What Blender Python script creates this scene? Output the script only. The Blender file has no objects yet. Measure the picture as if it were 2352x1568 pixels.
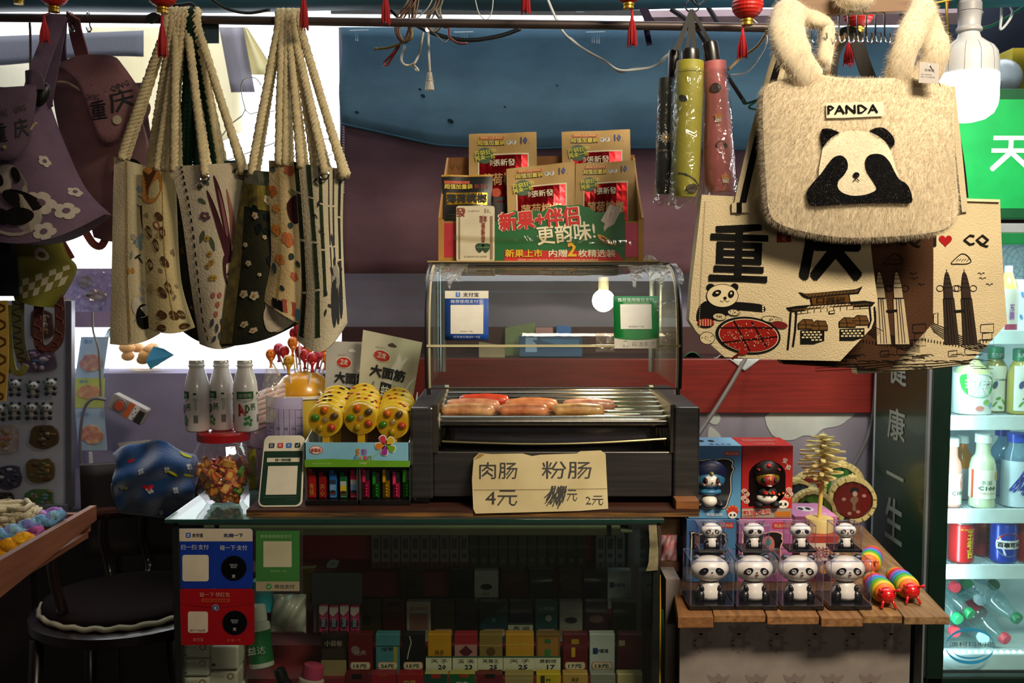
import bpy,bmesh,math,random
from mathutils import Vector,Matrix
from mathutils.geometry import delaunay_2d_cdt
V=Vector
R=math.radians
PI=math.pi
random.seed(11)
SC=bpy.context.scene
COL=SC.collection

# ---------------------------------------------------------------- camera
F=2287.0                      # focal length in pixels of the 2352 px wide frame
TILT=R(3.98)
EYE=1.42
_ct,_st=math.cos(TILT),math.sin(TILT)
cam_d=bpy.data.cameras.new('camera')
cam=bpy.data.objects.new('camera',cam_d)
COL.objects.link(cam)
cam.location=(0,0,EYE)
cam.rotation_euler=(R(90) - TILT,0,0)
cam_d.sensor_width=36.0
cam_d.lens=36.0*F/2352.0
cam_d.clip_start=0.02
cam_d.dof.use_dof=True
cam_d.dof.focus_distance=1.82
cam_d.dof.aperture_fstop=6.3
SC.camera=cam

# ---------------------------------------------------------------- sky, lights, exposure
SC.view_settings.view_transform='Standard'
SC.view_settings.look='None'
SC.view_settings.gamma=1.0
SC.view_settings.use_curve_mapping=False
SC.view_settings.exposure=0.0
SC.cycles.use_denoising=True
SC.cycles.max_bounces=10
SC.cycles.transparent_max_bounces=24
SC.cycles.sample_clamp_indirect=4.0
SC.cycles.caustics_reflective=False
SC.cycles.caustics_refractive=False
world=bpy.data.worlds.new('daylight')
SC.world=world
world.use_nodes=True
_bg=world.node_tree.nodes['Background']
_bg.inputs[0].default_value=(0.93,0.97,1.0,1)
_bg.inputs[1].default_value=3.6

def area(name,loc,target,sx,sy,power,col):
 d=bpy.data.lights.new(name,'AREA')
 d.shape='RECTANGLE'
 d.size,d.size_y,d.energy,d.color=sx,sy,power,col
 o=bpy.data.objects.new(name,d)
 COL.objects.link(o)
 o.location=loc
 o.rotation_euler=(V(target) - V(loc)).to_track_quat('-Z','Y').to_euler()
 return o

def point(name,loc,power,col,r):
 d=bpy.data.lights.new(name,'POINT')
 d.energy,d.color,d.shadow_soft_size=power,col,r
 o=bpy.data.objects.new(name,d)
 COL.objects.link(o)
 o.location=loc
 return o

# the lamp of the market lane above the stall front, and an added fill light
area('lane_lamp',(1.0,0.50,2.60),(0.8,2.0,1.2),0.8,0.30,26.0,(1.0,0.85,0.64)).data.spread=R(110)
area('lane_fill_light',(0.85,-2.3,2.0),(0.5,2.0,0.9),1.6,0.16,15.0,(1.0,0.86,0.68))

# ---------------------------------------------------------------- helpers
def P(px,py,Y):
 u,v=(px - 1176.0)/F,(784.0 - py)/F
 t=Y/(_ct + v*_st)
 return V((u*t,Y,EYE + t*(v*_ct - _st)))

def lin(c):
 return c/12.92 if c <= 0.04045 else ((c + 0.055)/1.055)**2.4

def hexc(h):
 h=h.lstrip('#')
 return tuple(lin(int(h[i:i + 2],16)/255) for i in (0,2,4)) + (1.0,)

MATS={}

def C(col,r=0.6,m=0.0,n=0.10,ns=18.0,bump=0.0,bs=60.0,sheen=0.0,em=0.0,tr=0.0,coat=0.0,col2=None,stretch=(1,1,1),sss=0.0,al=1.0):
 """a procedural material: base colour with noise wear, optional relief"""
 key=(col,r,m,n,ns,bump,bs,sheen,em,tr,coat,col2,stretch,sss,al)
 if key in MATS:
  return MATS[key]
 mt=bpy.data.materials.new('mat_' + col.strip('#'))
 mt.use_nodes=True
 nt=mt.node_tree
 N,L=nt.nodes,nt.links
 b=N['Principled BSDF']
 c=hexc(col)
 b.inputs['Roughness'].default_value=r
 b.inputs['Metallic'].default_value=m
 if r >= .85:
  b.inputs['Specular IOR Level'].default_value=0.12
 if sheen:
  b.inputs['Sheen Weight'].default_value=sheen
 if coat:
  b.inputs['Coat Weight'].default_value=coat
  b.inputs['Coat Roughness'].default_value=0.08
 if tr:
  b.inputs['Transmission Weight'].default_value=tr
  b.inputs['IOR'].default_value=1.3
 if sss:
  b.inputs['Subsurface Weight'].default_value=sss
  b.inputs['Subsurface Scale'].default_value=0.01
 if al < 1:
  b.inputs['Alpha'].default_value=al
 b.inputs['Base Color'].default_value=c
 if em:
  b.inputs['Emission Color'].default_value=c
  b.inputs['Emission Strength'].default_value=em
 if n or bump or col2:
  tc=N.new('ShaderNodeTexCoord')
  mp=N.new('ShaderNodeMapping')
  mp.inputs['Scale'].default_value=stretch
  L.new(tc.outputs['Object'],mp.inputs['Vector'])
 if n or col2:
  no=N.new('ShaderNodeTexNoise')
  no.inputs['Scale'].default_value=ns
  no.inputs['Detail'].default_value=4
  L.new(mp.outputs[0],no.inputs['Vector'])
  cr=N.new('ShaderNodeValToRGB')
  cr.color_ramp.elements[0].position=0.32
  cr.color_ramp.elements[1].position=0.68
  if col2:
   cr.color_ramp.elements[0].color=hexc(col2)
   cr.color_ramp.elements[1].color=c
  else:
   cr.color_ramp.elements[0].color=tuple(x*(1 - n) for x in c[:3]) + (1,)
   cr.color_ramp.elements[1].color=tuple(min(1,x*(1 + n)) for x in c[:3]) + (1,)
  L.new(no.outputs[0],cr.inputs[0])
  L.new(cr.outputs[0],b.inputs['Base Color'])
 if bump:
  n2=N.new('ShaderNodeTexNoise')
  n2.inputs['Scale'].default_value=bs
  n2.inputs['Detail'].default_value=3
  L.new(mp.outputs[0],n2.inputs['Vector'])
  bp=N.new('ShaderNodeBump')
  bp.inputs['Strength'].default_value=bump
  bp.inputs['Distance'].default_value=0.004
  L.new(n2.outputs[0],bp.inputs['Height'])
  L.new(bp.outputs[0],b.inputs['Normal'])
 MATS[key]=mt
 return mt

def GLASS(tint='#f4fbf8',refl=1.0,rough=0.02,bump=0.0,bs=30.0,haze=0.0,hazecol='#dfe6ea'):
 """thin clear sheet: transparent with fresnel reflection, optional milky film and wrinkles"""
 key=('glass',tint,refl,rough,bump,bs,haze,hazecol)
 if key in MATS:
  return MATS[key]
 mt=bpy.data.materials.new('clear_sheet')
 mt.use_nodes=True
 nt=mt.node_tree
 N,L=nt.nodes,nt.links
 N.remove(N['Principled BSDF'])
 out=N['Material Output']
 t=N.new('ShaderNodeBsdfTransparent')
 t.inputs[0].default_value=hexc(tint)
 g=N.new('ShaderNodeBsdfGlossy')
 g.inputs['Roughness'].default_value=rough
 fr=N.new('ShaderNodeLayerWeight')
 f0=0.04 if refl <= 1 else 0.085
 pw=N.new('ShaderNodeMath'); pw.operation='POWER'; pw.inputs[1].default_value=5.0
 mu=N.new('ShaderNodeMath'); mu.operation='MULTIPLY_ADD'; mu.inputs[1].default_value=0.75 - f0; mu.inputs[2].default_value=f0
 L.new(fr.outputs['Facing'],pw.inputs[0])
 L.new(pw.outputs[0],mu.inputs[0])
 mx=N.new('ShaderNodeMixShader')
 if bump:
  tc=N.new('ShaderNodeTexCoord')
  no=N.new('ShaderNodeTexNoise')
  no.inputs['Scale'].default_value=bs
  no.inputs['Detail'].default_value=3
  no.inputs['Distortion'].default_value=0.8
  L.new(tc.outputs['Object'],no.inputs['Vector'])
  bp=N.new('ShaderNodeBump')
  bp.inputs['Strength'].default_value=bump
  bp.inputs['Distance'].default_value=0.02
  L.new(no.outputs[0],bp.inputs['Height'])
  L.new(bp.outputs[0],g.inputs['Normal'])
  L.new(bp.outputs[0],fr.inputs['Normal'])
 L.new(mu.outputs[0],mx.inputs[0])
 L.new(t.outputs[0],mx.inputs[1])
 L.new(g.outputs[0],mx.inputs[2])
 last=mx
 if haze:
  d=N.new('ShaderNodeBsdfDiffuse')
  d.inputs[0].default_value=hexc(hazecol)
  m2=N.new('ShaderNodeMixShader')
  m2.inputs[0].default_value=haze
  L.new(mx.outputs[0],m2.inputs[1])
  L.new(d.outputs[0],m2.inputs[2])
  last=m2
 L.new(last.outputs[0],out.inputs[0])
 MATS[key]=mt
 return mt

def CLOTH(col,trans=0.5,bump=0.2,bs=200.0,stretch=(1,1,1)):
 """thin woven sheet that lets light through"""
 key=('cloth',col,trans,bump,bs,stretch)
 if key in MATS:
  return MATS[key]
 mt=bpy.data.materials.new('sheet_cloth')
 mt.use_nodes=True
 nt=mt.node_tree
 N,L=nt.nodes,nt.links
 N.remove(N['Principled BSDF'])
 d=N.new('ShaderNodeBsdfDiffuse')
 d.inputs[0].default_value=hexc(col)
 t=N.new('ShaderNodeBsdfTranslucent')
 t.inputs[0].default_value=hexc(col)
 mx=N.new('ShaderNodeMixShader')
 mx.inputs[0].default_value=trans
 tc=N.new('ShaderNodeTexCoord')
 mp=N.new('ShaderNodeMapping')
 mp.inputs['Scale'].default_value=stretch
 no=N.new('ShaderNodeTexNoise')
 no.inputs['Scale'].default_value=bs
 bp=N.new('ShaderNodeBump')
 bp.inputs['Strength'].default_value=bump
 bp.inputs['Distance'].default_value=0.003
 L.new(tc.outputs['Object'],mp.inputs[0])
 L.new(mp.outputs[0],no.inputs['Vector'])
 L.new(no.outputs[0],bp.inputs['Height'])
 L.new(bp.outputs[0],d.inputs['Normal'])
 L.new(d.outputs[0],mx.inputs[1])
 L.new(t.outputs[0],mx.inputs[2])
 L.new(mx.outputs[0],N['Material Output'].inputs[0])
 MATS[key]=mt
 return mt

def LIGHTMAT(col,strength):
 key=('em',col,strength)
 if key not in MATS:
  mt=bpy.data.materials.new('glowing')
  mt.use_nodes=True
  N,L=mt.node_tree.nodes,mt.node_tree.links
  N.remove(N['Principled BSDF'])
  e=N.new('ShaderNodeEmission')
  e.inputs[0].default_value=hexc(col)
  e.inputs[1].default_value=strength
  L.new(e.outputs[0],N['Material Output'].inputs[0])
  MATS[key]=mt
 return MATS[key]

LOC={}

def T(name,label,cat,loc,group=None):
 o=bpy.data.objects.new(name,None)
 COL.objects.link(o)
 o.empty_display_size=0.05
 o.location=loc
 LOC[o.name]=V(loc)
 return tag(o,label,cat,group)

def tag(o,label,cat,group=None,kind=None):
 o['label']=label
 o['category']=cat
 if group:
  o['group']=group
 if kind:
  o['kind']=kind
 return o

def struct(o):
 o['kind']='structure'
 return o

def catmull(pts,n=6,closed=True):
 out=[]
 k=len(pts)
 rng=range(k) if closed else range(k - 1)
 for i in rng:
  if closed:
   p0,p1,p2,p3=pts[i - 1],pts[i],pts[(i + 1) % k],pts[(i + 2) % k]
  else:
   p0,p1,p2,p3=pts[max(i - 1,0)],pts[i],pts[i + 1],pts[min(i + 2,k - 1)]
  for j in range(n):
   t=j/n
   out.append(tuple(0.5*(2*b + (c - a)*t + (2*a - 5*b + 4*c - d)*t*t + (3*b - a - 3*c + d)*t**3)
        for a,b,c,d in zip(p0,p1,p2,p3)))
 if not closed:
  out.append(tuple(pts[-1]))
 return out

def ell(cx,cy,rx,ry=None,n=20,rot=0.0,a0=0.0,a1=360.0):
 ry=rx if ry is None else ry
 c,s=math.cos(R(rot)),math.sin(R(rot))
 res=[]
 full=abs(a1 - a0) >= 359.9
 for i in range(n if full else n + 1):
  a=R(a0 + (a1 - a0)*i/n)
  x,y=rx*math.cos(a),ry*math.sin(a)
  res.append((cx + x*c - y*s,cy + x*s + y*c))
 return res

def rrect(x0,y0,x1,y1,r,n=4,ar=1.0):
 res=[]
 for cx,cy,a in ((x1 - r,y0 + r*ar,-90),(x1 - r,y1 - r*ar,0),(x0 + r,y1 - r*ar,90),(x0 + r,y0 + r*ar,180)):
  for i in range(n + 1):
   t=R(a + 90*i/n)
   res.append((cx + r*math.cos(t),cy + r*ar*math.sin(t)))
 return res

def stroke(pts,w,closed=False):
 """polyline -> outline polygon of width w (2D)"""
 L_,R_=[],[]
 k=len(pts)
 for i in range(k):
  a=V(pts[max(i - 1,0)])
  b=V(pts[min(i + 1,k - 1)])
  d=b - a
  if d.length == 0:
   d=V((1,0))
  d.normalize()
  nn=V((-d.y,d.x))*w*0.5
  L_.append(tuple(V(pts[i]) + nn))
  R_.append(tuple(V(pts[i]) - nn))
 return L_ + R_[::-1]

class MB:
 def __init__(s):
  s.v,s.f=[],[]

 def add(s,vs,fs):
  n=len(s.v)
  s.v += [V(p) for p in vs]
  s.f += [[i + n for i in f] for f in fs]
  return s

 def box(s,x0,x1,y0,y1,z0,z1):
  vs=[(x,y,z) for z in (z0,z1) for y in (y0,y1) for x in (x0,x1)]
  return s.add(vs,[(0,1,3,2),(4,6,7,5),(0,4,5,1),(2,3,7,6),(0,2,6,4),(1,5,7,3)])

 def prism(s,pts,d):
  pts=[V(p) for p in pts]
  d=V(d)
  k=len(pts)
  fs=[list(range(k)),list(range(2*k - 1,k - 1,-1))]
  fs += [[i,i + k,(i + 1) % k + k,(i + 1) % k] for i in range(k)]
  return s.add(pts + [p + d for p in pts],fs)

 def face(s,pts):
  return s.add(pts,[list(range(len(pts)))])

 def pbox(s,x0,y0,x1,y1,Y,dep):
  """box whose front face covers pixels x0..x1, y0..y1 on plane Y and runs dep back"""
  a,b,c,d=P(x0,y0,Y),P(x1,y0,Y),P(x1,y1,Y),P(x0,y1,Y)
  return s.prism([a,b,c,d],(0,dep,0))

 def ppoly(s,pts,Y,dep=0.002):
  return s.prism([P(x,y,Y) for x,y in pts],(0,dep,0))

 def tube(s,pts,r,n=8,closed=False,caps=True,flat=1.0):
  pts=[V(p) for p in pts]
  k=len(pts)
  rs=r if isinstance(r,(list,tuple)) else [r]*k
  prev=None
  rings=[]
  for i in range(k):
   if closed:
    t=pts[(i + 1) % k] - pts[i - 1]
   else:
    t=pts[min(i + 1,k - 1)] - pts[max(i - 1,0)]
   t=t.normalized() if t.length > 1e-9 else V((0,0,1))
   if prev is None:
    up=V((0,1,0)) if abs(t.y) < 0.9 else V((1,0,0))
    nn=(up - t*up.dot(t)).normalized()
   else:
    nn=prev - t*prev.dot(t)
    nn=nn.normalized() if nn.length > 1e-9 else prev
   prev=nn
   bn=t.cross(nn)
   rings.append([pts[i] + (nn*math.cos(2*PI*j/n)*flat + bn*math.sin(2*PI*j/n))*rs[i] for j in range(n)])
  vs=[p for q in rings for p in q]
  fs=[]
  for i in range(k if closed else k - 1):
   a,b=i*n,((i + 1) % k)*n
   fs += [[a + j,a + (j + 1) % n,b + (j + 1) % n,b + j] for j in range(n)]
  if caps and not closed:
   fs += [list(range(n))[::-1],[(k - 1)*n + j for j in range(n)]]
  return s.add(vs,fs)

 def lathe(s,c,prof,n=24,axis=(0,0,1),caps=True):
  c,ax=V(c),V(axis).normalized()
  up=V((0,1,0)) if abs(ax.y) < 0.9 else V((1,0,0))
  e1=(up - ax*up.dot(ax)).normalized()
  e2=ax.cross(e1)
  vs=[c + ax*z + (e1*math.cos(2*PI*j/n) + e2*math.sin(2*PI*j/n))*max(r,1e-5) for r,z in prof for j in range(n)]
  fs=[]
  for i in range(len(prof) - 1):
   a,b=i*n,(i + 1)*n
   fs += [[a + j,a + (j + 1) % n,b + (j + 1) % n,b + j] for j in range(n)]
  if caps:
   fs += [list(range(n))[::-1],[(len(prof) - 1)*n + j for j in range(n)]]
  return s.add(vs,fs)

 def grid(s,fn,nu,nv,cu=False,cv=False):
  a,b=(nu if cu else nu + 1),(nv if cv else nv + 1)
  vs=[fn(i/nu,j/nv) for j in range(b) for i in range(a)]
  fs=[]
  for j in range(nv):
   for i in range(nu):
    i2,j2=(i + 1) % a,(j + 1) % b
    fs.append([j*a + i,j*a + i2,j2*a + i2,j2*a + i])
  return s.add(vs,fs)

 def ball(s,c,rx,ry=None,rz=None,nu=16,nv=10,rot=None):
  ry=rx if ry is None else ry
  rz=rx if rz is None else rz
  c=V(c)
  vs,fs=[V((0,0,-rz))],[]
  for j in range(1,nv):
   t=PI*j/nv - PI/2
   for i in range(nu):
    a=2*PI*i/nu
    vs.append(V((rx*math.cos(t)*math.cos(a),ry*math.cos(t)*math.sin(a),rz*math.sin(t))))
  vs.append(V((0,0,rz)))
  for i in range(nu):
   fs.append([0,1 + (i + 1) % nu,1 + i])
   fs.append([len(vs) - 1,len(vs) - 1 - nu + i,len(vs) - 1 - nu + (i + 1) % nu])
  for j in range(nv - 2):
   for i in range(nu):
    a=1 + j*nu
    fs.append([a + i,a + (i + 1) % nu,a + nu + (i + 1) % nu,a + nu + i])
  if rot is not None:
   vs=[rot @ p for p in vs]
  return s.add([c + p for p in vs],fs)

 def xf(s,M):
  s.v=[M @ p for p in s.v]
  return s

 def build(s,name,mat,parent=None,smooth=False,bevel=0.0,seg=2,solid=0.0,sub=0,ang=35,origin=None):
  me=bpy.data.meshes.new(name)
  if parent is not None:
   base=LOC[parent.name]
  elif origin is not None:
   base=V(origin)
  else:
   xs,ys,zs=[p.x for p in s.v],[p.y for p in s.v],[p.z for p in s.v]
   base=V(((min(xs) + max(xs))/2,(min(ys) + max(ys))/2,min(zs)))
  me.from_pydata([p - base for p in s.v],[],s.f)
  bm=bmesh.new()
  bm.from_mesh(me)
  bmesh.ops.recalc_face_normals(bm,faces=bm.faces)
  bm.to_mesh(me)
  bm.free()
  me.materials.append(mat)
  if smooth:
   me.polygons.foreach_set('use_smooth',[True]*len(me.polygons))
   if smooth != 'all':
    me.set_sharp_from_angle(angle=R(ang))
  o=bpy.data.objects.new(name,me)
  COL.objects.link(o)
  if parent is not None:
   o.parent=parent
  else:
   o.location=base
  LOC[o.name]=base
  if solid:
   md=o.modifiers.new('solid','SOLIDIFY')
   md.thickness=solid
   md.offset=0
  if bevel:
   md=o.modifiers.new('bevel','BEVEL')
   md.width=bevel
   md.segments=seg
   md.limit_method='ANGLE'
   md.angle_limit=R(40)
  if sub:
   md=o.modifiers.new('sub','SUBSURF')
   md.levels=md.render_levels=sub
  return o

TEXTS=[]

class Surf:
 """a printable surface: fn(u, v) -> point; u runs 0..1 to the right, v 0..1 down"""

 def __init__(s,fn,lift=0.0004):
  s.fn,s.lift=fn,lift
  s.W=(fn(1,.5) - fn(0,.5)).length
  s.H=(fn(.5,1) - fn(.5,0)).length

 def n(s,u,v):
  e=0.01
  du,dv=s.fn(u + e,v) - s.fn(u - e,v),s.fn(u,v + e) - s.fn(u,v - e)
  return -(du.cross(dv)).normalized()

 def at(s,u,v,e=0.0):
  return s.fn(u,v) + s.n(u,v)*e

 def poly(s,pts,mat,parent,name='print',lv=1,dep=0.0):
  mb=MB()
  s._poly(mb,pts,lv,dep)
  return mb.build(name,mat,parent)

 def _poly(s,mb,pts,lv=1,dep=0.0):
  q=[s.at(u,v,s.lift*lv + dep) for u,v in pts]
  mb.face(q)
  if dep:
   k=len(pts)
   q2=[s.at(u,v,0) for u,v in pts]
   mb.add(q + q2,[[i,(i + 1) % k,(i + 1) % k + k,i + k] for i in range(k)])

 def polys(s,lst,mat,parent,name='print',lv=1):
  mb=MB()
  for p in lst:
   s._poly(mb,p,lv)
  return mb.build(name,mat,parent)

 def rect(s,u0,v0,u1,v1,mat,parent,name='print',lv=1,nu=1,nv=1):
  mb=MB()
  mb.grid(lambda a,b: s.at(u0 + (u1 - u0)*a,v0 + (v1 - v0)*b,s.lift*lv),nu,nv)
  return mb.build(name,mat,parent)

 def disc(s,u,v,r,mat,parent,name='print',lv=1,n=20):
  """r as a share of the width"""
  return s.poly(ell(u,v,r,r*s.W/s.H,n),mat,parent,name,lv)

 def text(s,body,u,v,w,h,mat,parent,lv=2,bold=0.0,rot=0.0,name='lettering',res=1):
  """body fitted into the w x h box centred on u, v"""
  c,sn=math.cos(R(rot)),math.sin(R(rot))
  asp=s.H/s.W

  def mp(a,b):
   x,y=a*w,b*h*asp
   x,y=x*c - y*sn,x*sn + y*c
   return s.at(u + x,v + y/asp,s.lift*lv)
  n_=6
  g=[[mp(i/n_ - .5,j/n_ - .5) for i in range(n_ + 1)] for j in range(n_ + 1)]

  def look(a,b):
   x,y=max(0,min(n_ - 1e-6,(a + .5)*n_)),max(0,min(n_ - 1e-6,(b + .5)*n_))
   i,j=int(x),int(y)
   x,y=x - i,y - j
   return (g[j][i]*(1 - x) + g[j][i + 1]*x)*(1 - y) + (g[j + 1][i]*(1 - x) + g[j + 1][i + 1]*x)*y
  nrm=-((g[3][4] - g[3][2]).cross(g[4][3] - g[2][3])).normalized()
  TEXTS.append((body,look,mat,parent,bold,name,res,nrm))

def plane(x0,y0,x1,y1,Y,lift=0.0004):
 return Surf(lambda u,v: P(x0 + (x1 - x0)*u,y0 + (y1 - y0)*v,Y),lift)

def quad(tl,tr,br,bl,lift=0.0004):
 tl,tr,br,bl=V(tl),V(tr),V(br),V(bl)
 return Surf(lambda u,v: (tl*(1 - u) + tr*u)*(1 - v) + (bl*(1 - u) + br*u)*v,lift)

def pquad(tl,tr,br,bl,Y,lift=0.0004):
 q=[P(*p,Y) if len(p) == 2 else P(*p) for p in (tl,tr,br,bl)]
 return quad(*q,lift=lift)

def slab(sf,name,mat,parent,dep,pts=None,bevel=0.0):
 """card of thickness dep behind the surface"""
 pts=pts or [(0,0),(1,0),(1,1),(0,1)]
 mb=MB()
 k=len(pts)
 a=[sf.at(u,v,0) for u,v in pts]
 b=[sf.at(u,v,-dep) for u,v in pts]
 mb.add(a + b,[list(range(k)),list(range(2*k - 1,k - 1,-1))] + [[i,i + k,(i + 1) % k + k,(i + 1) % k] for i in range(k)])
 return mb.build(name,mat,parent,bevel=bevel)

def cyl_surf(c,r,z0,z1,a0=-80,a1=80,lift=0.0005,axis_face=0.0):
 """front of an upright cylinder; a in degrees from facing the camera (-Y), positive to the right"""
 c=V(c)

 def fn(u,v):
  a=R(a0 + (a1 - a0)*u + axis_face)
  rr=r((z1 + (z0 - z1)*v)) if callable(r) else r
  return V((c.x + rr*math.sin(a),c.y - rr*math.cos(a),z1 + (z0 - z1)*v))
 return Surf(fn,lift)

def finish_texts():
 cache={}
 tmp=[]
 for body,mp,mat,parent,bold,name,res,nrm in TEXTS:
  k=(body,res)
  if k in cache:
   continue
  cu=bpy.data.curves.new('glyphs','FONT')
  cu.body=body
  cu.resolution_u=res
  cu.align_x='CENTER'
  cu.space_line=0.95
  o=bpy.data.objects.new('glyphs',cu)
  COL.objects.link(o)
  cache[k]=o
  tmp.append(o)
 dg=bpy.context.evaluated_depsgraph_get()
 for k,o in list(cache.items()):
  me=o.evaluated_get(dg).to_mesh()
  vs=[(p.co.x,p.co.y) for p in me.vertices]
  cache[k]=(vs,[list(f.vertices) for f in me.polygons])
  o.evaluated_get(dg).to_mesh_clear()
 for o in tmp:
  cu=o.data
  bpy.data.objects.remove(o)
  bpy.data.curves.remove(cu)
 for body,mp,mat,parent,bold,name,res,nrm in TEXTS:
  vs,fs=cache[(body,res)]
  if not vs:
   continue
  x0,x1=min(p[0] for p in vs),max(p[0] for p in vs)
  y0,y1=min(p[1] for p in vs),max(p[1] for p in vs)
  mb=MB()
  offs=[(0,0)]
  if bold:
   nb=8 if bold > .03 else 4
   offs += [(bold*math.cos(2*PI*(q + .5)/nb),bold*math.sin(2*PI*(q + .5)/nb)) for q in range(nb)]
   x0,x1,y0,y1=x0 - bold,x1 + bold,y0 - bold,y1 + bold
  for q,(ox,oy) in enumerate(offs):
   mb.add([nrm*(6e-5*q) + mp((x + ox - (x0 + x1)/2)/max(x1 - x0,1e-6),-(y + oy - (y0 + y1)/2)/max(y1 - y0,1e-6)) for x,y in vs],fs)
  mb.build(name,mat,parent)

def copy_tree(o,dloc,label=None,parent=None):
 c=o.copy()
 COL.objects.link(c)
 if parent is None:
  c.location=o.location + V(dloc)
  LOC[c.name]=LOC[o.name] + V(dloc)
  if label:
   c['label']=label
 else:
  c.parent=parent
  LOC[c.name]=LOC[parent.name]
 for ch in [x for x in COL.objects if x.parent == o]:
  copy_tree(ch,dloc,None,c)
 return c

WHITE=C('#e9e6df',0.55)
BLACK=C('#0b0b0c',0.5)
INK=C('#101012',0.7,n=0)
PAPER=C('#e8e2d2',0.75)
STEEL=C('#8d8d8b',0.32,0.95,n=0.15,ns=8,stretch=(1,1,14))
CHROME=C('#c9c9c6',0.16,1.0,n=0.04)
# ================================================================ the setting
YB=2.75           # back wall
ZTOP=P(0,62,YB).z
XW=P(785,700,YB).x
ZS=P(0,857,YB).z
LAV=C('#8b8797',0.85,n=0.14,ns=5,bump=0.25,bs=25)
struct(MB().box(-1.75,1.95,-2.7,3.1,-0.06,0.0).build('floor',C('#4b4743',0.7,n=0.2,ns=4)))
wb=MB()
wb.box(XW,1.95,YB,YB + 0.14,0,ZTOP)
struct(wb.build('wall_back',LAV))
struct(MB().box(-1.75,XW,YB,YB + 0.14,0,ZS).build('wall_window',C('#767189',0.85,n=0.16,ns=5,bump=0.25,bs=25)))
struct(MB().box(-1.81,-1.75,-2.7,3.1,0,2.85).build('wall_left',C('#6f6a6c',0.85)))
struct(MB().box(1.95,2.01,-2.7,3.1,0,2.85).build('wall_right',C('#4c505a',0.85)))
struct(MB().box(-1.81,2.01,-2.76,-2.7,0,2.85).build('wall_rear',C('#6a625a',0.85)))
struct(MB().box(-1.81,2.01,-2.76,2.12,2.8,2.85).build('ceiling',C('#4a5058',0.85)))
# awning valance that keeps the lane lamp off the top of the curtain
struct(MB().box(-1.75,1.95,1.5,1.53,2.25,2.8).build('trim_1',C('#3f6f86',0.8)))
struct(MB().box(XW,P(2008,950,2.6).x,2.60,YB - .001,0,P(1500,947,2.6).z).build('wall_lower',LAV))
# maroon band, darkened for the shaded niche, and peeled plaster on the back wall
pb=plane(785,750,2060,840,YB,0.004)
struct(pb.rect(0,0,1,1,C('#4a2a2c',0.6,n=0.2,ns=6),None,'trim_2'))
peel=C('#b9c2c2',0.9,n=0.08)
wp=plane(0,0,1,1,YB,0.003)
for pts in ([(1772,945),(1768,990),(1792,1008),(1822,1010),(1845,1000),(1872,1000),(1890,985),(1925,978),(1945,965),(1953,945)],
   [(1626,948),(1648,948),(1655,962),(1645,975),(1628,968)],[(1628,982),(1640,984),(1655,1000),(1655,1015),(1628,1015)],
   [(1570,880),(1600,880),(1606,890),(1606,960),(1570,960)]):
 mb=MB()
 mb.ppoly([(x,y) for x,y in catmull(pts,3)],2.597,0.0025)
 struct(mb.build('wall_plaster_patch',peel))

# mahogany shelf board along the back wall
YS=2.58
sh=T('wall_shelf','long mahogany red wooden shelf board running along the lavender back wall','shelf',P(1500,948,YS))
mah=C('#7a2018',0.42,n=0.25,ns=6,stretch=(1,8,22),coat=0.2)
a,b=P(800,824,YS),P(2006,948,YS)
MB().box(a.x,b.x,YS,YS + 0.02,b.z,a.z).build('front_board',mah,sh,bevel=0.002)
MB().box(a.x,b.x,YS + 0.02,YB - 0.003,a.z - 0.02,a.z).build('deck',C('#3a1f1c',0.6),sh,bevel=0.001)
# things lying on the shelf, seen through the grill glass
def lump(name,label,cat,px,py,w,h,mat,dy=0.09,ang=0,thick=0.01,group=None,parts=None):
 c=P(px,py,YS + dy)
 pl=pquad((px - w/2,py - h,YS + dy + 0.05),(px + w/2,py - h + ang,YS + dy + 0.05),(px + w/2,py,YS + dy - 0.01),(px - w/2,py,YS + dy - 0.01),0)
 t=T(name,label,cat,c,group)
 slab(pl,'sheet',mat,t,thick,bevel=0.001)
 return t,pl
t,pl=lump('banknote_bundle','blue paper bundle leaning on the back shelf seen through grill glass','papers',1265,818,145,48,C('#2f4f6a',0.6),0.05,3,0.012)
pl.rect(.1,.1,.28,.8,C('#8aa8bd',.6),t,'patch'); pl.rect(.35,.15,.95,.5,C('#49708f',.6),t,'patch')
t,pl=lump('paper_sheaf','olive green folded paper sheaf on back shelf behind blue bundle','papers',1195,818,70,66,C('#7d8a58',0.7),0.11,-12,0.008)
t,pl=lump('paper_slip','tan cardboard slip lying against the back shelf papers','paper',1130,820,60,36,C('#97825a',0.7),0.04,10,0.004)
t,pl=lump('blue_folder','small bright blue folder standing on the back shelf','folder',1295,790,34,44,C('#3d6ea6',0.6),0.10,4,0.006)
t,pl=lump('pink_slip','pale pink paper slip among the shelf papers','paper',1250,785,40,34,C('#b08078',0.7),0.10,0,0.003)
mb=MB()
cpt=P(1745,828,YS + 0.06)
mb.grid(lambda u,v: P(1640 + 110*u,822 - 22*math.sin(PI*u)*(1 - v*.6) + 4*math.sin(u*19),YS + 0.02 + 0.1*v),14,6)
tag(mb.build('crumpled_bag',C('#b7c2c8',0.3,bump=.5,bs=40),None,smooth=True,solid=0.002),'crumpled white plastic bag lying on the mahogany shelf','plastic bag')
mb=MB()
mb.grid(lambda u,v: P(1570 + 40*u,821 - 13*math.sin(PI*u)*(1 - .5*v),YS + 0.03 + 0.08*v),8,4)
tag(mb.build('green_wrapper',C('#1f6b45',0.3,bump=.5,bs=50),None,smooth=True,solid=0.002),'small crumpled green wrapper on the mahogany shelf','wrapper')
mb=MB()
mb.grid(lambda u,v: P(1668 + 70*u + 8*v,824 + 28*v*(1 - abs(2*u - 1)) ,YS - 0.004 - 0.003*math.sin(PI*u)),10,5)
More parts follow.
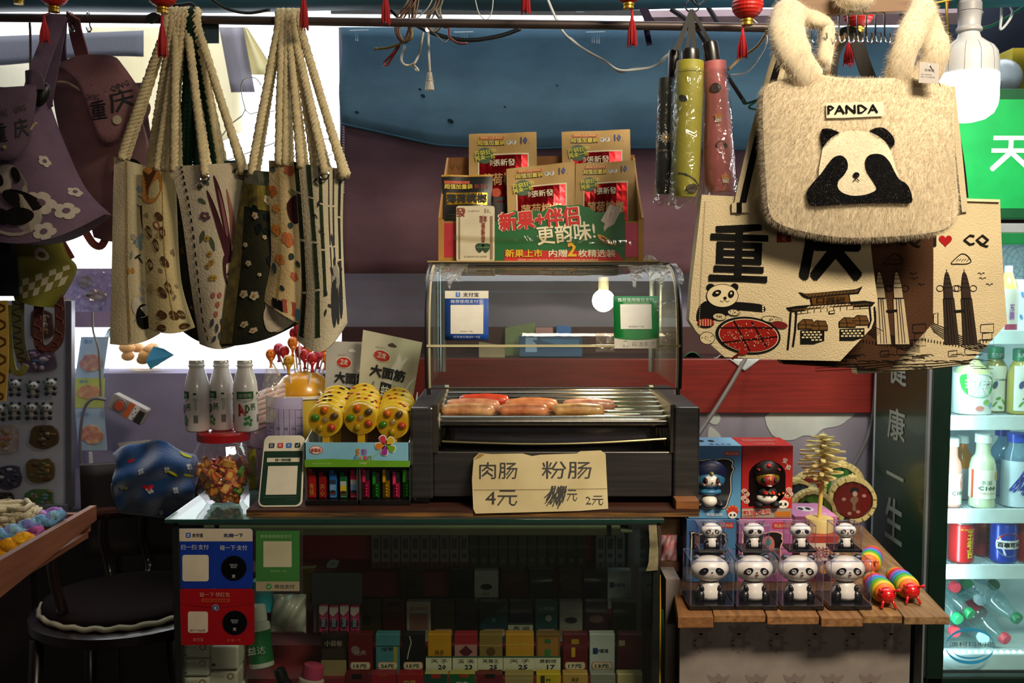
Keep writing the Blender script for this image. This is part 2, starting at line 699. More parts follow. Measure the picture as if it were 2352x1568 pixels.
tag(mb.build('hanging_wrapper',C('#c9d0d2',0.4),None,smooth=True,solid=0.001),'white plastic sheet corner hanging over the shelf board edge','plastic sheet')
mb=MB()
mb.tube([P(1712,824,YS - .02),P(1680,880,YS - .05),P(1640,945,YS - .1),P(1590,1020,YS - .2)],0.0052,8)
tag(mb.build('rod',C('#6d6a66',0.5),None,smooth=True),'slanted grey metal rod leaning against the shelf behind the grill','rod')
mb=MB()
mb.tube(catmull([P(2012,862,2.57),P(2010,900,2.57),P(2004,960,2.58),P(1990,1010,2.585),P(1965,1060,2.59),P(1945,1090,2.59)],5,False),0.0045,8)
tag(mb.build('wall_cable',C('#77767a',0.5),None,smooth=True),'grey power cable hanging beside the green fridge panel','cable')

# ---------------------------------------------------------------- curtain
YC=2.60
cur=T('curtain','blue curtain with mauve brown lower part covering the back wall','curtain',P(1400,628,YC))
edge=[(782,283),(860,300),(1000,332),(1180,342),(1300,338),(1500,338),(1700,342),(2050,330)]
def edge_y(px):
 for (x0,y0),(x1,y1) in zip(edge,edge[1:]):
  if px <= x1:
   t=(px - x0)/(x1 - x0)
   return y0 + (y1 - y0)*t
 return edge[-1][1]
def cy(px,py):
 return YC + 0.012*math.sin(px*0.011 + 0.6) + 0.006*math.sin(px*0.037 + py*.004) - .00003*max(0,py - 300)
mb=MB()
mb.grid(lambda u,v: P(782 + 1268*u + 4*math.sin(v*7)*(1 - u),62 + (edge_y(782 + 1268*u) - 62)*v,cy(782 + 1268*u,300*v)),60,10)
mb.build('blue_panel',C('#4f6f82',0.9,n=0.10,ns=9,bump=0.25,bs=300,sheen=0.2,stretch=(1,1,2)),cur,smooth='all',solid=0.002)
mb=MB()
mb.grid(lambda u,v: P(784 + 1266*u - 6*(1 - u)*math.sin(v*3),edge_y(782 + 1268*u) + (628 - edge_y(782 + 1268*u))*v,cy(782 + 1268*u,300 + 300*v) + .003),60,10)
mb.build('brown_panel',C('#5c434a',0.9,n=0.14,ns=7,bump=0.25,bs=300,stretch=(1,1,2)),cur,smooth='all',solid=0.002)
mb=MB()
mb.tube([P(x,edge_y(x) + 1,cy(x,300) - .003) for x in range(784,2046,20)],0.0035,6)
mb.build('seam',C('#34505f',0.9),cur,smooth=True)
mb=MB()
for k in range(26):
 y=290 + k*6
 mb.tube([P(787 + k*.0,y,cy(787,300) - .004),P(791,y + 2,cy(790,300) - .004)],0.0012,5)
mb.build('zip_teeth',C('#c7c2bd',0.5),cur)
for (x,y,s) in ((820,258,5),(972,220,6),(1035,278,8),(1160,245,3),(1280,196,3),(965,205,4)):
 MB().ppoly(ell(x,y,s,s*.6,8,rot=30),cy(x,200) - .004,.001).build('stain',C('#1d2a33',.9),cur)
# clips holding the curtain
for k,x in enumerate((825,1065,1368,2000)):
 t=T('curtain_clip',('wire clip at the left end of the blue curtain top','wire clip on the curtain below the tangled wires','wire clip on the curtain near the red lantern tassel','wire clip on the curtain behind the white plush tote')[k],'clip',P(x,100,YC - .03),'wire clips on the curtain')
 y=68 + 2*k if k != 1 else 72
 for j,dx in enumerate((-8,-3,3,8)[:4 if k else 2]):
  MB().tube([P(x + dx,y,YC - .025),P(x + dx,y + 26 + j,YC - .028)],.0013,5).build('wire',CHROME,t,smooth=True)
 MB().tube([P(x - 22,y + 2,YC - .026),P(x + 22,y + 1,YC - .026)],.0015,5).build('crossbar',CHROME,t,smooth=True)

# ---------------------------------------------------------------- drapes in the bright window opening
mb=MB()
mb.grid(lambda u,v: P(-150 + 480*u,88 - 18*u + 62*v + 6*math.sin(u*6)*v,YB + .05 + .02*math.sin(u*5)),24,4)
tag(mb.build('window_valance',CLOTH('#a3a3ae',0.30),None,smooth='all',solid=.001),'lavender grey cloth band across the top of the bright window','valance')
mb=MB()
mb.grid(lambda u,v: P(200 + 340*u + 30*v*(u - .4),62 + (240 + 60*math.sin(PI*u))*v,YB + .10 + .025*math.sin(u*17 + v*2)),40,12)
tag(mb.build('cream_drape',CLOTH('#e9e3cf',0.55,.3,60),None,smooth='all',solid=.001),'cream cloth drape hanging in the bright window behind the rope totes','drape')
mb=MB()
mb.grid(lambda u,v: P(-150 + 340*u,120 + 230*v,YB + .12 + .02*math.sin(u*13)),24,6)
tag(mb.build('white_drape',CLOTH('#dcd9cc',0.55,.3,60),None,smooth='all',solid=.001),'white cloth drape hanging in window behind the mauve backpacks','drape')
mb=MB()
mb.grid(lambda u,v: P(503 + 55*u + 28*v,62 + 150*v,YB + .05 + .006*math.sin(u*9)),8,6)
tag(mb.build('strap_cloth',CLOTH('#bdb8c0',0.42),None,smooth='all',solid=.001),'torn grey cloth strip hanging from the window top above wire hanger','cloth strip')
mb=MB()
mb.grid(lambda u,v: P(555 + 70*u*v + 12*u,62 + 110*v,YB + .06 + .012*math.sin(u*9)),10,6)
tag(mb.build('cloth_gusset',CLOTH('#ded6b4',0.5),None,smooth='all',solid=.001),'yellowed cloth triangle hanging beside the torn grey strip','drape')
mb=MB().pbox(458,50,502,99,1.809,.003)
tag(mb.build('tape_patch',C('#1f3640',.6),None),'dark teal tape patch hanging under the rail between rope totes','tape')
# wire hanger
for k,(ox,oy,sc,lab) in enumerate(((0,0,1.0,'thin wire clothes hanger hooked in the bright window'),(150,62,.55,'small wire hanger partly hidden behind the bamboo print tote ropes'))):
 def hp(x,y):
  return P(560 + ox + (x - 560)*sc,260 + oy + (y - 260)*sc,YB - .12)
 t=T('wire_hanger',lab,'hanger',hp(560,360),'wire hangers')
 hk=[(600,196),(590,182),(575,177),(560,183),(554,200),(556,222),(562,245),(563,252)]
 MB().tube(catmull([hp(*q) for q in hk],4,False),.0017,6).build('hook',C('#6f6b52',.4,.6),t,smooth=True)
 bd=[(563,252),(556,266),(530,285),(500,325),(470,372),(466,380),(480,384),(540,362),(620,332),(700,300),(640,254),(590,258),(575,262),(563,252)]
 MB().tube([hp(*q) for q in bd],.0017,6).build('shoulder_wire',C('#6f6b52',.4,.6),t,smooth=True)

# bag of buns on the sill
t=T('snack_bag','clear bag of golden buns with blue label on window sill','snack bag',P(330,852,YB + .04))
random.seed(4)
for k in range(14):
 x,y=275 + 85*random.random(),795 + 42*random.random()
 MB().ball(P(x,y,YB + .02 + .06*random.random()),.019,.019,.014,10,7).build('bun',C('#c79a62',.6,n=.25,ns=30),t,smooth='all')
mb=MB()
mb.ball(P(330,812,YB + .05),.085,.06,.05,20,12)
mb.build('wrapper',GLASS('#fff7e6',1,.12,.6,22,.12,'#d8b98a'),t,smooth='all')
mb=MB(); mb.prism([P(345,848,YB - .005),P(400,815,YB - .005),P(375,800,YB - .012),P(352,795,YB - .012),P(335,830,YB - .015)],(0,.004,0))
mb.build('label',C('#3f8fb8',.5),t)
mb=MB()
mb.grid(lambda u,v: P(180 + 70*u,852 - (18 + 26*math.sin(PI*u))*(1 - v),YB + .02 + .08*v*v),12,6)
tag(mb.build('clear_bag',GLASS('#f6faf0',1,.1,.6,25,.18),None,smooth='all'),'crumpled clear plastic bag lying on left end of the sill','plastic bag')
mb=MB()
mb.grid(lambda u,v: P(240 + 26*u,775 - 22*math.sin(PI*u)*(1 - v),YB + .02 + .05*v),8,5)
tag(mb.build('blue_wrapper',C('#6fa8c4',.4,bump=.4),None,smooth='all',solid=.001),'crumpled pale blue wrapper tucked in the window corner','wrapper')

# lavender board with wrapped fridge magnets at the window, post and cord under it
YL=2.62
t=T('magnet_card','lavender display card with souvenir magnets wrapped in glossy clear film','display card',P(200,716,YL))
pl=plane(120,616,262,716,YL)
slab(pl,'card',C('#9d8bb0',.7),t,.004)
random.seed(8)
for (u,v,w,h,c) in ((.14,.35,.24,.36,'#a8624e'),(.55,.30,.26,.3,'#8d8a86'),(.20,.78,.3,.26,'#b28a6a'),(.72,.62,.36,.26,'#b5a184'),(.60,.62,.1,.1,'#c9a06a')):
 m=pl.poly(catmull([(u + w/2*math.cos(a)*random.uniform(.8,1.1),v + h/2*math.sin(a)*random.uniform(.8,1.1)) for a in [i*PI/5 for i in range(10)]],2),C(c,.5,n=.5,ns=70,col2='#7a5a52'),t,'magnet',2,.004)
mb=MB()
mb.grid(lambda u,v: P(126 + 140*u,622 + 92*v,YL - .012 + .004*math.sin(u*31 + v*9) + .003*math.sin(v*23 - u*12)),24,16)
mb.build('film',GLASS('#f4f2ff',2,.08,.7,16,.06),t,smooth='all')
pl.text('CHONGQING',.66,.93,.42,.06,C('#6a5a7d',.7),t)
struct(MB().pbox(157,715,262,752,YB - .01,.02).build('window_rail',C('#7a6672',.8)))

# hanging cord with three magnet cards
cards=T('cord','brown hanging cord running down past the magnet cards','cord',P(235,1160,2.6))
MB().tube(catmull([P(212,716,2.63),P(214,760,2.62),P(226,800,2.6),P(230,860,2.6),P(232,910,2.6)],4,False),.003,6).build('cord_run',C('#6a6258',.7),cards,smooth=True)
MB().tube(catmull([P(243,918,2.59),P(215,915,2.58),P(195,935,2.58),P(186,980,2.58),P(184,1040,2.59),P(195,1110,2.6),P(207,1165,2.61)],4,False),.0042,6).build('cable_run',C('#5d565c',.6),cards,smooth=True)
random.seed(5)
for k,(x0,y0,x1,y1,sk,col,lab,mc) in enumerate(((186,773,250,868,-14,'#9db4c2','blue magnet card with a pink landscape magnet hanging on the wall','#9d5f66'),(172,868,240,936,-2,'#a9b356','yellow green magnet card with a cartoon scene magnet','#b26a4a'),(172,938,238,1034,8,'#8fa3b0','pale blue magnet card with a red landscape magnet hanging lowest','#a0444c'))):
 t=T('souvenir_card',lab,'magnet card',P((x0 + x1)/2,y1,2.66))
 pl=pquad((x0,y0),(x1,y0),(x1 + sk,y1),(x0 + sk,y1),2.66)
 slab(pl,'card',C(col,.6),t,.002)
 v0=.62 if k != 1 else .45
 pl.poly(catmull([(.5 + .40*math.cos(a)*random.uniform(.85,1.1),v0 + .22*math.sin(a)*random.uniform(.85,1.1)) for a in [i*PI/7 for i in range(14)]],2),C(mc,.5,n=.5,ns=60,col2='#c0a070'),t,'magnet',2,.004)
 pl.text('重庆',.3,.12,.3,.1,C('#4f86a8',.6),t)
mb=MB().prism([P(203,1038,2.65),P(210,1038,2.65),P(214,1085,2.65),P(209,1090,2.65),P(205,1085,2.65)],(0,.006,0))
tag(mb.build('cord_switch',C('#b9b4b4',.5),None,bevel=.001),'small white cord end hanging beneath the magnet cards','cord switch')
mb=MB().ppoly([(270,1018),(345,1010),(345,1020),(310,1030),(275,1028)],2.72,.004)
tag(mb.build('wall_tape',C('#a49f94',.8),None),'torn strip of beige tape on the wall above blue blanket','tape')

# socket extension (power strip) hanging on the wall
t=T('power_adapter','grey and orange multi socket power block hanging askew on the wall','power block',P(295,975,2.62))
pl=pquad((262,902),(340,942),(322,978),(244,936),2.62,.0006)
slab(pl,'body',C('#8c8680',.5),t,.03,rrect(0,0,1,1,.06,3,2.0),.003)
pl.poly(ell(.30,.48,.17,.40),C('#6f6a66',.5),t,'dial_ring',1,.006)
pl.poly(ell(.30,.48,.12,.28),C('#b3462a',.5),t,'dial',2,.010)
pl.poly([(.50,.05),(.64,.02),(.60,.95),(.46,.95)],C('#c2582c',.5),t,'orange_band',1)
pl.poly([(.66,.04),(.80,.06),(.74,.95),(.62,.95)],C('#c9c5c0',.5),t,'socket_band',1)
for k in range(4):
 pl.disc(.69 + .05*(k % 2),.25 + .18*k,.018,BLACK,t,'socket_hole',2,8)
pl.poly([(.82,.2),(.98,.2),(.97,.95),(.78,.95)],C('#23201f',.5),t,'dark_cover',1,.004)
# ================================================================ glass showcase counter
YF=1.80                         # front edge of the counter
ZC=P(900,1190,YF).z           # top of the glass
XL,XR=P(393,1190,YF).x,P(1518,1190,YF).x
YBK=2.32
ct=T('display_counter','glass display counter with dark aluminium frame under the sausage grill','display counter',V(((XL + XR)/2,2.0,0)))
gedge=C('#1d3a34',0.15,coat=.5)
cl_gl=GLASS('#e6f2ec',1,.03)
MB().box(XL - .008,XR + .005,YF - .006,YBK,ZC - .007,ZC).build('top_glass',GLASS('#cfe6dc',2,.05,haze=.10,hazecol='#7f9c92'),ct)
MB().box(XL - .008,XR + .005,YF - .0075,YF - .006,ZC - .007,ZC - .0005).build('glass_edge',gedge,ct)
MB().box(XL - .0095,XL - .008,YF - .006,YBK,ZC - .007,ZC - .0005).build('glass_edge',C('#5f8f82',.2,coat=.5),ct)
MB().box(XL + .012,XR - .012,YF + .004,YF + .008,0.34,ZC - .013).build('front_glass',GLASS('#eef4f0',1,.02,haze=.006,hazecol='#8a9a90'),ct)
MB().box(XL + .003,XL + .006,YF + .015,YBK - .01,0.34,ZC - .012).build('side_glass',cl_gl,ct)
MB().box(XR - .006,XR - .003,YF + .015,YBK - .01,0.34,ZC - .012).build('side_glass',cl_gl,ct)
alu=C('#3b3f3d',0.35,0.8,n=.15)
for x in (XL,XR - .014):
 for y in (YF,YBK - .016):
  MB().box(x,x + .014,y,y + .014,0,ZC - .0075).build('post',alu,ct,bevel=.0015)
MB().box(XL,XR,YF,YF + .012,ZC - .013,ZC - .0075).build('rail',C('#6f7a72',.35,.7),ct,bevel=.001)
MB().box(XL,XR,YBK - .014,YBK - .002,ZC - .022,ZC - .0075).build('rail',alu,ct,bevel=.001)
MB().box(XL + .002,XR - .002,YBK - .012,YBK - .008,0.02,ZC - .022).build('back_panel',C('#3a1416',.7),ct)
MB().box(XL,XR,YF,YBK,0.02,0.34).build('plinth',C('#26282a',.5),ct,bevel=.002)
red=C('#6e0f18',0.7,n=.15,ns=12)
# stepped red display deck inside: each step carries a row of packs
ROWS={}
for nm,py,Y in (('a',1305,2.20),('b',1395,2.12),('c',1470,2.04),('d',1546,1.965),('e',1640,1.89)):
 ROWS[nm]=(P(900,py,Y).z,Y)
ks=list(ROWS.values())
for i,(z,Y) in enumerate(ks):
 y1=YBK - .014 if i == 0 else ks[i - 1][1]
 MB().box(XL + .02,XR - .02,Y - .028,y1 - (.028 if i else 0),0.345,z).build('step',red,ct)
MB().box(XL + .02,XR - .02,YBK - .05,YBK - .016,ks[0][0],ZC - .03).build('red_backing',C('#8f1622',.7),ct)
# aged tape on the right corner of the frame
t=T('tape_strip','torn strip of dirty beige tape on the counter corner post','tape',P(1500,1310,YF - .004))
mb=MB().ppoly([(1490,1204),(1508,1202),(1512,1260),(1511,1309),(1484,1311),(1490,1290),(1492,1250)],YF - .004,.003)
mb.build('tape',C('#a89f78',.7,col2='#4d4630',ns=30),t)
mb=MB().ppoly([(1509,1200),(1518,1210),(1519,1270),(1511,1309),(1513,1250)],YF - .003,.004)
mb.build('torn_edge',C('#3a2f22',.8),t)
mb=MB()
mb.tube([P(1515,1320,YF + .03),P(1516,1400,YF + .03),P(1516,1480,YF + .03),P(1514,1620,YF + .03)],.0022,6)
tag(mb.build('yellow_wire',C('#b78d12',.5),None,smooth=True),'yellow wire running down behind the counter corner post','wire')
mb=MB()
mb.tube(catmull([P(1521,1400,YF + .04),P(1524,1470,YF + .04),P(1518,1510,YF + .04),P(1516,1620,YF + .04)],4,False),.0022,6)
tag(mb.build('green_wire',C('#12432c',.5),None,smooth=True),'dark green wire hanging beside the yellow wire','wire')
# fluorescent batten below the counter glass (switched off)
t=T('tube_fitting','unlit cream fluorescent tube fitting mounted under the counter glass','light fitting',P(950,1230,1.825))
a,b=P(466,1204,1.825),P(1425,1230,1.825)
MB().box(a.x,b.x,1.825,1.86,b.z,a.z).build('housing',C('#8f8a70',.5),t,bevel=.003)
for x in (495,1395):
 c1,c2=P(x,1203,1.825),P(x + 9,1231,1.825)
 MB().box(c1.x,c2.x,1.822,1.863,c2.z,c1.z + .001).build('clip',BLACK,t)
MB().tube([P(1425,1217,1.84),P(1452,1219,1.84)],[.006,.003],8).build('plug',C('#8f8a70',.5),t,smooth=True)

# ---------------------------------------------------------------- plywood board on the glass
ZP=ZC + .013
t=T('plywood_board','worn dark plywood board with ragged edge lying on the glass counter','board',V((P(1085,1180,1.81).x,2.0,ZC)))
x0,x1=P(566,1180,1.81).x,P(1606,1180,1.81).x
MB().box(x0,x1,1.81,2.28,ZC + .0003,ZC + .009).build('core',C('#8a5f2a',.8,col2='#2c1a0c',ns=9,stretch=(1.5,1,40)),t)
MB().box(x0,x1,1.8095,2.28,ZC + .009,ZP).build('face',C('#3a1d12',.5,n=.25,ns=10,stretch=(1,12,1)),t)
c1=P(1552,1163,1.812)
MB().box(c1.x,x1,1.812,1.848,ZP,c1.z + .012).build('wood_block',C('#7a4a1e',.7,n=.3,ns=20,stretch=(1,8,8)),t,bevel=.002)
# ================================================================ sausage roller grill
YG=1.85
def ZY(z,Y):
 """pixel row of height z on plane Y"""
 lo,hi=-200.0,2200.0
 for _ in range(40):
  m=(lo + hi)/2
  if P(1176,m,Y).z > z:
   lo=m
  else:
   hi=m
 return lo
gr=T('sausage_grill','stainless steel sausage roller grill with curved glass hood on the counter','roller grill',V((P(1275,1170,YG).x,2.0,ZP)))
stl=C('#6a6865',0.33,0.92,n=.22,ns=7,stretch=(1,1,16))
stl_d=C('#3d3c3b',0.36,0.9,n=.25,ns=9,bump=.05,bs=20)
zpost=P(960,935,YG).z
for (a,b) in ((943,995),(1547,1607)):
 x0,x1=P(a,1050,YG).x,P(b,1050,YG).x
 MB().box(x0,x1,YG,2.22,ZP + .012,zpost).build('side_housing',stl,gr,bevel=.004,seg=2)
 MB().box(x0 + .008,x1 - .008,YG + .02,2.2,ZP + .0005,ZP + .012).build('foot',BLACK,gr)
xl,xr=P(995,1050,YG).x,P(1547,1050,YG).x
zp=P(1200,1037,YG + .008).z
MB().box(xl,xr,YG + .008,YG + .02,ZP + .014,zp).build('front_panel',stl,gr,bevel=.002)
MB().box(xl,xr,YG + .02,2.22,ZP + .012,ZP + .02).build('base_plate',stl_d,gr)
MB().box(xl,xr,2.205,2.22,ZP + .02,P(1200,925,2.2).z).build('back_plate',stl,gr)
# inner cheek plates that carry the rollers
for (a,b) in ((995,1008),(1535,1547)):
 MB().box(P(a,950,1.88).x,P(b,950,1.88).x,YG + .004,2.2,zp - .002,P(1200,930,YG).z).build('cheek',C('#4a443a',.45,.7),gr,bevel=.001)
# drip tray with a bent lip
def tray(u,v):
 px=1015 + 515*u
 lip=1018 + 9*math.sin(PI*u) - 6*u
 yy=1.865 + .30*v
 z0=P(px,lip,1.865).z
 return V((P(px,1000,1.865).x,yy,z0 + .004 - .016*math.sin(PI*min(1,v*1.3)) + .02*max(0,v - .8)))
MB().grid(tray,20,10).build('drip_tray',C('#2c2a29',0.22,.9,bump=.3,bs=14),gr,smooth='all',solid=.0012)
MB().tube([tray(i/20,0) + V((0,-.001,0)) for i in range(21)],.0022,6).build('tray_lip',C('#a39a72',.25,.9),gr,smooth=True)
# rollers
z_r=P(1270,967,1.895).z
ROLL=[]
for k in range(7):
 y=1.895 + .043*k
 z=z_r + .004*k
 ROLL.append((y,z))
 MB().tube([V((P(1006,960,1.9).x,y,z)),V((P(1537,960,1.9).x,y,z))],.0125,24).build('roller',C('#b3aea2',.20,1.0,n=.08,ns=12,stretch=(12,1,1)),gr,smooth=True)
for xx in (1007,1537):
 x=P(xx,960,1.9).x
 for (y,z) in ROLL:
  MB().tube([V((x - .004,y,z)),V((x + .004,y,z))],.0165,14).build('roller_collar',C('#a79f8c',.5),gr,smooth=True)
# curved glass hood
prof=[(1.868,892),(1.863,850),(1.862,800),(1.866,750),(1.875,705),(1.893,665),(1.92,636),(1.955,618),(2.0,609)]
pr3=catmull([(P(1271,py,Y).y,P(1271,py,Y).z) for Y,py in prof],4,False)
gx0,gx1=P(980,850,1.868).x,P(1562,850,1.868).x
ztop=pr3[-1][1]
def hood_y(z):
 for (y0,z0),(y1,z1) in zip(pr3,pr3[1:]):
  if z <= z1:
   t=(z - z0)/(z1 - z0) if z1 > z0 else 0
   return y0 + (y1 - y0)*max(0,min(1,t))
 return pr3[-1][0]
hg=GLASS('#eef6f2',2,.015,.02,9,.035,'#c9cfca')
MB().grid(lambda u,v: V((gx0 + (gx1 - gx0)*u,pr3[round(v*(len(pr3) - 1))][0],pr3[round(v*(len(pr3) - 1))][1])),6,len(pr3) - 1).build('hood_glass',hg,gr,smooth='all')
for x in (gx0,gx1):
 sx=.001 if x == gx0 else -.001
 mb=MB()
 mb.face([V((x + sx,y,z)) for y,z in pr3] + [V((x + sx,2.2,ztop)),V((x + sx,2.2,pr3[0][1]))])
 mb.build('side_glass',GLASS('#e2efe8',2,.02,haze=.03),gr)
 MB().tube([V((x,y,z)) for y,z in pr3],.0035,6).build('edge_seal',C('#15171a',.4),gr,smooth=True)
 MB().tube([V((x + 5*sx,y + .002,z)) for y,z in pr3],.003,6).build('edge_strip',C('#b7a98a',.6),gr,smooth=True)
 MB().tube([V((x + 9*sx,2.19,pr3[0][1])),V((x + 9*sx,2.19,ztop))],.006,8).build('back_post',C('#7c8280',.3,.8),gr,smooth=True)
 MB().box(min(x,x + 8*sx),max(x,x + 8*sx),1.866,1.88,pr3[0][1] - .012,pr3[0][1]).build('glass_clamp',BLACK,gr)
zz=P(1271,794,1.86).z
MB().box(gx0,gx1,hood_y(zz) - .003,hood_y(zz) - .001,zz - .0022,zz + .0022).build('reflection_strip',C('#d6cda0',.2,.2),gr)  # lamp reflection on the hood glass, put in as a cream bar
zz=pr3[0][1]
MB().box(gx0 + .004,gx1 - .004,1.867,1.870,zz - .0012,zz + .0012).build('glass_lower_edge',C('#3b2f28',.3),gr)
# top plate
MB().box(gx0,gx1,1.995,2.215,ztop,ztop + .006).build('top_plate',C('#56524c',.4,.7),gr,bevel=.001)
MB().box(P(1092,620,2.0).x,P(1420,620,2.0).x,2.0,2.18,P(1200,635,2.0).z,ztop - .001).build('cardboard_packing',C('#6b5238',.9,col2='#241a12',ns=8,stretch=(1,1,60)),gr)
# plastic film taped over the hood corners
for (xa,xb) in ((985,1075),(1440,1556)):
 mb=MB()
 def film(u,v,xa=xa,xb=xb):
  px=xa + (xb - xa)*u
  z=ztop + .004 - (.03 + .012*math.sin(px*.11) + .01*math.sin(px*.31))*v
  return V((P(px,620,1.99).x,hood_y(z) - .0045 - .002*math.sin(px*.2 + v*7),z))
 mb.grid(film,18,6)
 mb.build('taped_film',GLASS('#f2efe4',2,.12,.8,30,.16,'#b9b3a2'),gr,smooth='all')
# bulb in the grill
bp=P(1386,690,2.12)
bl=T('grill_bulb','glowing warm round bulb hanging inside the grill hood','light bulb',bp + V((0,0,-.026)))
MB().ball(bp,.024,nu=20,nv=12).build('bulb',LIGHTMAT('#ffe9b8',32.0),bl,smooth='all')
MB().tube([bp + V((0,0,.022)),bp + V((0,0,.05))],.011,12).build('socket',C('#c9c4b4',.4),bl,smooth=True)
MB().tube(catmull([bp + V((0,0,.05)),bp + V((.025,0,.065)),bp + V((.03,0,.085)),bp + V((.01,.01,ztop - bp.z))],5,False),.0016,6).build('wire',C('#8a6a30',.5),bl,smooth=True)
point('grill_bulb_light',bp + V((0,-.03,-.03)),2.4,(1.0,.82,.5),.025)

# sausages
random.seed(3)
def sausage(px0,px1,row,mat,lab,bend=.004,r=.0125):
 (ya,za),(yb,zb)=ROLL[row],ROLL[row + 1]
 y,z=(ya + yb)/2,(za + zb)/2
 d=math.sqrt(max((.0125 + r)**2 - ((yb - ya)/2)**2,0))
 z=z + d + .001
 x0,x1=P(px0,940,y).x,P(px1,940,y).x
 n=16
 pts,rs=[],[]
 for i in range(n + 1):
  t=i/n
  pts.append(V((x0 + (x1 - x0)*t,y,z + bend*math.sin(PI*t))))
  e=min(t,1 - t)*(x1 - x0)
  rs.append(r*math.sqrt(max(0.0,1 - max(0,(r - e)/r)**2))*random.uniform(.95,1.03) + .0004)
 s=MB().tube(pts,rs,14)
 sg=T('sausage',lab,'sausage',V(((x0 + x1)/2,y,z - r)),'sausages on the grill rollers')
 s.build('casing',mat,sg,smooth='all')
 for sx,xx in ((-1,x0),(1,x1)):
  MB().tube([V((xx,y,z)),V((xx + sx*.004,y,z + .001))],[.003,.0015],6).build('tied_end',C('#8a4a34',.5),sg,smooth=True)
sk1=C('#e6b47c',.35,n=.2,ns=40,col2='#b0683c',coat=.5,bump=.15,bs=80)
sk2=C('#dc9460',.35,ns=45,col2='#b05a34',coat=.5,bump=.15,bs=80)
sausage(1010,1138,0,sk1,'pale browned sausage lying in front row beside the left grill housing')
sausage(1142,1262,0,sk2,'red browned sausage in the middle of the front row')
sausage(1267,1390,0,C('#d8ac68',.35,ns=45,col2='#a06a34',coat=.5,bump=.15,bs=80),'golden sausage at the right end of front row')
sausage(1022,1150,1,C('#e0a07c',.35,ns=45,col2='#b06a4c',coat=.5),'speckled pink sausage behind the pale front one')
sausage(1158,1284,1,C('#e09460',.35,ns=45,col2='#c07040',coat=.5),'orange sausage in the middle of the second row',.006)
sausage(1290,1414,1,C('#e0a488',.35,ns=45,col2='#b86a54',coat=.5),'pinkish sausage at right end of the second row')
sausage(1052,1172,2,C('#d84a2c',.3,ns=45,coat=.5),'smooth bright red sausage lying in the third row')

# payment stickers on the hood glass
def hood_surf(x0,y0,x1,y1,off=.0025,sk=0):
 def fn(u,v):
  px,py=x0 + (x1 - x0)*u + sk*v,y0 + (y1 - y0)*v
  Y=1.87
  for _ in range(4):
   Y=hood_y(P(px,py,Y).z)
  return P(px,py,Y - off)
 return Surf(fn,.0005)
t=T('payment_sticker','blue payment sticker taped on the left of the grill glass','payment sticker',P(1072,780,1.86))
sf=hood_surf(1022,668,1122,780)
def curved_slab(sf,mat,t,name='card',th=.0008):
 MB().grid(lambda a,b: sf.at(a,b,0),4,8).build(name,mat,t,smooth='all',solid=th)
curved_slab(sf,C('#1c4a9c',.4),t)
sf.rect(0,0,1,.155,C('#d8d2c0',.5),t,'header',nv=2)
sf.text('支',.30,.075,.07,.08,WHITE,t,4); sf.rect(.25,.03,.35,.125,C('#1d66c2',.5),t,'logo_square',2)
sf.text('支付宝',.60,.08,.36,.085,INK,t,2,.01)
sf.text('推荐使用支付宝',.5,.22,.74,.075,C('#d8dcec',.5),t,2)
sf.rect(.13,.29,.88,.88,C('#e3dfd2',.5),t,'blank_square',lv=3,nv=8)
sf.text('热狗(**英)',.5,.835,.3,.04,INK,t,3)
sf.text('打开支付宝[扫一扫]',.5,.945,.6,.05,C('#b8c4e4',.5),t,2)
t=T('payment_sticker','green payment sticker taped on the right of the grill glass','payment sticker',P(1462,800,1.86))
sf=hood_surf(1408,680,1512,800,.0025,3)
curved_slab(sf,C('#14803a',.4),t)
sf.text('推荐使用微信支付',.5,.075,.8,.075,C('#dfeee0',.5),t,2)
sf.rect(.15,.16,.84,.63,C('#e8e8e2',.5),t,'blank_square',lv=3,nv=8)
sf.text('梅瑞英(**英)',.5,.585,.34,.04,INK,t,3)
sf.rect(0,.80,1,1,C('#d3cfc2',.5),t,'footer',lv=2,nv=4)
sf.poly([(0,.80),(.25,.825),(.5,.835),(.75,.825),(1,.80)],C('#14803a',.4),t,'curve',4)
sf.disc(.25,.915,.075,C('#2a8a3e',.5),t,'logo_disc',2)
sf.text('✓',.25,.915,.08,.06,WHITE,t,4)
sf.text('微信支付',.64,.915,.5,.085,C('#333b38',.5),t,2)
for (xa,xb,ya,yb) in ((1368,1412,765,808),(1508,1556,690,730),(1508,1556,760,806)):
 sf2=hood_surf(xa,ya,xb,yb,.004)
 MB().grid(lambda a,b: sf2.at(a,b,.0006*math.sin(a*17 + b*8)),8,6).build('tape',GLASS('#f4f1e6',2,.1,.8,40,.10,'#b8b3a4'),t,smooth='all')

# cardboard price sign
t=T('price_sign','torn cardboard price sign with handwritten sausage prices leaning on grill','price sign',P(1240,1178,1.805))
pts=[(1088,1052),(1100,1040),(1130,1042),(1200,1041),(1222,1047),(1240,1044),(1325,1041),(1332,1036),(1380,1034),(1391,1042),(1397,1168),(1330,1173),(1092,1179),(1087,1168),(1084,1100)]
sf=Surf(lambda u,v: P(1085 + 312*u,1036 + 143*v,1.846 - .041*v),.0006)
slab(sf,'card',C('#c9bb92',.85,n=.12,ns=9,col2='#b3a379'),t,.003,[((x - 1085)/312,(y - 1036)/143) for x,y in pts])
sf.poly([(.012,.14),(.05,.035),(.09,.05),(.06,.10)],C('#8a6a2c',.8),t,'torn_corner')
MB().tube([sf.at(.01,.62,.0006),sf.at(.5,.615,.0006),sf.at(.99,.60,.0006)],.0006,4).build('fold_line',C('#8d8060',.9),t)
pen=C('#17150f',.6)
sf.text('肉肠',.192,.31,.28,.27,pen,t)
sf.text('粉肠',.695,.30,.365,.28,pen,t)
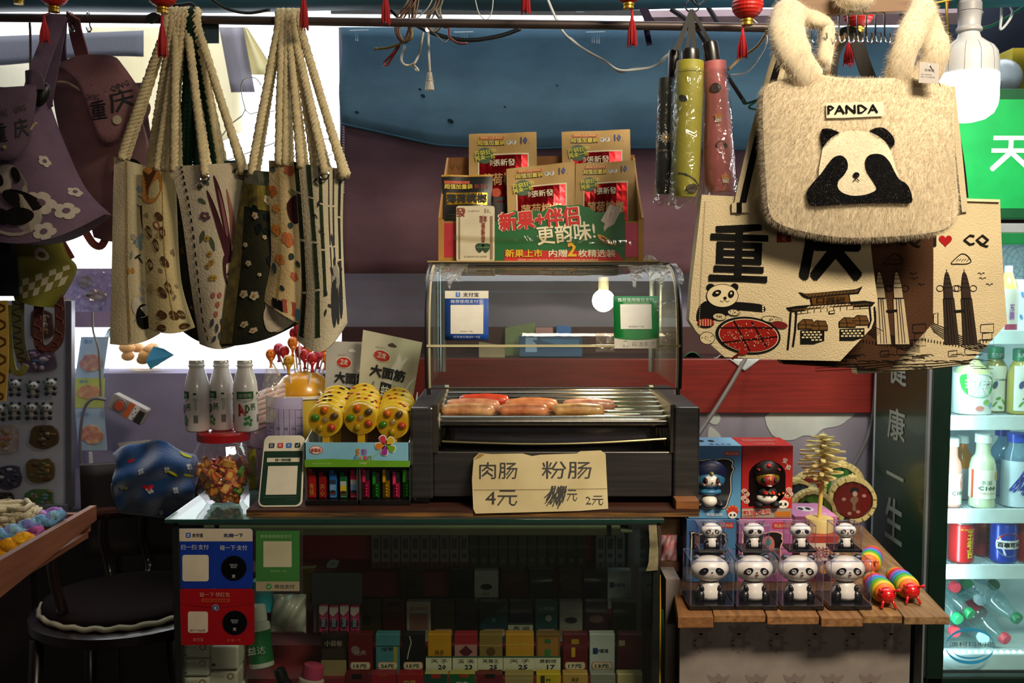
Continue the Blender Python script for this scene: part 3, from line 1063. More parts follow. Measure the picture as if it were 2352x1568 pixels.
sf.text('4元',.215,.75,.235,.25,pen,t)
sf.text('元',.735,.71,.075,.18,pen,t)
sf.text('2元',.90,.79,.13,.15,pen,t)
random.seed(9)
mb=MB()
for k in range(46):
 a=(.585 + .12*random.random(),.55 + .14*random.random())
 b=(a[0] - .02 - .04*random.random(),a[1] + .12 + .12*random.random())
 sf._poly(mb,stroke([a,((a[0] + b[0])/2 + .006,(a[1] + b[1])/2),b],.008),2)
mb.build('scribble',pen,t)['kind']='stuff'

# ---------------------------------------------------------------- betel display box on the grill
ZT=ztop + .006
YD=2.02
bx=T('display_box','yellow cardboard shop display box standing on top of the grill','display box',V((P(1243,605,YD).x,2.08,ZT)))
kraft=C('#9a6a26',.7,n=.12)
q0,q1=P(1007,600,YD),P(1478,600,YD)
zb=ZT + .003
MB().box(q0.x - .02,q1.x + .03,YD - .03,2.19,ZT,zb).build('base_card',C('#a58a58',.8),bx)
zbk=P(1243,362,2.15).z
MB().prism([V((P(1026,362,2.15).x,2.15,zbk)),V((P(1458,352,2.15).x,2.15,zbk + .006)),V((P(1462,600,2.15).x,2.15,zb)),V((P(1022,600,2.15).x,2.15,zb))],(0,.003,0)).build('back_panel',C('#7d4f1c',.7),bx)
for (xa,s) in ((q0.x,1),(q1.x,-1)):
 xb=P(1026 if s == 1 else 1458,362,2.15).x
 zf=P(1010,500,YD).z
 MB().prism([V((xa,YD,zb)),V((xa,YD,zf)),V((xa + s*.004,YD + .05,zf + .06)),V((xb,2.15,zbk)),V((xb,2.153,zb))],(.004*s,0,0)).build('side_panel',kraft,bx)
zf=P(1010,508,YD).z
MB().box(q0.x,q1.x,YD - .003,YD,zb,zf).build('front_lip',C('#a0702a',.7),bx)
for (a,b,c) in ((1020,1048,'#b0202c'),(1436,1468,'#c0405c')):
 plane(a,512,b,590,YD - .0035).rect(0,0,1,1,C(c,.5),bx,'red_panel')
for (a,b) in ((1007,1020),(1466,1478)):
 plane(a,504,b,598,YD - .004).rect(0,0,1,1,C('#a87a34',.6),bx,'corner_strip')
sf=plane(1030,368,1080,470,2.147)
for r_ in range(4):
 for c_ in range(3):
  sf.poly(stroke([(.1 + .3*c_,.1 + .2*r_),(.2 + .3*c_,.2 + .2*r_),(.3 + .3*c_,.1 + .2*r_)],.02),C('#5f3c14',.7),bx,'embossed_mark')
# front sign with lettering
sg=T('front_sign','green and red lettered promotion card on the front of the display box','promotion card',P(1243,600,YD - .012))
sf=plane(1128,470,1435,602,YD - .012,.0006)
out=[(0,.30),(.06,.28),(.10,.16),(.17,.10),(.24,.14),(.3,.10),(.38,.12),(.44,.04),(.5,.0),(.58,.02),(.66,.0),(.74,.06),(.78,.13),(1,.13),(1,1),(0,1)]
slab(sf,'card',C('#12602a',.45),sg,.0015,out)
redm=C('#c21f1a',.5); crm=C('#e4d9b6',.55); yel=C('#e0b51c',.5)
def outlined(sf,body,u,v,w,h,m1,m2,t,bold=.03,rot=0,grow=.06):
 sf.text(body,u,v,w*(1 + grow*.6),h*(1 + grow),m2,t,2,bold + .03,rot,'lettering_outline')
 sf.text(body,u,v,w,h,m1,t,4,bold,rot)
outlined(sf,'新果+伴侣',.36,.245,.60,.33,redm,crm,sg,.035,-5)
sf.text('更韵味!',.56,.49,.44,.34,crm,sg,3,.025,-6)
sf.rect(.10,.80,.93,.99,redm,sg,'red_band')
sf.poly([(.93,.80),(1.0,.99),(.93,.99)],redm,sg,'red_band')
outlined(sf,'新果上市',.245,.845,.28,.14,yel,C('#a01410',.5),sg,.03,0)
sf.text('内赠',.50,.845,.14,.135,crm,sg,3,.02)
outlined(sf,'2',.605,.78,.07,.25,yel,redm,sg,.03)
sf.text('枚精选装',.79,.845,.28,.135,crm,sg,3,.02)
sf.text('活动时间: 2025年10月10日-2025年11月30日购买任意包50元含赠装商品,包装内含2枚精选装',.5,.96,.6,.035,crm,sg,3)
# nozzle bottle and betel slice pictures on the sign
sf.poly([(.885,.0),(.95,.03),(.975,.07),(.92,.34),(.87,.40),(.845,.47),(.84,.40),(.85,.33),(.82,.28)],C('#b9a998',.5),sg,'bottle_print',3)
sf.poly([(.88,.09),(.92,.11),(.90,.26),(.86,.25)],C('#c9bfb2',.5),sg,'bottle_print',4)
sf.text('发\n制\n料',.893,.18,.02,.13,redm,sg,5,0,14)
sf.poly(catmull([(.795,.52),(.83,.53),(.88,.60),(.93,.70),(.90,.70),(.85,.66),(.81,.60)],3),C('#c98b3c',.5),sg,'nut_print',3)
sf.poly(catmull([(.82,.55),(.86,.60),(.90,.67),(.86,.64)],3),C('#2a160c',.5),sg,'nut_print',4)
# white packet picture card
t2=T('packet_card','cream packet shaped card with red lettering beside the green promotion card','promotion card',P(1092,600,YD - .016))
sf=plane(1048,470,1136,600,YD - .016,.0006)
slab(sf,'card',C('#cfc4a6',.5),t2,.001,rrect(0,.02,1,1,.06,3,.7))
brn=C('#8a2f22',.6)
sf.text('發',.12,.13,.26,.16,brn,t2,2,.02)
sf.text('百年\n張\n新\n發',.71,.43,.2,.48,brn,t2,3,.03)
sf.text('50。',.82,.11,.17,.08,C('#6a6a5a',.6),t2)
sf.text('良心品质 匠心好',.46,.11,.3,.03,C('#6a6a5a',.6),t2)
for (u,v) in ((.62,.74),(.78,.74)):
 sf.poly(catmull([(u,.68),(u + .1,.70),(u + .09,.78),(u,.84),(u - .09,.78),(u - .1,.70)],3),C('#173f22',.6),t2,'leaf_print',4)
sf.text('不添加防腐剂',.70,.755,.34,.035,C('#7f9a6a',.6),t2,6)
sf.rect(.06,.2,.10,.97,C('#8a7256',.6),t2,'foil_edge'); sf.rect(.88,.2,.95,.97,C('#8a7256',.6),t2,'foil_edge')
sf.text('以过量咀嚼 有害口腔健康',.5,.915,.6,.03,C('#7a705a',.6),t2)
# clear tape across the front
MB().grid(lambda a,b: P(1040 + 420*a,538 + 12*a + 12*b + 3*math.sin(a*9),YD - .02 - .001*math.sin(a*21)),20,2).build('clear_tape',GLASS('#f4f1e6',2,.08,.5,12,.02),bx,smooth='all')

# pouches
foil=C('#a01018',.22,.75,n=.4,ns=14,bump=.5,bs=18)
def pouch(lab,tl,tr,br,bl,Y,black=False):
 q=[P(*p,Y) for p in (tl,tr)] + [P(*p,Y - .035) for p in (br,bl)]
 f0=quad(*q)
 nn=f0.n(.5,.5)
 sf=Surf(lambda u,v: f0.fn(u,v) + nn*(.006*math.sin(PI*max(0,min(1,u)))*max(0,min(1,(v - .12)*1.4)) + .0015*math.sin(u*9 + v*5)),.0010)
 t=T('betel_pouch',lab,'snack pouch',(q[2] + q[3])/2,'snack pouches in the display box')
 mb=MB()
 mb.grid(lambda u,v: sf.fn(u,v),14,12)
 mb.grid(lambda u,v: f0.fn(u,v) - nn*(.001 + .006*math.sin(PI*u)*min(1,v*1.4)),14,12)
 mb.build('bag',C('#141210',.35,coat=.3) if black else C('#a78548',.6,n=.1),t,smooth='all')
 if not black:
  sf.text('超值加量装',.33,.115,.40,.075,C('#141a12',.6),t,1,.10,0,'lettering_shadow')
  sf.text('超值加量装',.33,.115,.40,.06,C('#d6b93a',.5),t,2,.02)
  sf.rect(.15,.04,.52,.075,C('#a8431c',.5),t,'ribbon',1,3)
  sf.text('張新發 120克 周年庆',.335,.058,.32,.024,C('#e6c85a',.5),t,3)
  for k,ch in enumerate('传承'):
   sf.disc(.59 + .075*k,.115,.036,C('#d9d3c4',.5),t,'white_disc',1,14)
   sf.text(ch,.59 + .075*k,.115,.045,.045,INK,t,3)
  sf.text('10',.815,.10,.10,.085,C('#23307a',.5),t,2,.03)
  sf.text('元',.89,.14,.02,.02,C('#23307a',.5),t,2)
  sf.rect(.13,.245,.88,.85,C('#cfc09a',.5),t,'cream_frame',1,8,6)
  sf.rect(.155,.265,.86,.83,foil,t,'foil_window',2,8,6)
  sf.disc(.235,.27,.125,C('#274a1c',.5),t,'green_badge',3,18)
  sf.text('开袋狂中',.24,.235,.32,.06,C('#c9c033',.5),t,5,.02,-8)
  sf.text('再来一包',.24,.295,.30,.06,C('#c9c033',.5),t,5,.02,-8)
  sf.text('張新發',.52,.36,.32,.085,crm,t,4,.01)
  sf.text('百年',.33,.36,.045,.07,crm,t,4)
  sf.text('薄荷槟榔',.50,.56,.60,.15,C('#b98f5c',.35,.3),t,4,.03)
  for k in range(2):
   sf.disc(.4 + .2*k,.72,.07,C('#a8401c',.5),t,'seal',4,14)
 else:
  sf.rect(0,0,1,.03,C('#b0862a',.4),t,'gold_rim',1,6)
  sf.rect(.05,.10,.55,.15,C('#a8431c',.5),t,'ribbon',1,3)
  sf.text('超值加量装',.33,.2,.56,.085,C('#d6b93a',.5),t,2,.02)
  sf.text('新發5',.78,.2,.28,.08,C('#8a2f1c',.5),t,2)
  sf.rect(.08,.30,.90,.50,C('#a9821e',.3,.6),t,'gold_band',1,8,2)
  sf.text('薄荷槟榔',.49,.40,.80,.155,INK,t,3,.03)
  sf.text('粒装',.48,.57,.16,.05,crm,t,3)
  for k in range(6):
   sf.rect(.09,.66 + .05*k,.9,.675 + .05*k,C('#332c1a',.4),t,'fine_print',1,6)
pouch('kraft snack pouch standing rear left in the display box',(1077,308),(1232,303),(1236,500),(1077,500),2.135)
pouch('kraft snack pouch standing rear right in the display box',(1290,303),(1447,297),(1452,490),(1293,490),2.135)
pouch('kraft snack pouch in front centre of display box with tilted top',(1163,388),(1320,371),(1322,565),(1168,565),2.09)
pouch('kraft snack pouch in front beside the right box wall',(1322,376),(1458,368),(1460,562),(1320,562),2.10)
pouch('black and gold snack pouch standing left in the display box',(1014,402),(1132,402),(1128,540),(1020,540),2.075,True)
mb=MB(); mb.prism([P(1130,446,2.10),P(1164,450,2.10),P(1164,560,2.08),P(1130,560,2.08)],(0,.02,0))
tag(mb.build('snack_pouch',C('#1b1712',.4),None,bevel=.003),'dark pouch edge showing between the black and front kraft pouches','snack pouch')
mb=MB()
mb.grid(lambda u,v: V((P(1470 + 40*u,600,2.1).x,2.04 + .1*v,ZT + .001 + .016*math.sin(PI*u)*(.5 + .5*math.sin(v*9 + u*5)))),10,10)
tag(mb.build('clear_film',GLASS('#f4f4f0',2,.1,.8,30,.1),None,smooth='all'),'crumpled clear film on the grill top beside the display box','plastic film')
# ================================================================ plank table with the toys
YT=1.74
ZTB=P(1900,1416,YT).z
tb=T('plank_table','rough wooden plank table with wallpapered front beside the glass counter','table',V((P(1860,1440,YT).x,2.0,0)))
skew=0.083
random.seed(21)
YTB=2.5
edges=[1556,1640,1762,1884,1982,2076,2183]
tones=['#8a5a2c','#96683a','#9a6d40','#94693f','#a07848','#8f7350']
for k in range(6):
 xa,xb=P(edges[k],1416,YT).x + .0008,P(edges[k + 1],1416,YT).x - .0008
 yo=(.0,.006,.003,-.004,.004,.0)[k]
 zt=ZTB + (0,.001,.0,-.0005,.0008,.0)[k]
 th=(.021,.014,.016,.017,.015,.015)[k]
 mb=MB()
 mb.prism([V((xa,YT + yo,zt)),V((xb,YT + yo + .001,zt)),V((xb + skew,YTB,zt)),V((xa + skew,YTB,zt))],(0,0,-th))
 mb.build('plank',C(tones[k],.75,n=.3,ns=7,col2='#6b4722',stretch=(14,1.2,14),bump=.2,bs=18),tb,bevel=.0015)
wp_m=C('#8b8179',.8,n=.1,ns=26,col2='#7d736c',bump=.04,bs=26)
a,b=P(1562,1445,1.80),P(2092,1445,1.80)
MB().box(a.x,b.x,1.80,1.812,.08,ZTB - .024).build('front_panel',wp_m,tb)
# damask ornament printed on the panel
dm=C('#776c66',.85,n=.05)
sf=Surf(lambda u,v: V((a.x + (b.x - a.x)*u,1.80,ZTB - .024 - .26*v)),.0004)
orn=MB()
for r_ in range(3):
 for c_ in range(6):
  u0,v0=.09 + .165*c_ + (.08 if r_ % 2 else 0),.18 + .36*r_
  if u0 > .95:
   continue
  asp=sf.W/sf.H
  for ang in range(0,360,45):
   ca,sa=math.cos(R(ang)),math.sin(R(ang))
   sf._poly(orn,ell(u0 + .034*ca,v0 + .034*sa*asp,.020,.0085*asp,10,rot=0) if ang % 90 == 0 and sa == 0 else ell(u0 + .03*ca,v0 + .03*sa*asp,.011,.015*asp,10),1)
  sf._poly(orn,catmull([(u0,v0 - .14),(u0 + .02,v0 - .11),(u0 + .05,v0 - .13),(u0 + .03,v0 - .07),(u0,v0 - .06),(u0 - .03,v0 - .07),(u0 - .05,v0 - .13),(u0 - .02,v0 - .11)],3),1)
orn.build('damask_print',dm,tb)['kind']='stuff'
for xx in (a.x + .01,b.x - .03):
 for yy in (1.83,2.42):
  MB().box(xx,xx + .03,yy,yy + .03,0,ZTB - .022).build('leg',C('#3a2c20',.8),tb)
MB().box(P(2100,1500,1.84).x,P(2118,1500,1.84).x,1.84,1.87,0,ZTB - .02).build('leg',C('#1a1816',.6),tb)
mb=MB()
mb.box(P(1528,1500,1.86).x,P(1560,1500,1.86).x,1.86,1.94,0,P(1540,1330,1.86).z)
st=mb.build('wall_pier',C('#6a5a52',.9,n=.3,ns=9,col2='#8d857c'),None)
struct(st)
t=T('wooden_crate_end','wooden crate end with pale boards behind the counter corner','crate',P(1530,1300,2.0))
MB().pbox(1512,1192,1562,1231,2.0,.02).build('board',C('#7a5c3e',.8,n=.2,stretch=(2,2,12)),t)
MB().pbox(1516,1292,1575,1312,1.97,.05).build('board',C('#4a2f1c',.8),t)
mb=MB()
mb.grid(lambda u,v: P(1517 + 38*u,1228 + 62*v,1.985 - .012*math.sin(PI*u)*math.sin(PI*v) - .003*math.sin(u*13 + v*9)),12,12)
tag(mb.build('red_snack_packet',C('#c04a55',.35,n=.5,ns=60,col2='#c9b4b8',bump=.4),None,smooth='all',solid=.002),'small pink plastic packet tucked behind the counter corner','packet')

# ---------------------------------------------------------------- panda figures in clear cases
CLEAR=GLASS('#fafaff',1,.03,.0,1,.010,'#b8b8d0')
CEDGE=GLASS('#e8e8f5',2,.05,.0,1,.13,'#a8a8bc')
PW=C('#e8e2d6',.35,coat=.3,n=.03)
PB=C('#0e1014',.35,coat=.3,n=.03)
def panda(parent,c,s,face):
 """c: centre of the base; s: overall height"""
 c=V(c)
 body=MB()
 body.lathe(c,[(.18*s,0),(.28*s,.02*s),(.31*s,.10*s),(.29*s,.22*s),(.24*s,.34*s),(.19*s,.44*s)],24)
 b=body.build('body',PW,parent,smooth='all')
 col=MB().lathe(c + V((0,0,.36*s)),[(.16*s,.0),(.215*s,.02*s),(.20*s,.07*s),(.15*s,.1*s)],20).build('scarf',PB,parent,smooth='all')
 for sx in (-1,1):
  MB().ball(c + V((sx*.235*s,-.18*s,.10*s)),.12*s,.12*s,.15*s,14,9,Matrix.Rotation(sx*R(-22),3,'Y')).build('leg',PB,parent,smooth='all')
  MB().ball(c + V((sx*.20*s,-.20*s,.285*s)),.055*s,.06*s,.09*s,12,8,Matrix.Rotation(sx*R(28),3,'Y')).build('arm',PB,parent,smooth='all')
  MB().ball(c + V((sx*.30*s,.02*s,.93*s)),.10*s,.06*s,.10*s,12,8).build('ear',PB,parent,smooth='all')
 hc=c + V((0,0,.70*s))
 rx,ry,rz=.455*s,.36*s,.305*s
 h=MB().ball(hc,rx,ry,rz,28,18).build('head',PW,parent,smooth='all')
 def fn(u,v):
  x,z=(u - .5)*2*.97,(.5 - v)*2*.97
  q=max(.02,1 - x*x - z*z)
  return hc + V((x*rx,-ry*math.sqrt(q),z*rz))
 sf=Surf(fn,.012*s)
 def multi(pts,m,nm,lv):
  sf.poly(pts,m,h,nm,lv)
 for sx in (-1,1):
  cx=.5 + sx*.205
  sf.poly(ell(cx,.47,.095,.155,18,rot=-sx*32),PB,h,'eye_patch',1)
  if face == 'open':
   sf.poly(ell(cx - sx*.012,.455,.042,.062,14),C('#3c4350',.3),h,'iris',1.5)
   sf.poly(ell(cx - sx*.012,.455,.032,.048,14),C('#0a0c10',.2),h,'pupil',1.8)
   sf.poly(ell(cx - sx*.02,.43,.012,.016,8),C('#a9b4c4',.3),h,'glint',2.1)
  else:
   sf.poly(ell(cx - sx*.006,.47,.056,.075,16),C('#d8d4cc',.4),h,'iris',1.5)
   sf.poly(stroke([(cx - .036,.485),(cx - .018,.457),(cx,.448),(cx + .018,.457),(cx + .036,.485)],.018),PB,h,'closed_lid',1.9)
 sf.poly(catmull([(.47,.485),(.5,.478),(.53,.485),(.515,.515),(.5,.52),(.485,.515)],2),PB,h,'nose',1)
 if face == 'open':
  sf.poly(stroke([(.44,.58),(.47,.60),(.5,.608),(.53,.60),(.56,.58)],.012),C('#b03a34',.5),h,'mouth',1)
 else:
  sf.poly(catmull([(.452,.555),(.475,.575),(.5,.562),(.525,.575),(.548,.555),(.53,.62),(.5,.645),(.47,.62)],2),PB,h,'mouth',1)
  sf.poly(ell(.5,.612,.024,.026,10),C('#a83a34',.5),h,'tongue',1.4)
  for sx in (-1,1):
   sf.poly(ell(.5 + sx*.27,.63,.03,.02,10),C('#d8b4a0',.5),h,'cheek',1)

def case(lab,px0,px1,pyb,pyt,Y,zb,dep,face,big,group):
 x0,x1=P(px0,pyb,Y).x,P(px1,pyb,Y).x
 zt=P(px0,pyt,Y).z
 t=T('panda_figure',lab,'panda figurine',V(((x0 + x1)/2,Y + dep/2,zb)),group)
 w=x1 - x0
 bh=.10*w
 MB().box(x0,x1,Y,Y + dep,zb,zb + bh).build('case_base',C('#0c0c10',.25,coat=.4),t,bevel=.001)
 q=.03*w
 cv=MB().box(x0 + q,x1 - q,Y + q,Y + dep - q,zb + bh,zt).build('case_cover',CLEAR,t)
 e=.0009
 for (xx,yy) in ((x0 + q,Y + q),(x1 - q,Y + q),(x0 + q,Y + dep - q),(x1 - q,Y + dep - q)):
  MB().box(xx - e,xx + e,yy - e,yy + e,zb + bh,zt).build('case_edge',CEDGE,cv)
 for yy in (Y + q,Y + dep - q):
  MB().box(x0 + q,x1 - q,yy - e,yy + e,zt - e,zt + e).build('case_edge',CEDGE,cv)
 for xx in (x0 + q,x1 - q):
  MB().box(xx - e,xx + e,Y + q,Y + dep - q,zt - e,zt + e).build('case_edge',CEDGE,cv)
 if big:
  for xx in (x0 + .22*w,x1 - .22*w):
   MB().lathe(V((xx,Y + .32*dep,zt)),[(.07*w,0),(.075*w,.02*w),(.04*w,.05*w),(.01*w,.055*w)],12).build('case_knob',CEDGE,cv,smooth=True)
 fh=(zt - zb - bh)*.985
 panda(t,V(((x0 + x1)/2 + .03*w,Y + dep*.50,zb + bh + .0005)),fh,face)
 return zt
nmb=('open eyed panda figure in clear case at the left end of front row','laughing panda figure in clear case, second from left in front row','laughing panda figure in clear case, third from left in front row','laughing panda figure in clear case beside the rainbow slugs')
nms=('small laughing panda figure in clear case stacked on the leftmost big case','small open eyed panda in clear case stacked second from left','small open eyed panda in clear case stacked before the bamboo tree base','small laughing panda in clear case stacked at the right end')
zbig=None
for k,(p0,p1,fc) in enumerate(((1584,1687,'open'),(1690,1788,'wink'),(1794,1893,'wink'),(1905,2003,'wink'))):
 zbig=case(nmb[k],p0,p1,1402,1290,1.772,ZTB + .0012,.088,fc,True,'panda figures in large cases')
for k,(p0,p1,fc) in enumerate(((1604,1669,'wink'),(1701,1768,'open'),(1812,1875,'open'),(1914,1981,'wink'))):
 case(nms[k],p0,p1,1272,1208,1.812,zbig + .0055,.045,fc,False,'panda figures in small cases')

# ---------------------------------------------------------------- toy boxes
def toybox(name,lab,x0,y0,x1,Y,dep,zb,mat,top=None):
 t=T(name,lab,'toy box',V((P((x0 + x1)/2,y0,Y).x,Y + dep/2,zb)))
 zt=P(x0,y0,Y).z
 xa,xb=P(x0,y0,Y).x,P(x1,y0,Y).x
 MB().box(xa,xb,Y,Y + dep,zb,zt).build('carton',mat,t,bevel=.001)
 f=Surf(lambda u,v: V((xa + (xb - xa)*u,Y,zt + (zb - zt)*v)),.0004)
 tp=Surf(lambda u,v: V((xa + (xb - xa)*u,Y + dep*(1 - v),zt)),.0004)
 return t,f,tp,zt
def mini_opera(f,t,u,v,s,body):
 """little printed opera panda head"""
 asp=f.W/f.H
 f.poly(ell(u,v - .9*s*asp,1.35*s,1.3*s*asp,16),C('#b5301c',.5),t,'headdress_print',2)
 for k in range(5):
  a_=R(200 + 35*k)
  f.poly(ell(u + 1.25*s*math.cos(a_),v - .8*s*asp + 1.2*s*asp*math.sin(a_),.22*s,.22*s*asp,8),C('#d8772a',.5),t,'headdress_print',3)
 f.poly(ell(u,v,s,.78*s*asp,16),C('#e6e0d4',.5),t,'face_print',4)
 for sx in (-1,1):
  f.poly(ell(u + sx*.42*s,v,.24*s,.30*s*asp,10,rot=sx*20),INK,t,'eye_print',5)
 f.poly(ell(u,v + .3*s*asp,.1*s,.08*s*asp,8),INK,t,'nose_print',5)
wavy=[(.02,.22),(.0,.17),(.10,.155),(.22,.19),(.36,.165),(.46,.19),(.58,.165),(.70,.16),(.80,.175),(.86,.215),(.84,.27),(.88,.31),(.84,.37),(.82,.45),(.83,.58),(.82,.66),(.78,.74),(.76,.80),(.72,.86),(.62,.875),(.5,.86),(.38,.885),(.26,.86),(.14,.885),(.02,.875),(.0,.84)]
tblue=C('#5d9cc0',.4,col2='#3d6aa8',ns=6)
# lower boxes
zA=P(1640,1192,1.935).z
t,f,tp,zt1=toybox('opera_panda_carton','lower blue toy carton behind the leftmost panda cases',1577,1192,1691,1.935,.11,ZTB + .0012,C('#4d86a8',.4,col2='#2f4a86',ns=6))
f.poly(catmull([(.05 + .9*x,.04 + .95*y) for x,y in wavy],2),INK,t,'window_outline'); f.poly(catmull([(.08 + .84*x,.06 + .91*y) for x,y in wavy],2),C('#b3ada0',.5),t,'window_border',2); f.poly(catmull([(.11 + .78*x,.08 + .88*y) for x,y in wavy],2),C('#141518',.2,coat=.5),t,'window',3)
f.poly(rrect(.62,.05,.95,.14,.03,3),C('#a82a28',.5),t,'red_tag'); f.text('甄品尚品',.785,.095,.28,.05,C('#d0a890',.5),t,3)
sd=Surf(lambda u,v: V((P(1577,1192,1.935).x,2.045 - .11*u,zt1 + (ZTB - zt1)*v)),.0004)
sd.rect(0,0,1,1,C('#1c2a55',.5),t,'side_print'); sd.text('CHUANJU',.7,.5,.5,.1,C('#33457a',.5),t,3,0,90)
t,f,tp,zt2=toybox('pink_panda_carton','lower pink toy carton under the red opera face box',1697,1192,1821,1.935,.11,ZTB + .0012,C('#c070a0',.4,col2='#a05a90',ns=6))
f.poly(catmull([(.05 + .9*x,.04 + .95*y) for x,y in wavy],2),C('#d8b0a0',.5),t,'window_border'); f.poly(catmull([(.08 + .84*x,.06 + .91*y) for x,y in wavy],2),C('#1c1518',.2,coat=.5),t,'window',2)
f.poly(rrect(.62,.05,.97,.15,.03,3),C('#b82c30',.5),t,'red_tag'); f.text('甄品尚品',.795,.10,.28,.055,C('#e0b8a0',.5),t,3)
f.poly(ell(.55,.40,.12,.14),C('#b06a62',.5),t,'figure_print',3); f.poly(ell(.55,.36,.05,.06),C('#2f7f80',.5),t,'figure_print',4); f.poly(ell(.55,.62,.16,.12),C('#2c5f66',.5),t,'figure_print',3)
# upper boxes
t,f,tp,zt3=toybox('opera_panda_box','blue window box with a blue helmeted panda figure',1583,1024,1704,1.938,.10,zt1 + .0008,tblue)
f.poly(catmull(wavy,2),INK,t,'window_outline',1); f.poly(catmull([(.02 + .955*x,.012 + .975*y) for x,y in wavy],2),C('#cfc6b4',.5),t,'window_border',2); f.poly(catmull([(.04 + .91*x,.027 + .945*y) for x,y in wavy],2),C('#24262a',.2,coat=.5),t,'window',3)
f.poly(rrect(.66,.07,.95,.13,.03,3),C('#a82a28',.5),t,'red_tag'); f.text('甄品尚品',.805,.10,.24,.035,C('#d8b8a4',.5),t,3)
f.text('熊猫变脸',.50,.945,.32,.045,C('#b8c0d4',.5),t,3,.03)
mini_opera(f,t,.84,.95,.085,None)
tp.rect(0,0,1,1,C('#86b8d8',.4),t,'lid_print')
for sx in (-1,1):
 tp.poly(ell(.42 + .1*sx,.45,.06,.12),INK,t,'lid_print',2)
tp.text('甄 品 尚 品',.62,.82,.4,.14,INK,t,2)
# the figure behind the window, in low relief
fx=f.at(.40,.52,0)
fg=lambda u,v,rx,ry,m,n,d=.012,l=.012: MB().ball(f.at(u,v,l*.12),rx*f.W,d,ry*f.H,18,12).build(n,m,t,smooth='all')
fg(.42,.36,.30,.17,C('#141c44',.4),'helmet'); fg(.41,.46,.28,.14,C('#2f6a8c',.35),'helmet_rim',.016)
fg(.40,.465,.20,.105,PW,'figure_head',.021); fg(.40,.62,.22,.055,C('#2f6f98',.35),'collar',.016); fg(.39,.75,.15,.09,PW,'figure_body',.018)
for sx in (-1,1):
 fg(.40 + .11*sx,.455,.055,.05,C('#20100f',.4),'eye_patch',.0265); fg(.40 + .105*sx,.45,.025,.02,C('#c0384a',.4),'heart_eye',.0275)
 fg(.40 + .14*sx,.505,.04,.022,C('#d89a94',.5),'blush',.0245); fg(.39 + .2*sx,.80,.09,.06,C('#101218',.4),'figure_leg',.016)
fg(.405,.475,.022,.012,INK,'nose',.0285); fg(.41,.36,.05,.03,C('#a8a24c',.4,.4),'crest',.021)
t,f,tp,zt4=toybox('opera_face_box','red window box with a red masked opera panda figure',1705,1024,1822,1.938,.10,zt2 + .0008,C('#b3201c',.4,n=.15))
f.rect(.01,.86,.99,.99,C('#948a80',.5),t,'grey_footer')
tp.rect(0,0,1,1,C('#c42a22',.4),t,'lid_print'); tp.text('熊猫变脸玩偶系列',.5,.35,.7,.25,C('#d89a90',.5),t,2); tp.text('SICHUAN OPERA',.5,.75,.4,.18,C('#d89a90',.5),t,2)
f.text('SICHUAN OPERA FACE',.51,.05,.93,.075,C('#c9605a',.5),t,2); f.text('SICHUAN OPERA FACE',.51,.05,.92,.068,C('#a51d1a',.5),t,3)
f.poly([(.14,.95 - .12)] + [(.14,.40)] + [(.5 - .36*math.cos(R(a_)),.40 - .20*math.sin(R(a_))) for a_ in range(0,181,15)] + [(.86,.66),(.70,.82),(.64,.83),(.56,.815),(.44,.83),(.32,.815),(.2,.83)],C('#170d0e',.2,coat=.5),t,'window',2)
for k,ch in enumerate('变脸'):
 f.text(ch,.84 + .07*k,.20 + .09*k,.10,.075,C('#dccfc4',.5),t,3,.02,15)
f.text('熊猫变脸',.30,.91,.56,.085,C('#dcd4c8',.5),t,3,.09,-3,'lettering_outline'); f.text('熊猫变脸',.30,.91,.54,.075,C('#b3241c',.5),t,5,.02,-3)
for k in range(4):
 f.disc(.09 + .06*k,.965,.018,C('#b3542a',.5),t,'dot',3,8)
for (u,v) in ((.05,.62),(.10,.66),(.04,.72),(.10,.76),(.93,.60),(.96,.66),(.90,.68)):
 f.poly(ell(u,v,.06,.035,12),C('#cfae9c',.5),t,'cloud_print',3); f.poly(ell(u,v,.035,.02,10),C('#b0503f',.5),t,'cloud_print',4); f.poly(ell(u,v,.025,.013,10),C('#cfae9c',.5),t,'cloud_print',5)
mini_opera(f,t,.82,.80,.11,None); f.rect(.66,.90,.97,.975,C('#b86a1c',.5),t,'orange_print',3)
fg=lambda u,v,rx,ry,m,n,d=.012,l=.012: MB().ball(f.at(u,v,l*.12),rx*f.W,d,ry*f.H,18,12).build(n,m,t,smooth='all')
fg(.49,.34,.26,.15,C('#1b0f0e',.4),'headdress',.014); fg(.50,.44,.24,.115,C('#8f7a1c',.3,.6),'gold_rim',.018); fg(.50,.455,.205,.105,C('#8f1c1a',.4),'mask',.022)
fg(.50,.255,.07,.035,C('#b32420',.4),'pompom',.018)
for sx in (-1,1):
 fg(.50 + .11*sx,.45,.06,.05,INK,'mask_eye',.0255); fg(.5 + .2*sx,.31,.035,.02,C('#a32a20',.4),'pompom',.018); fg(.5 + .16*sx,.8,.09,.05,INK,'figure_leg',.014)
 fg(.5 + .07*sx,.62,.06,.03,C('#b8241e',.4),'bow',.027)
fg(.5,.43,.03,.05,C('#c9963c',.4),'mask_mark',.0265); fg(.50,.52,.07,.012,C('#b8b0a8',.4),'moustache',.026); fg(.5,.63,.19,.08,INK,'figure_chest',.018); fg(.49,.71,.20,.075,PW,'figure_belly',.02); fg(.5,.615,.02,.014,C('#c9a03c',.4),'bow_knot',.032)
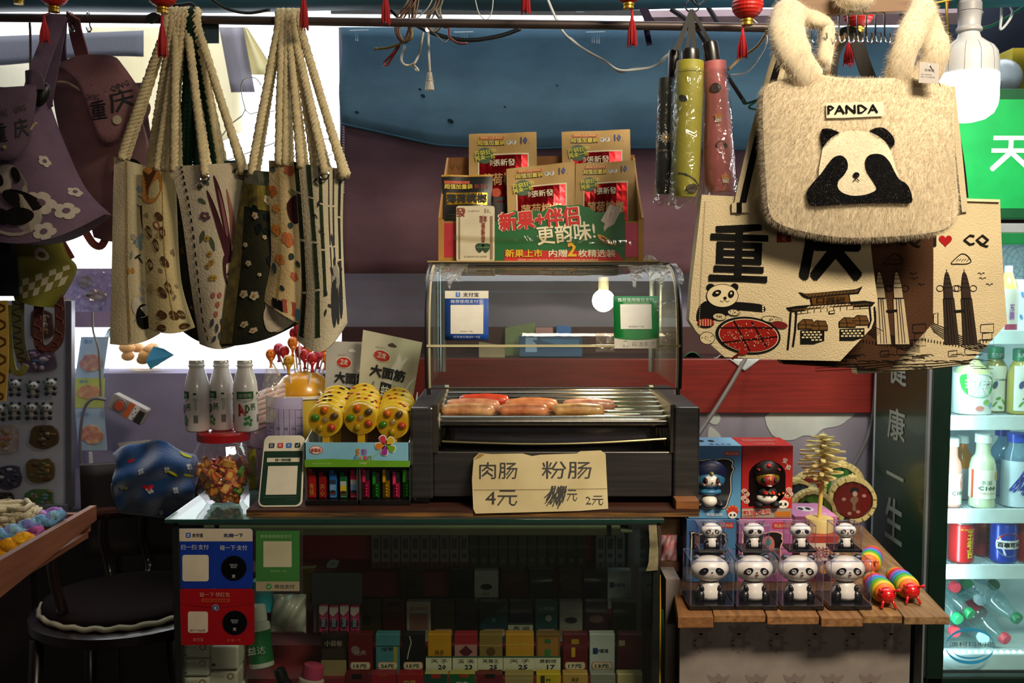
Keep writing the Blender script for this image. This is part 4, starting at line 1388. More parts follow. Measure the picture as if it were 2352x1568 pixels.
# pink box and small red white box under the bamboo tree
t,f,tp,zt5=toybox('pink_toy_carton','pink toy carton lying behind the bamboo tree toy',1826,1186,1924,2.06,.12,ZTB + .0012,C('#b8709c',.4,n=.08))
tp.rect(0,0,1,1,C('#cf86b4',.4),t,'lid_print'); tp.poly(ell(.45,.45,.2,.2),C('#e4d4de',.5),t,'lid_print',2)
for sx in (-1,1):
 tp.poly(ell(.43 + .09*sx,.45,.06,.1),INK,t,'lid_print',3)
tp.text('甄品尚品',.62,.8,.4,.12,C('#e8d4e0',.5),t,2)
f.poly(rrect(.55,.04,.93,.13,.03,3),C('#b82c30',.5),t,'red_tag'); f.text('甄品尚品',.74,.085,.3,.05,C('#e0b8a0',.5),t,3)
t,f,tp,zt6=toybox('opera_snack_carton','red and white toy carton carrying the bamboo tree toy',1838,1230,1928,1.945,.09,ZTB + .0012,C('#9c3a2c',.45))
f.rect(0,.06,1,.16,C('#a83a2c',.5),t,'band'); f.rect(0,.16,1,.55,C('#cfc0ae',.5),t,'white_band',2); f.text('变脸娃娃',.55,.36,.75,.26,C('#8a3a22',.5),t,4,.02)
f.poly(ell(.62,.78,.36,.22,20),C('#140f0c',.3),t,'window',2); f.poly(ell(.62,.74,.11,.11,14),C('#c98f14',.4),t,'yellow_ball',3)

# ---------------------------------------------------------------- bamboo toys
BAM=C('#d8c684',.5,n=.08,ns=30)
ct_=P(1881,1224,1.985)
t=T('bamboo_tree_toy','pale bamboo spinning tree toy with layered slats on round base','bamboo toy',V((ct_.x,1.985,zt6)))
r0=32*1.985/F
MB().lathe(V((ct_.x,1.985,zt6 + .0005)),[(r0,0),(r0,.024),(r0*.97,.026)],28).build('base',C('#cdb978',.5,n=.1),t,smooth=True)
ztop_=P(1888,1002,1.985).z
MB().tube([V((ct_.x,1.985,zt6 + .026)),V((ct_.x + .004,1.985,P(1888,1100,1.985).z))],.0042,10).build('stick',C('#d6b860',.5),t,smooth=True)
nl=27
zlo=P(1888,1108,1.985).z
xc=ct_.x + .004
MB().tube([V((xc,1.985,zlo)),V((xc,1.985,ztop_))],.004,8).build('core',BAM,t,smooth=True)
sm=None
for k in range(nl):
 f_=k/(nl - 1)
 L_=(12 + 44*math.sin(PI*(.10 + .82*f_))**.8)*1.985/F
 z=zlo + (ztop_ - zlo)*(f_*.97)
 mb=MB()
 mb.prism([V((x,y,0)) for x,y in rrect(-L_,-.0045,L_,.0045,.004,3)],(0,0,.0030))
 mb.xf(Matrix.Translation(V((xc,1.985,z))) @ Matrix.Rotation(k*R(68) + .4,4,'Z'))
 mb.build('slat',BAM,t)
MB().lathe(V((xc,1.985,ztop_)),[(.009,-.002),(.009,.003),(.003,.006),(.0015,.009)],14).build('cap',BAM,t,smooth=True)
def disc_toy(lab,px,py,rp,Y,col,fig,rot=0):
 c=P(px,py,Y)
 r=rp*Y/F
 t=T('bamboo_disc_toy',lab,'bamboo toy',V((c.x,Y,c.z - r)),'bamboo disc toys')
 M0=Matrix.Translation(c) @ Matrix.Rotation(R(rot),4,'Z')
 w=.030
 MB().lathe(V((0,0,0)),[(r*.80,-.012),(r*.80,.010)],28,(0,1,0)).xf(M0).build('disc',C(col,.35,coat=.3),t,smooth=True)
 n=30
 for k in range(n):
  a_=R(-75 + 330*k/(n - 1) - 15)
  rr=r*.93
  mb=MB().box(-r*.075,r*.085,-w/2 - .004*(k % 2),w/2,-PI*rr/n*.92,PI*rr/n*.92)
  mb.xf(M0 @ Matrix.Rotation(-a_,4,'Y') @ Matrix.Translation(V((rr,0,0))))
  mb.build('slat',BAM,t)
 MB().lathe(V((0,0,r*.98)),[(.012,0),(.013,.003),(.009,.006),(.003,.007),(.0015,.011)],14).xf(M0).build('cap',BAM,t,smooth=True)
 s=Surf(lambda u,v: M0 @ V(((u - .5)*1.5*r,-.012,(.5 - v)*1.5*r)),.0006)
 if fig == 'panda':
  s.poly(ell(.5,.12,.22,.1),C('#5f9c34',.5),t,'picture',1)
  s.poly(ell(.5,.5,.26,.30),C('#d4cfc4',.5),t,'picture',2)
  for sx in (-1,1):
   s.poly(ell(.5 + .13*sx,.47,.08,.11),INK,t,'picture',3); s.poly(ell(.5 + .22*sx,.24,.09,.09),INK,t,'picture',1.5); s.poly(ell(.5 + .2*sx,.85,.13,.14),INK,t,'picture',1.5)
  s.poly(ell(.5,.60,.05,.035),INK,t,'picture',3)
 elif fig == 'dancer':
  s.poly(ell(.55,.20,.13,.10),INK,t,'picture',1); s.poly(ell(.56,.30,.07,.08),C('#c9a894',.5),t,'picture',2)
  s.poly(catmull([(.52,.38),(.62,.38),(.66,.5),(.58,.62),(.60,.8),(.50,.8),(.50,.62),(.42,.5)],3),C('#8a6a54',.5),t,'picture',2)
  for (u,v) in ((.25,.48),(.82,.35),(.66,.84),(.42,.9)):
   s.poly(ell(u,v,.06,.05),C('#b88a80',.5),t,'picture',1)
 else:
  s.poly(ell(.5,.5,.3,.25),C('#8a9a9c',.5),t,'picture',1)
zb_=lambda Y,rp: ZY(ZTB + .003,Y) - rp*1.03
disc_toy('bamboo disc toy with red dancer picture at the back right',1957,zb_(2.40,52),52,2.40,'#6d1714','dancer',-12)
disc_toy('bamboo disc toy with green panda picture behind the tree stick',1866,zb_(2.30,50),50,2.30,'#4f7f2c','panda',-8)
disc_toy('bamboo disc toy with green rim behind the red dancer one',1933,zb_(2.46,52) - 20,50,2.46,'#3f8040','x',-25)
disc_toy('bamboo disc toy with blue grey picture behind the red box',1828,zb_(2.42,48),46,2.42,'#3c4c54','x',8)
disc_toy('bamboo disc toy mostly hidden below the bamboo tree crown',1858,zb_(2.475,36) - 26,36,2.475,'#7a2420','x',5)

# ---------------------------------------------------------------- rainbow slugs
RB=['#d0201c','#e8701c','#c9b41e','#4aa32a','#2c86c4','#8f5bb4','#c02420','#e0701c','#7fa03c','#3c88ac']
def slug(lab,head,tail,r,hcol='#c8181a',rev=False):
 head,tail=V(head),V(tail)
 t=T('rainbow_slug_toy',lab,'slug toy',V(((head.x + tail.x)/2,(head.y + tail.y)/2,ZTB)),'rainbow slug toys')
 ax=(tail - head)
 L_=ax.length
 ax.normalize()
 sg=[(0,.62),(.10,.86),(.2,.97),(.32,1.0),(.44,1.0),(.56,.95),(.68,.86),(.80,.72),(.90,.55),(1.0,.35)]
 cols=RB[1:]
 for k in range(9):
  a,ra=sg[k]
  b,rb=sg[k + 1]
  c=head + ax*(L_*a)
  l=L_*(b - a)
  MB().lathe(c,[(ra*r*.80,-.001),(ra*r*.98,l*.12),(r*max(ra,rb)*1.02,l*.55),(rb*r*.99,l*1.02),(rb*r*.8,l*1.1)],22,ax).build('segment',C(cols[k],.45,sss=.0,n=.04),t,smooth='all')
 hm=C(hcol,.25,coat=.5,n=.04)
 h=MB().ball(head - ax*r*.05,r*.70,r*.75,r*.66,18,12).build('head',hm,t,smooth='all')
 side=ax.cross(V((0,0,1))).normalized()
 for sx in (-1,1):
  p0=head - ax*r*.3 + V((0,0,r*.35)) + side*sx*r*.35
  p1=p0 - ax*r*.55 + side*sx*r*.42 + V((0,0,r*.28))
  MB().tube([p0,(p0 + p1)/2,p1,p1 - ax*r*.08],[r*.14,r*.10,r*.15,r*.08],8).build('feeler',hm,h,smooth='all')
  p0=head - ax*r*.35 - V((0,0,r*.2)) + side*sx*r*.3
  p1=p0 - ax*r*.4 + side*sx*r*.28
  p1.z=ZTB + r*.14
  MB().tube([p0,(p0 + p1)/2,p1],[r*.14,r*.11,r*.13],8).build('foot',hm,h,smooth='all')
def tpos(px,py,Yg,r):
 p=P(px,1370,Yg)
 return V((p.x,Yg,ZTB + r + .0015))
rs=.0222
slug('rainbow slug toy next to the panda case, red head forward',tpos(2036,0,1.79,rs),tpos(1994,0,1.905,rs*.8),rs)
slug('rainbow slug toy nearest the fridge with red head forward',tpos(2092,0,1.815,rs),tpos(2046,0,1.94,rs*.8),rs)
slug('rainbow slug toy with orange head lying behind the other two',tpos(1994,0,1.975,rs),tpos(2004,0,2.09,rs*.8),rs,'#d86838')
# ================================================================ drinks fridge
YR=2.20
YRB=2.53
fx0=P(2135,1000,YR).x
fxg=P(2180,960,YR).x            # left edge of the glass
fx1=fx0 + .62
fr=T('drinks_fridge','dark green glass door drinks fridge with lit shelves','fridge',V(((fx0 + fx1)/2,2.4,0)))
fgreen=C('#0f3b24',.35,coat=.3,n=.12,ns=3)
fdark=C('#071d14',.35,coat=.2)
zr=lambda py,Y=YR: P(2250,py,Y).z
ztopf=zr(207)
zbot=zr(1530)
MB().box(fx0,fx0 + .012,YR + .01,YRB,.02,ztopf).build('side_panel',fgreen,fr)
MB().box(fx1 - .012,fx1,YR + .01,YRB,.02,ztopf).build('side_panel',fgreen,fr)
MB().box(fx0,fx1,YRB,YRB + .012,.02,ztopf).build('back_panel',C('#c4d8dc',.5),fr)
MB().box(fx0,fx1,YR + .01,YRB,ztopf - .012,ztopf).build('top_panel',fdark,fr)
MB().box(fx0,fx1,YR + .01,YRB,.02,zbot - .02).build('plinth',fdark,fr)
MB().box(fx0 + .012,fx0 + .018,YR + .03,YRB - .001,zbot - .02,zr(562)).build('inner_lining',C('#c8dde2',.5),fr)
MB().box(fx1 - .05,fx1 - .012,YR + .03,YRB - .001,zbot - .02,zr(562)).build('inner_lining',C('#c8dde2',.5),fr)
MB().box(fx0 - .003,fx0 + .003,YR + .002,YR + .014,.02,ztopf).build('trim_strip',C('#8e989a',.35,.5),fr)
MB().box(fx0 + .003,fxg,YR - .012,YR + .03,zbot - .04,zr(562)).build('door_stile',fdark,fr,bevel=.004)
MB().box(fx1 - .06,fx1,YR - .012,YR + .03,zbot - .04,zr(562)).build('door_stile',fdark,fr,bevel=.004)
MB().box(fx0 + .003,fx1,YR - .012,YR + .03,zbot - .13,zbot - .02).build('door_rail',fdark,fr,bevel=.004)
MB().box(fx0 + .003,fx1,YR - .012,YR + .03,zr(562),zr(535)).build('door_rail',C('#0f6a38',.35),fr,bevel=.002)
MB().box(fx0 + .003,fx1,YR - .010,YR + .03,zr(535),zr(513)).build('handle_strip',C('#9aa3a6',.35,.3),fr,bevel=.002)
MB().box(fx0 + .003,fx1,YR - .002,YR + .03,zr(513),zr(505)).build('gap_strip',BLACK,fr)
MB().box(fxg,fx1 - .06,YR,YR + .004,zbot - .02,zr(562)).build('door_glass',GLASS('#eefafa',1,.02,haze=.03,hazecol='#b8d4dc'),fr)
# header sign
MB().box(fx0 + .003,fx1,YR - .02,YR + .03,zr(505),ztopf).build('header',C('#0b4a2a',.35,coat=.3),fr,bevel=.004)
hs=Surf(lambda u,v: V((fx0 + .006 + (fx1 - fx0 - .012)*u,YR - .0205,zr(232) + (zr(480) - zr(232))*v)),.0008)
hs.rect(0,0,1,1,C('#119a4c',.35,coat=.2),fr,'sign_face')
hu=lambda px: (P(px,350,YR - .02).x - fx0 - .006)/(fx1 - fx0 - .012)
hs.text('天',(hu(2273) + hu(2370))/2,(355 - 232)/248,hu(2370) - hu(2273),82/248.,C('#d4ece4',.4),fr,2,.02)
# vertical lettering on the side panel
ss=Surf(lambda u,v: V((fx0,YRB - (YRB - YR - .01)*u,zr(700) + (zr(1500) - zr(700))*v)),.0006)
for k,(ch,v) in enumerate((('健',.20),('康',.40),('一',.60),('生',.78))):
 yv={0: 862,1: 1000,2: 1128,3: 1238}[k]
 ss.text(ch,.44,(yv - 700)/800.,.34,.10 if k < 2 else .012 if k == 2 else .135,C('#a3b0a8',.5),fr,2,.02,0)
# shelves
shelf=C('#cfe2e6',.45)
for (ya,yb_) in ((758,790),(954,987),(1168,1201),(1296,1329)):
 z1,z2=zr(ya,2.24),zr(yb_,2.24)
 s_=MB().box(fxg + .003,fx1 - .06,2.238,2.244,z2,z1).build('shelf_edge',shelf,fr,bevel=.001)
 mb=MB()
 x=fxg + .006
 while x < fx1 - .06:
  mb.box(x,x + .003,2.246,YRB - .002,z1 - .008,z1 - .004)
  x += .011
 g=mb.build('shelf_grid',C('#b8ccd2',.4),fr)
 g['kind']='stuff'
z1=zr(1497,2.235)
MB().box(fxg + .003,fx1 - .06,2.225,2.26,zbot - .02,z1).build('bottom_ledge',shelf,fr,bevel=.003)
MB().box(fxg + .003,fx1 - .06,2.26,YRB - .002,zbot - .02,zbot).build('floor_pan',shelf,fr)
# LED strips: own light of the fridge
ledm=LIGHTMAT('#eafcff',9.0)
x=fxg + .005
while x < fx1 - .065:
 MB().ball(V((x,2.232,z1 + .002)),.004,.003,.003,8,6).build('led',ledm,fr,smooth='all')
 x += .0145
MB().box(fxg + .0025,fxg + .006,2.21,2.222,zbot,zr(570)).build('led_strip',LIGHTMAT('#e6fbff',5.0),fr)
MB().box(fx1 - .064,fx1 - .061,2.21,2.222,zbot,zr(570)).build('led_strip',LIGHTMAT('#e6fbff',5.0),fr)
area('fridge_light',(fxg + .02,2.215,(zr(600) + zr(1500))/2),(fxg + .25,2.45,(zr(600) + zr(1500))/2),.02,.9,1.3,(.82,.97,1.0)).rotation_euler
area('fridge_top_light',((fxg + fx1)/2 - .03,2.24,zr(575)),((fxg + fx1)/2 - .03,2.38,.9),.4,.02,1.1,(.82,.97,1.0))
# fan guard at the top
fc=P(2352,605,2.46)
for k in range(5):
 MB().tube([fc + V((.02 + .012*k,0,0)) + V((math.cos(R(a_))*(.02 + .012*k) - .02 - .012*k,0,math.sin(R(a_))*(.02 + .012*k))) for a_ in range(0,360,15)],.0012,5,True).build('fan_ring',C('#7c8890',.4,.5),fr,smooth=True)
for a_ in range(0,360,30):
 MB().tube([fc,fc + V((math.cos(R(a_))*.068,0,math.sin(R(a_))*.068))],.0012,5).build('fan_spoke',C('#7c8890',.4,.5),fr,smooth=True)
# door sticker
st=T('door_sticker','round blue swirl maker sticker on the lower fridge glass','sticker',P(2228,1525,YR - .002))
sf=plane(2172,1440,2284,1525,YR - .0015,.0003)
bl_=C('#2f9bd0',.4)
def arc(cx,cy,rx,ry,a0,a1,w0,w1,n=18):
 o,i_=[],[]
 for k in range(n + 1):
  t_=k/n
  a_=R(a0 + (a1 - a0)*t_)
  w=w0 + (w1 - w0)*math.sin(PI*t_)
  o.append((cx + rx*math.cos(a_),cy + ry*math.sin(a_)))
  i_.append((cx + (rx - w)*math.cos(a_),cy + (ry - w*1.3)*math.sin(a_)))
 return o + i_[::-1]
sf.poly(arc(.5,.5,.5,.48,185,350,.01,.06),bl_,st,'swirl'); sf.poly(arc(.5,.52,.5,.48,10,170,.01,.07),bl_,st,'swirl')
sf.poly(arc(.5,.5,.40,.36,40,150,.005,.04),bl_,st,'swirl')
sf.text('澳柯玛制造',.55,.46,.95,.13,C('#2a3a40',.4),st,2); sf.text('0532-86765800 售后',.5,.68,.85,.05,C('#5a6c74',.4),st,2)

# ---------------------------------------------------------------- drinks
def liquid(col,al=.0):
 return C(col,.12,coat=.5,n=.03,sss=.15)
CLRB=GLASS('#dff3f4',2,.04,.0,1,.10,'#cfe8ea')
def bottle(name,lab,px,pyb,pyt,wpx,Y,mat,capm,prof=None,lab_m=None,lv=(.45,.85),cap_r=.34,group='drinks in the fridge',capw=None):
 b,tpt=P(px,pyb,Y),P(px,pyt,Y)
 r=wpx/2*Y/F
 h=tpt.z - b.z
 t=T(name,lab,'bottle',V((b.x,Y,b.z)),group)
 pr=prof or [(.80,0),(.98,.02),(1,.08),(.97,.12),(1,.16),(1,.55),(.97,.62),(.80,.72),(.52,.80),(.36,.86),(.34,.90)]
 MB().lathe(V((b.x,Y,b.z)),[(a*r,z*h) for a,z in pr],24).build('bottle_body',mat,t,smooth=True)
 ztp=pr[-1][1]
 cw=capw or cap_r + .06
 MB().lathe(V((b.x,Y,b.z + (ztp + .005)*h)),[(cw*r,0),(cw*r,(.99 - ztp)*h),(cw*r*.9,(1 - ztp)*h)],18).build('cap',capm,t,smooth=True)
 sf=None
 if lab_m:
  rr=1.012*r
  zt_,zb_2=b.z + h*(1 - lv[0]),b.z + h*(1 - lv[1])
  MB().lathe(V((b.x,Y,zb_2)),[(rr,0),(rr,zt_ - zb_2)],24,caps=False).build('label',lab_m,t,smooth=True)
  sf=cyl_surf(V((b.x,Y,0)),rr + .0003,zb_2,zt_,-75,75)
 return t,sf
wc=C('#d4e4e6',.35)
zsh=[zr(758,2.24),zr(954,2.24),zr(1168,2.24),zr(1296,2.24)]
def ground(row,Y):
 return ZY(zsh[row] - .0035,Y)
# top shelf
t,sf=bottle('juice_bottle','white capped yellow drink bottle with purple red label on top shelf',2312,ground(0,2.28),611,42,2.28,liquid('#cfae60'),wc,[(.9,0),(1,.03),(1,.58),(.92,.66),(.7,.78),(.5,.86),(.48,.9)],C('#c4bcb0',.4),(.35,.98))
sf.rect(.25,.86,.8,1,C('#8a2444',.4),t,'label_print',1,6); sf.text('东\n鹏',.5,.55,.2,.4,C('#8a4a94',.4),t,3,.02)
mb=T('milk_carton','white carton with blue print beside yellow bottle on top shelf','carton',V((P(2356,0,2.29).x,2.29,zsh[0])),'drinks in the fridge')
q=P(2336,ground(0,2.28),2.27)
MB().box(q.x,q.x + .07,2.27,2.33,zsh[0] - .003,zr(642,2.27)).build('carton_body',C('#dfe6ea',.4),mb,bevel=.002)
sf=Surf(lambda u,v: V((q.x + .07*u,2.27,zr(642,2.27) + (zsh[0] - zr(642,2.27))*v)),.0005)
for (u,v,r_) in ((.15,.3,.08),(.3,.55,.1),(.12,.75,.07),(.4,.8,.08)):
 sf.poly(ell(u,v,r_,r_*.6,10,rot=40),C('#5f94cc',.4),mb,'leaf_print')
# second shelf
t,sf=bottle('fresh_drink_bottle','clear drink bottle with white label and green leaf badge',2230,ground(1,2.30),806,84,2.30,liquid('#c9cf9a'),C('#d8e6e2',.3),None,C('#d9e6e6',.4),(.34,.98))
sf.poly(catmull([(.13,.03),(.60,.02),(.83,.14),(.86,.30),(.78,.46),(.55,.58),(.30,.54),(.14,.36)],4),C('#2c9c3e',.4),t,'badge',2)
sf.text('拉',.36,.22,.30,.26,C('#e8f4ec',.4),t,5,.02); sf.text('开',.66,.25,.24,.20,C('#e8f4ec',.4),t,5,.02); sf.text('新鲜',.46,.44,.36,.15,C('#e8f4ec',.4),t,5,.02)
for (u,v,c) in ((.2,.75,'#d8a0a0'),(.5,.85,'#c98078'),(.8,.78,'#8ab4d0'),(.65,.70,'#8cbf6a')):
 sf.poly(ell(u,v,.09,.07,12),C(c,.4),t,'label_print',2)
for k,(px,lab) in enumerate(((2283,'green capped tea bottle standing behind the fresh drink badge'),(2343,'green capped tea bottle at the right edge of second shelf'))):
 t,sf=bottle('tea_bottle',lab,px,ground(1,2.33 - .04*k),797 + 4*k,54 + 6*k,2.33 - .04*k,liquid('#a8a04a'),C('#167a52',.35),[(.86,0),(1,.03),(1,.5),(.98,.6),(.86,.72),(.62,.80),(.58,.82)],None,cap_r=.60)
 b_=P(px,0,2.33)
 Yk=2.33 - .04*k
 rr=(54 + 6*k)/2*Yk/F*1.01
 zb_2,zt_=P(px,940,Yk).z,P(px,838,Yk).z
 sf=cyl_surf(V((P(px,900,Yk).x,Yk,0)),rr,zb_2,zt_,-52,52)
 sf.rect(0,0,1,1,C('#d3dcd4',.4),t,'label',1,8)
 sf.text('东方树叶',.62,.3,.1,.3,C('#3f6a60',.4),t,3,0,90)
 sf.poly(ell(.3,.42,.12,.08,10,rot=-30),C('#3c4a72',.4),t,'bird_print',2)
 for (u,v) in ((.3,.85),(.55,.92),(.7,.8),(.45,.72)):
  sf.poly(ell(u,v,.12,.035,10,rot=40*(u - .5)*4),C('#5f9a3c',.4),t,'leaf_print',2)
 cs=cyl_surf(V((P(px,900,Yk).x,Yk,0)),.665*rr,P(px,822,Yk).z,P(px,806,Yk).z,-60,60)
 cs.text('东方树叶',.5,.5,.8,.7,C('#c8e0d4',.4),t,2)
# third shelf
cp=[(.82,0),(.98,.02),(1,.06),(.96,.12),(1,.18),(1,.50),(.98,.58),(.84,.67),(.60,.72),(.54,.78),(.53,.88)]
t,sf=bottle('lemon_drink_bottle','pale lemon drink bottle with cream label and clear cap',2254,ground(2,2.275),996,58,2.275,liquid('#c4d4b4'),C('#dbe8e6',.3),cp,C('#e4ead8',.4),(.47,.86),capw=.64)
sf.text('水溶',.45,.42,.32,.16,C('#3c6a5a',.4),t,3); sf.text('C100',.48,.62,.52,.14,C('#12503a',.4),t,3,.03); sf.text('柠檬汁饮料',.5,.80,.5,.05,C('#b5563c',.4),t,3)
sf.poly(ell(.86,.2,.14,.18,12),C('#d8b428',.4),t,'fruit_print',2); sf.rect(0,0,.08,1,C('#b8502c',.4),t,'label_edge',2,2)
t,sf=bottle('pink_drink_bottle','pink drink bottle half hidden by the fridge door frame',2184,ground(2,2.28),1006,44,2.28,liquid('#d89a8c'),C('#dbe8e6',.3),cp,C('#e4e0d4',.4),(.5,.95),capw=.64)
sf.text('C100',.6,.62,.5,.14,C('#12503a',.4),t,3,.03); sf.poly(ell(.85,.3,.18,.25,12),C('#d88a80',.4),t,'fruit_print',2)
t,sf=bottle('orange_drink_bottle','amber orange drink bottle with grey lower label behind pink one',2208,ground(2,2.36),1000,44,2.36,liquid('#b9761c'),C('#cfdedd',.3),[(.9,0),(1,.03),(1,.5),(1,.6),(.9,.7),(.62,.78),(.5,.83),(.5,.88)],C('#b4bcc4',.4),(.50,.98),capw=.6)
sf.poly([(.3,.18),(.8,.38),(.3,.55)],C('#d08a1c',.4),t,'label_print',2)
t,sf=bottle('sport_drink_bottle','blue capped sports drink bottle with bold blue lettering',2331,ground(2,2.285),994,64,2.285,GLASS('#bfe0f4',2,.05,0,1,.35,'#9cc8e4'),C('#2452d0',.3),[(.86,0),(1,.03),(1,.10),(.95,.14),(1,.2),(1,.5),(.92,.58),(.98,.64),(.88,.74),(.64,.82),(.62,.88)],C('#c4dcec',.35),(.36,.98),capw=.68)
sf.text('脉动',.55,.42,.42,.62,C('#2038a0',.4),t,3,.04,24)
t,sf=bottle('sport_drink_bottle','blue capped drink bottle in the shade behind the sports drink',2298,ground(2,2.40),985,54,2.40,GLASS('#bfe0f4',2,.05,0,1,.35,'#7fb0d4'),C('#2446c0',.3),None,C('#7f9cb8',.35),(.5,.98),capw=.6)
# cans
def can(lab,px,Y,wpx,mat,fn=None,rot=0):
 pyb=ground(3,Y)
 b=P(px,pyb,Y)
 r=wpx/2*Y/F
 h=P(px,pyb - wpx*1.62,Y).z - b.z
 t=T('drink_can',lab,'can',V((b.x,Y,b.z)),'cans in the fridge')
 MB().lathe(V((b.x,Y,b.z)),[(.78*r,0),(.86*r,.015*h),(1*r,.07*h),(1*r,.90*h),(.90*r,.965*h)],28).build('can_body',mat,t,smooth=True)
 MB().lathe(V((b.x,Y,b.z + .965*h)),[(.90*r,0),(.92*r,.012*h),(.88*r,.02*h),(.84*r,.005*h),(.82*r,.004*h)],28).build('lid',C('#b4c0c4',.3,.9),t,smooth=True)
 sf=cyl_surf(V((b.x,Y,0)),r*1.008,b.z + .08*h,b.z + .9*h,-80,80,axis_face=rot)
 if fn:
  fn(t,sf)
redc=C('#c01c20',.3,.3,coat=.4)
def wl(t,sf):
 sf.text('王\n老\n吉',.60,.50,.20,.80,C('#c9b22a',.4),t,2,.04)
 sf.text('凉茶始祖',.55,.06,.5,.05,C('#c9b22a',.4),t,2)
def pep(t,sf):
 sf.poly(ell(.5,.52,.36,.34,24),C('#dfe4ec',.35),t,'roundel',2)
 sf.poly(ell(.5,.52,.345,.325,24,a0=180,a1=360),C('#c01a24',.35),t,'roundel_top',3)
 sf.poly(ell(.5,.52,.345,.325,24,a0=0,a1=180),C('#14307c',.35),t,'roundel_bottom',3)
 sf.rect(.165,.40,.835,.64,C('#dfe4ec',.35),t,'roundel_band',4,8)
 sf.text('百事可乐',.5,.52,.62,.15,INK,t,6,.04)
can('red herbal tea can beside fridge frame with yellow characters',2206,2.275,58,redc,wl)
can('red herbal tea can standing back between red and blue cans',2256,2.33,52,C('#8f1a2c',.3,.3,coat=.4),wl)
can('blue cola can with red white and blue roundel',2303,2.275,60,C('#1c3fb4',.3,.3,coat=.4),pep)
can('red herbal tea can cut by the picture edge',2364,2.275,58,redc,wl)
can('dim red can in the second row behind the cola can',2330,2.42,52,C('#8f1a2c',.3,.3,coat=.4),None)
# water bottles heaped at the bottom
random.seed(31)
def water(lab,px,py,Y,capcol,dx,dz,r=.025,L_=.145,ribs=True,lblm=None):
 t=T('water_bottle',lab,'bottle',P(px,py,Y) - V((0,0,r)),'water bottles heaped in the fridge')
 c=P(px,py,Y)
 ax=V((dx,1.0,dz)).normalized()
 MB().lathe(c,[(.0125,0),(.0135,.003),(.0135,.013),(.012,.015)],16,ax).build('cap',C(capcol,.35),t,smooth=True)
 pr=[(.011,.015),(.0125,.022),(r*.75,.045),(r*.97,.065)]
 for k in range(6):
  z0=.07 + (L_ - .075)*k/6
  pr += [(r,z0),(r,z0 + .008),(r*.93,z0 + .011)]
 pr += [(r,L_ - .004),(r*.85,L_)]
 MB().lathe(c,pr,22,ax).build('bottle_body',CLRB,t,smooth='all')
 if lblm:
  MB().lathe(c,[(r*1.02,.085),(r*1.02,.12)],22,ax,caps=False).build('label',C(lblm,.4),t,smooth='all')
water('red capped water bottle at the top of the bottom heap',2197,1350,2.29,'#d03c4c',-.25,.15)
water('green capped water bottle in the middle of heap',2231,1412,2.275,'#1f9c5c',-.55,.45)
water('green capped water bottle close to the glass with embossed cap',2203,1424,2.262,'#22b06a',-.35,.35)
water('red capped water bottle lying lowest behind the swirl sticker',2196,1452,2.27,'#d84452',-.15,.1)
water('white capped water bottle lying behind the swirl sticker',2260,1468,2.27,'#cfeef0',.1,.15)
water('red capped water bottle low in the heap with red cap forward',2313,1470,2.265,'#d84858',-.45,.42,lblm='#8f2c3c')
water('green capped water bottle at the picture edge of the heap',2341,1424,2.268,'#178050',-.55,.5)
water('dark green capped bottle lying high in the heap',2222,1340,2.34,'#14663c',.1,.1,lblm='#125c34')
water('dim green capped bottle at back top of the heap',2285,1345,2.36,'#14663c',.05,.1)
water('clear bottle with green label in middle of heap',2255,1380,2.33,'#cfe8ea',-.2,.2,lblm='#0f6a3c')

# ---------------------------------------------------------------- on top of the fridge
t=T('globe_bulb','unlit white globe bulb lying on top of the fridge','light bulb',P(2305,200,2.3))
c=P(2302,162,2.30)
c.z=ztopf + .044
MB().ball(c,.043,nu=22,nv=14).build('globe',C('#c4cfd2',.3,coat=.3),t,smooth='all')
MB().lathe(c + V((-.02,.036,0)),[(.014,0),(.014,.03),(.008,.034)],14,(-.3,1,0)).build('screw_base',STEEL,t,smooth=True)
t=T('yellow_box','yellow cardboard box on top of the fridge at picture edge','box',P(2360,200,2.35))
q=P(2326,110,2.33)
MB().box(q.x,q.x + .12,2.33,2.42,ztopf + .0005,q.z).build('carton',C('#b3a01c',.5),t,bevel=.001)
plane(2330,180,2352,192,2.3295).text('LYX',.5,.5,.8,.8,C('#5a521c',.5),t)
# ================================================================ things on the counter
# ---------------------------------------------------------------- candy jar
YJ=1.93
cj=P(517,1150,YJ)
jb=V((cj.x,YJ,ZC + .0005))
rj=78*YJ/F
zl=P(517,1004,YJ).z
hj=zl - jb.z
jar=T('candy_jar','round clear plastic jar full of orange wrapped candies with red lid','candy jar',jb)
jp=[(.50,0),(.56,.02),(.60,.06),(.80,.18),(.96,.36),(1.0,.50),(.97,.64),(.88,.78),(.76,.90),(.72,.96),(.74,1.0)]
MB().lathe(jb,[(a*rj,z*hj) for a,z in jp],18).build('jar_body',GLASS('#f6f2f4',2,.03,.05,8,.02,'#c9b4c0'),jar,smooth=True,ang=12)
MB().lathe(V((jb.x,YJ,zl)),[(.77*rj,-.004),(.78*rj,.010),(.74*rj,.014),(.70*rj,.012)],32).build('lid',C('#a8141c',.35,coat=.3),jar,smooth=True)
random.seed(12)
cc=['#c8781c','#cf8a24','#b85a1c','#c9661c','#3f8f2c','#a82438','#8f4a1c','#d0961f','#b8641c']
n=0
